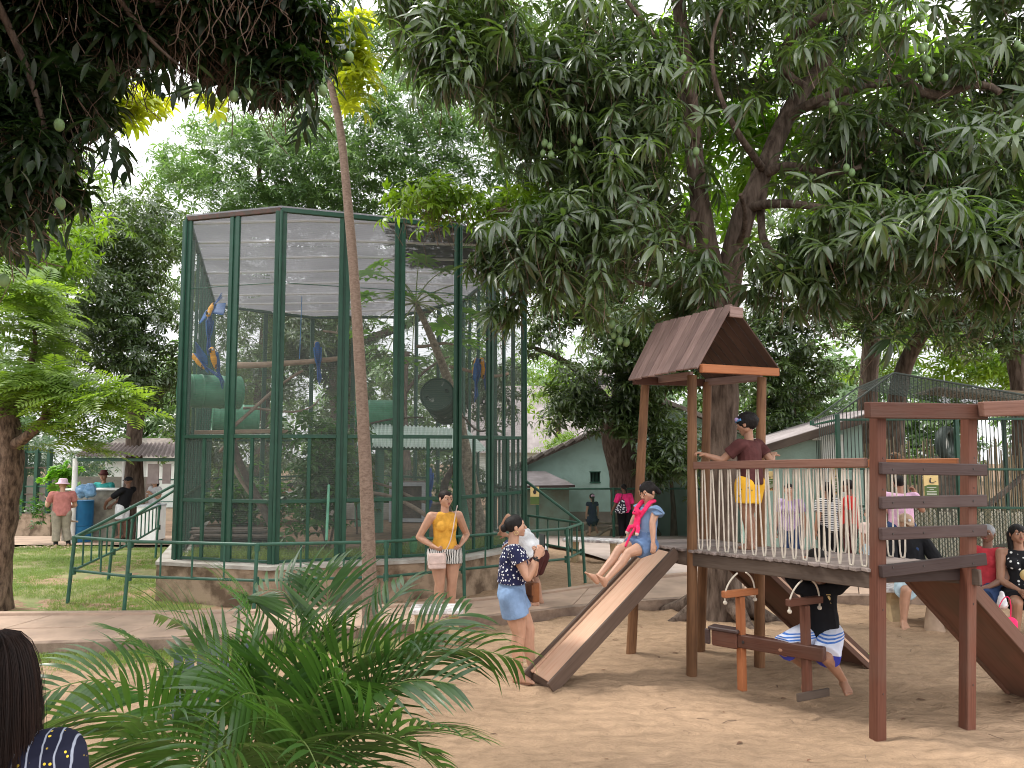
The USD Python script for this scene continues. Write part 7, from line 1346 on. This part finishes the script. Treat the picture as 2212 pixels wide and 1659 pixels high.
# head and shoulder of somebody close to the camera
loc = V3(-1.185, 1.80, .555)
fg = Person('person close to the camera with long straight dark brown hair seen from behind', loc, D(12), 1.27, 'f', 'skin_tan', 1.0, head=(0, 0), fine=True)
fg.top('navy_flowers', hem=-.1, sleeve=.5, loose=.006, neck=.06, name='floral_top'); fg.bottom('jeans', 1.9, .05)
hh = [hull(fg.he((e * .07, -.08, .16), .42), fg.he((e * .16, -.12, -.30), .36), fg.he((e * .25, -.16, -.75), .29), fg.he((e * .30, -.17, -1.22), .24)) for e in (-1, 1)] + [hull(fg.he((0, -.16, .1), .42), fg.he((-.25, -.3, -1.15), .2), fg.he((.25, -.3, -1.15), .2))]
fg.cap_hair('hair_brown', 1.05, -1.3, extra=hh)
hg = np.random.default_rng(3); cv = []
for k in range(420):
    a = hg.uniform(-2.9, -.2) if k % 4 else hg.uniform(-.6, .4); r = .40 + hg.normal(0, .02)
    cv.append(tube(spline([fg.hp((.10 * math.cos(a), .10 * math.sin(a) - .10, .60)), fg.hp((r * .86 * math.cos(a), r * .86 * math.sin(a) - .10, .46)), fg.hp((r * 1.22 * math.cos(a), r * 1.15 * math.sin(a) - .11, .10)), fg.hp((r * 1.38 * math.cos(a), r * 1.3 * math.sin(a) - .12, -.3)), fg.hp((r * 1.45 * math.cos(a) + hg.normal(0, .03), r * 1.35 * math.sin(a) - .14, -1.05 - hg.uniform(0, .22)))], 11), np.linspace(.0008, .0005, 11), 3, False))
part(fg.t, 'hair_strands', join([c[:2] for c in cv]), 'hair_brown', True, kind='stuff')
# ================================================================ macaws
M['macaw_body'] = usdkit.material(stage, '/World/Looks/macaw_body', {'t': ('texture_coordinate', {}), 's': ('separate_xyz', {}), 'm': ('map_range', {'from_min': -.03, 'from_max': .05, 'clamp': True}), 'r': ('rgb_ramp', {'ramp': [(0, (.015, .08, .28)), (.45, (.018, .10, .30)), (.62, (.72, .33, .02)), (1, (.78, .36, .02))]}), 'p': ('principled_bsdf', {'roughness': .7})}, [('t.object', 's.vector'), ('s.y', 'm.value'), ('m.result', 'r.fac'), ('r.color', 'p.base_color')], surface='p.BSDF')
mat('macaw_blue', (.014, .075, .26), (.022, .12, .34), 14, .6, .002, 60); mat('macaw_tail', (.02, .09, .34), (.06, .12, .30), 14, .6); mat('macaw_beak', (.015, .014, .014)); mat('macaw_face', (.62, .60, .55))
def macaw(label, c, R, wings=0.0, dark=False, tail=True):
    t = thing('macaw', label, 'parrot', c, group=None)
    def pm(nm, m, mt, par=None, sm=True):
        V, F = (np.array(m[0]), m[1]) if isinstance(m, tuple) else soften(m, .02, 4)
        pth_ = part(par or t, nm, (V, F), mt, sm); UsdGeom.Xformable(stage.GetPrimAtPath(pth_)).AddTransformOp().Set(Gf.Matrix4d(*[float(x) for x in np.block([[R.T, np.zeros((3, 1))], [np.zeros((1, 3)), np.ones((1, 1))]]).ravel()])); return pth_
    body = union([hull(msph((0, 0, .02), (.062, .066, .10)), msph((0, -.005, -.13), (.035, .035, .05))), hull(msph((0, .01, .09), (.05, .055, .05)), msph((0, .02, .17), (.044, .05, .046)))])
    pm('body', body, 'macaw_body' if not dark else 'macaw_tail')
    pm('beak', union([hull(msph((0, .065, .18), .022, n=10), msph((0, .095, .155), .012, n=8), msph((0, .085, .125), .006, n=8)), hull(msph((0, .06, .155), .016, n=8), msph((0, .075, .135), .009, n=8))]), 'macaw_beak')
    for e in (-1, 1):
        pm('cheek', msph((e * .030, .043, .175), (.014, .024, .024), n=10), 'macaw_face'); pm('eye', msph((e * .043, .045, .185), .006, n=8), 'macaw_beak')
        a = wings
        if a == 0: m = hull(msph((e * .058, -.015, .08), (.018, .035, .045)), msph((e * .05, -.045, -.06), (.012, .03, .07)), msph((e * .02, -.06, -.22), (.006, .012, .03)))
        else: m = hull(msph((e * .05, -.02, .08), (.02, .02, .04)), msph((e * .26, -.06, .10 + .1 * a), (.03, .012, .05)), msph((e * .20, -.07, -.10), (.05, .010, .04)), msph((e * .06, -.05, -.12), (.02, .012, .05)))
        pm('wing', m, 'macaw_blue' if not dark else 'macaw_tail')
        pm('foot', chain([V3(e * .03, .02, -.09), V3(e * .03, .035, -.13), V3(e * .03, .075, -.14)], [.012, .009, .007], 8), 'macaw_beak')
    for k in range(5): pm('tail_feather', hull(msph((.008 * (k - 2), -.03, -.17), (.009, .005, .02), n=8), msph((.016 * (k - 2), -.10 - .01 * abs(k - 2), -.52 + .05 * abs(k - 2)), (.010, .004, .03), n=8)), 'macaw_tail')
    return t
Rf = lambda yaw, pitch=0.0, roll=0.0: rot(yaw) @ rot(pitch, 'x') @ rot(roll, 'y')
macaw('macaw hanging upside down from the roof edge showing its orange breast', at(457, 668, 14.2), Rf(-.5, 2.6, .3), .6)
macaw('blue macaw clinging to the left mesh just below the upside down macaw', at(452, 705, 14.2), Rf(.6, .25))
macaw('macaw beating its wings above the bright green drum', at(432, 782, 13.0), Rf(2.2, -.5, .6), .8)
macaw('orange breasted macaw perched beside the corner post above the bright green drum', at(463, 776, 12.9), Rf(2.9, -.3), .0)
macaw('blue macaw with its back turned sitting on the pale perch log', at(686, 764, 13.35), Rf(.45, .30, -.1))
macaw('blue macaw facing left on the right perch branch', at(1028, 800, 13.0), Rf(.9, .15, .1))
macaw('macaw showing an orange flank right beside the left facing macaw', at(1043, 798, 13.12), Rf(2.5, -.3, -.2))
macaw('dark blue macaw low in the cage beneath the shelter roof', at(928, 1035, 14.3), Rf(.3, .1), 0, True)
mat('parrot_green', (.03, .16, .05), (.05, .22, .07), 14, .6)
gp_ = thing('parrot', 'small green parrot sitting at the front edge of the cage floor', 'parrot', at(893, 1185, 12.15) * (1, 1, 0) + (0, 0, ZB + .01))
part(gp_, 'body', soften(union([hull(msph((0, 0, .13), (.055, .06, .09)), msph((0, -.03, .05), (.04, .04, .03))), hull(msph((0, .01, .2), (.045, .048, .05)), msph((0, .02, .25), (.04, .044, .038)))]), .02, 4), 'parrot_green', True); part(gp_, 'beak', soften(hull(msph((0, .06, .25), .016, n=8), msph((0, .075, .225), .008, n=8)), .01, 1), 'macaw_beak', True)
for e in (-1, 1): part(gp_, 'wing', soften(hull(msph((e * .05, -.01, .16), (.014, .035, .05)), msph((e * .03, -.05, .03), (.01, .02, .02))), .02, 2), 'parrot_green', True)
# monkeys in the right cage
mat('monkey_fur', (.20, .12, .07), (.12, .07, .045), 30, .95, .006, 90)
def monkey(label, c, yaw):
    t = thing('brown_monkey', label, 'monkey', c, yaw)
    m = union([hull(msph((0, 0, .10), (.085, .10, .10)), msph((0, .10, .17), (.07, .08, .08))), hull(msph((0, .17, .22), (.055, .06, .055)), msph((0, .225, .205), .028))] + [chain([V3(e * .06, .10, .12), V3(e * .09, .16, .06), V3(e * .06, .20, .012)], [.034, .026, .02]) for e in (-1, 1)] + [chain([V3(e * .06, -.02, .06), V3(e * .11, .07, .08), V3(e * .08, .06, .014)], [.045, .034, .022]) for e in (-1, 1)] + [chain([V3(0, -.09, .08), V3(.04, -.18, .0), V3(.06, -.22, -.14)], [.022, .017, .012])] + [msph((e * .055, .165, .235), (.012, .02, .024)) for e in (-1, 1)])
    part(t, 'body', soften(m, .018, 6, .004, 3, 60), 'monkey_fur', True); part(t, 'face', sphere((0, .238, .212), .027, 8, (1, .5, 1)), 'macaw_beak', True)
pm_ = cA + (cB - cA) * .33 + (cD - cA) * .3; monkey('brown monkey sitting on a branch behind the bars of the right cage', pm_ + UP * 1.915, 1.9)
# ================================================================ the palm in front
pa = thing('palm', 'feathery areca palm with long arching fronds in the foreground', 'palm')
mat('frond_rib', (.14, .19, .045), (.09, .14, .03), 8, .45)
pr = random.Random(21)
base = V3(-1.52, 4.95, 0.0)
def leaflet(L, W, droop, fold, seg=5): return leaf(L, W, 0.0, 0.0, droop, fold, seg, 0.0, 0, 0.0)
count = 0; extra = []
def frond(b, mid, tip, L0=.44, n=34, seg=5, lm='palm_leaf', start=.30, W=.028, named=True, ang=1.12, droopf=1.0):
    global count
    sp_ = spline([b, b * .45 + mid * .55 + (0, 0, .02), mid, tip], 40)
    fr_ = part(pa, 'frond', tube(sp_, np.linspace(.011, .0025, 40), 7, True), 'frond_rib', True)
    tan = np.gradient(sp_, axis=0); tan /= np.linalg.norm(tan, axis=1, keepdims=True)
    roll = pr.choice((-1, 1)) * pr.uniform(.25, .95); lift = pr.uniform(.2, .36); drf = droopf * pr.uniform(.3, .9)
    for k in range(n):
        s = start + (1 - start) * (k + .5) / n; i = min(39, int(s * 39)); p, d = sp_[i], tan[i]
        side = np.cross(d, UP); side = unit(side) if np.linalg.norm(side) > .05 else V3(1, 0, 0); nrm = unit(np.cross(side, d)); side, nrm = side * math.cos(roll) + nrm * math.sin(roll), nrm * math.cos(roll) - side * math.sin(roll)
        ln = L0 * (math.sin(PI * (0.16 + .80 * (s - start) / (1 - start))) ** .7 * .9 + .12)
        for e in (-1, 1):
            a = ang * (1 - .38 * s) + pr.uniform(-.035, .035); l = ln * pr.uniform(.94, 1.05)
            X = unit(d * math.cos(a) + side * e * math.sin(a) + nrm * (lift + pr.uniform(-.04, .05))); Zv = unit(nrm - X * (nrm @ X)); Y = np.cross(Zv, X)
            dr = drf * pr.uniform(.85, 1.2) if pr.random() < .93 else droopf * pr.uniform(1.1, 1.8)
            m = leaflet(l, W * pr.uniform(.8, 1.1), dr, pr.uniform(.08, .25), seg); m = moved(m, np.stack([X, Y, Zv], 1), p)
            V = m[0].copy(); ds = np.linalg.norm(V - p, axis=1); V[:, 2] -= .09 * droopf * (ds / .45) ** 2 * .45
            m = (V, m[1])
            if named and count < 300 and k % 2 == 0: part(fr_, 'leaflet', m, lm, True); count += 1
            else: extra.append((fr_, lm, m))
    return fr_
def F(u, v, d): return at(u, v, d)
B = lambda dx=0, dy=0: base + (dx, dy, .02)
fl = [ # base offset, mid sighting, tip sighting
    ((-.1, 0), (300, 1490, 4.6), (88, 1502, 4.25)), ((-.1, -.1), (330, 1565, 4.3), (118, 1555, 3.95)), ((-.05, .1), (380, 1474, 5.0), (250, 1364, 5.1)), ((0, .1), (455, 1424, 5.1), (330, 1324, 5.3)),
    ((.0, .15), (545, 1364, 5.3), (470, 1259, 5.5)), ((.05, .15), (640, 1334, 5.35), (545, 1284, 5.75)), ((.1, .1), (700, 1374, 5.25), (700, 1229, 5.6)), ((.15, .1), (790, 1384, 5.2), (880, 1259, 5.5)),
    ((.15, 0), (830, 1434, 5.0), (1020, 1324, 5.3)), ((.15, 0), (850, 1460, 4.8), (1130, 1432, 4.9)), ((.2, -.05), (800, 1510, 4.6), (985, 1480, 4.5)), ((.15, -.1), (820, 1600, 4.35), (1035, 1602, 4.1)), ((.1, -.15), (760, 1590, 4.2), (960, 1670, 3.9)),
    ((0, -.1), (560, 1510, 4.5), (430, 1570, 4.1)), ((-.1, -.15), (400, 1610, 4.2), (190, 1650, 3.8)), ((.05, -.05), (690, 1490, 4.6), (800, 1540, 4.2)), ((0, 0), (600, 1454, 4.8), (620, 1364, 4.9)), ((0.05, 0.05), (650, 1464, 4.9), (760, 1334, 5.1)), ((-.05, -.15), (500, 1610, 4.1), (380, 1710, 3.7)), ((.1, -.1), (650, 1600, 4.1), (700, 1700, 3.8)), ((0, .05), (500, 1460, 4.9), (380, 1434, 4.9)), ((.12, .05), (745, 1454, 4.9), (900, 1404, 5.0))]
for k, (o, m, t_) in enumerate(fl):
    frond(B(*o), F(*m), F(*t_), L0=pr.uniform(.52, .64), n=23, W=.033, droopf=pr.uniform(.8, 1.25), named=k < 13 or k > 18)
by = {}
for f_, lm, m in extra: by.setdefault((f_, lm), []).append(m)
for (f_, lm), ms in by.items(): part(f_, 'leaflets', join(ms), lm, True, kind='stuff')
for k in range(9):
    q = base + (pr.uniform(-.22, .22), pr.uniform(-.2, .2), 0); part(pa, 'cane', tube([q, q + (pr.uniform(-.05, .05), pr.uniform(-.05, .05), .3), q + (pr.uniform(-.14, .14), pr.uniform(-.1, .1), .75)], [.022, .02, .014], 9), 'frond_rib', True)
# little things on the sand
dl = thing('fallen_leaves', 'small dry leaves and twigs scattered over the sand and lawn', 'leaves', kind='stuff')
gq = np.random.default_rng(8); n = 190; xs = gq.uniform(-6, 6, n); ys = gq.uniform(4.5, 11, n); zs = sand_z(xs, ys) + .014
ok = ys < np.interp(xs, near_e[:, 0], near_e[:, 1]) - .1; xs, ys, zs = xs[ok], ys[ok], zs[ok]
scatter(dl, 'dry_leaves', [[('dry_leaf', leaf(.10, .035, .1, 0, .5, .4, 3), 'dry_leaf', True)], [('twig', tube([(0, 0, 0.004), (.07, .02, .008), (.16, .01, .005)], .003, 4), 'twig_bark', True)]], np.stack([xs, ys, zs], 1), np.stack([np.cos(xs * 50), 0 * xs, 0 * xs, np.sin(xs * 50)], 1), gq.uniform(.35, 1.0, len(xs)), g=gq)
for k, (u, v, z) in enumerate(((110, 1163, .0), (130, 1165, .0))):
    pass
dp2 = thing('fallen_leaves', 'small heap of yellow fallen leaves on the lawn near the gardener', 'leaves', kind='stuff'); q = at(95, 1172, 19.6)
n = 60; xs = gq.normal(q[0], .45, n); ys = gq.normal(19.6, .2, n); scatter(dp2, 'yellow_leaves', [[('dry_leaf', leaf(.14, .05, .2, 0, .5, .4, 3), 'pale_log', True)]], np.stack([xs, ys, lawn_xy(xs, ys) + .03], 1), np.stack([np.cos(xs * 50), 0 * xs, 0 * xs, np.sin(xs * 50)], 1), gq.uniform(.6, 1.3, n), g=gq)
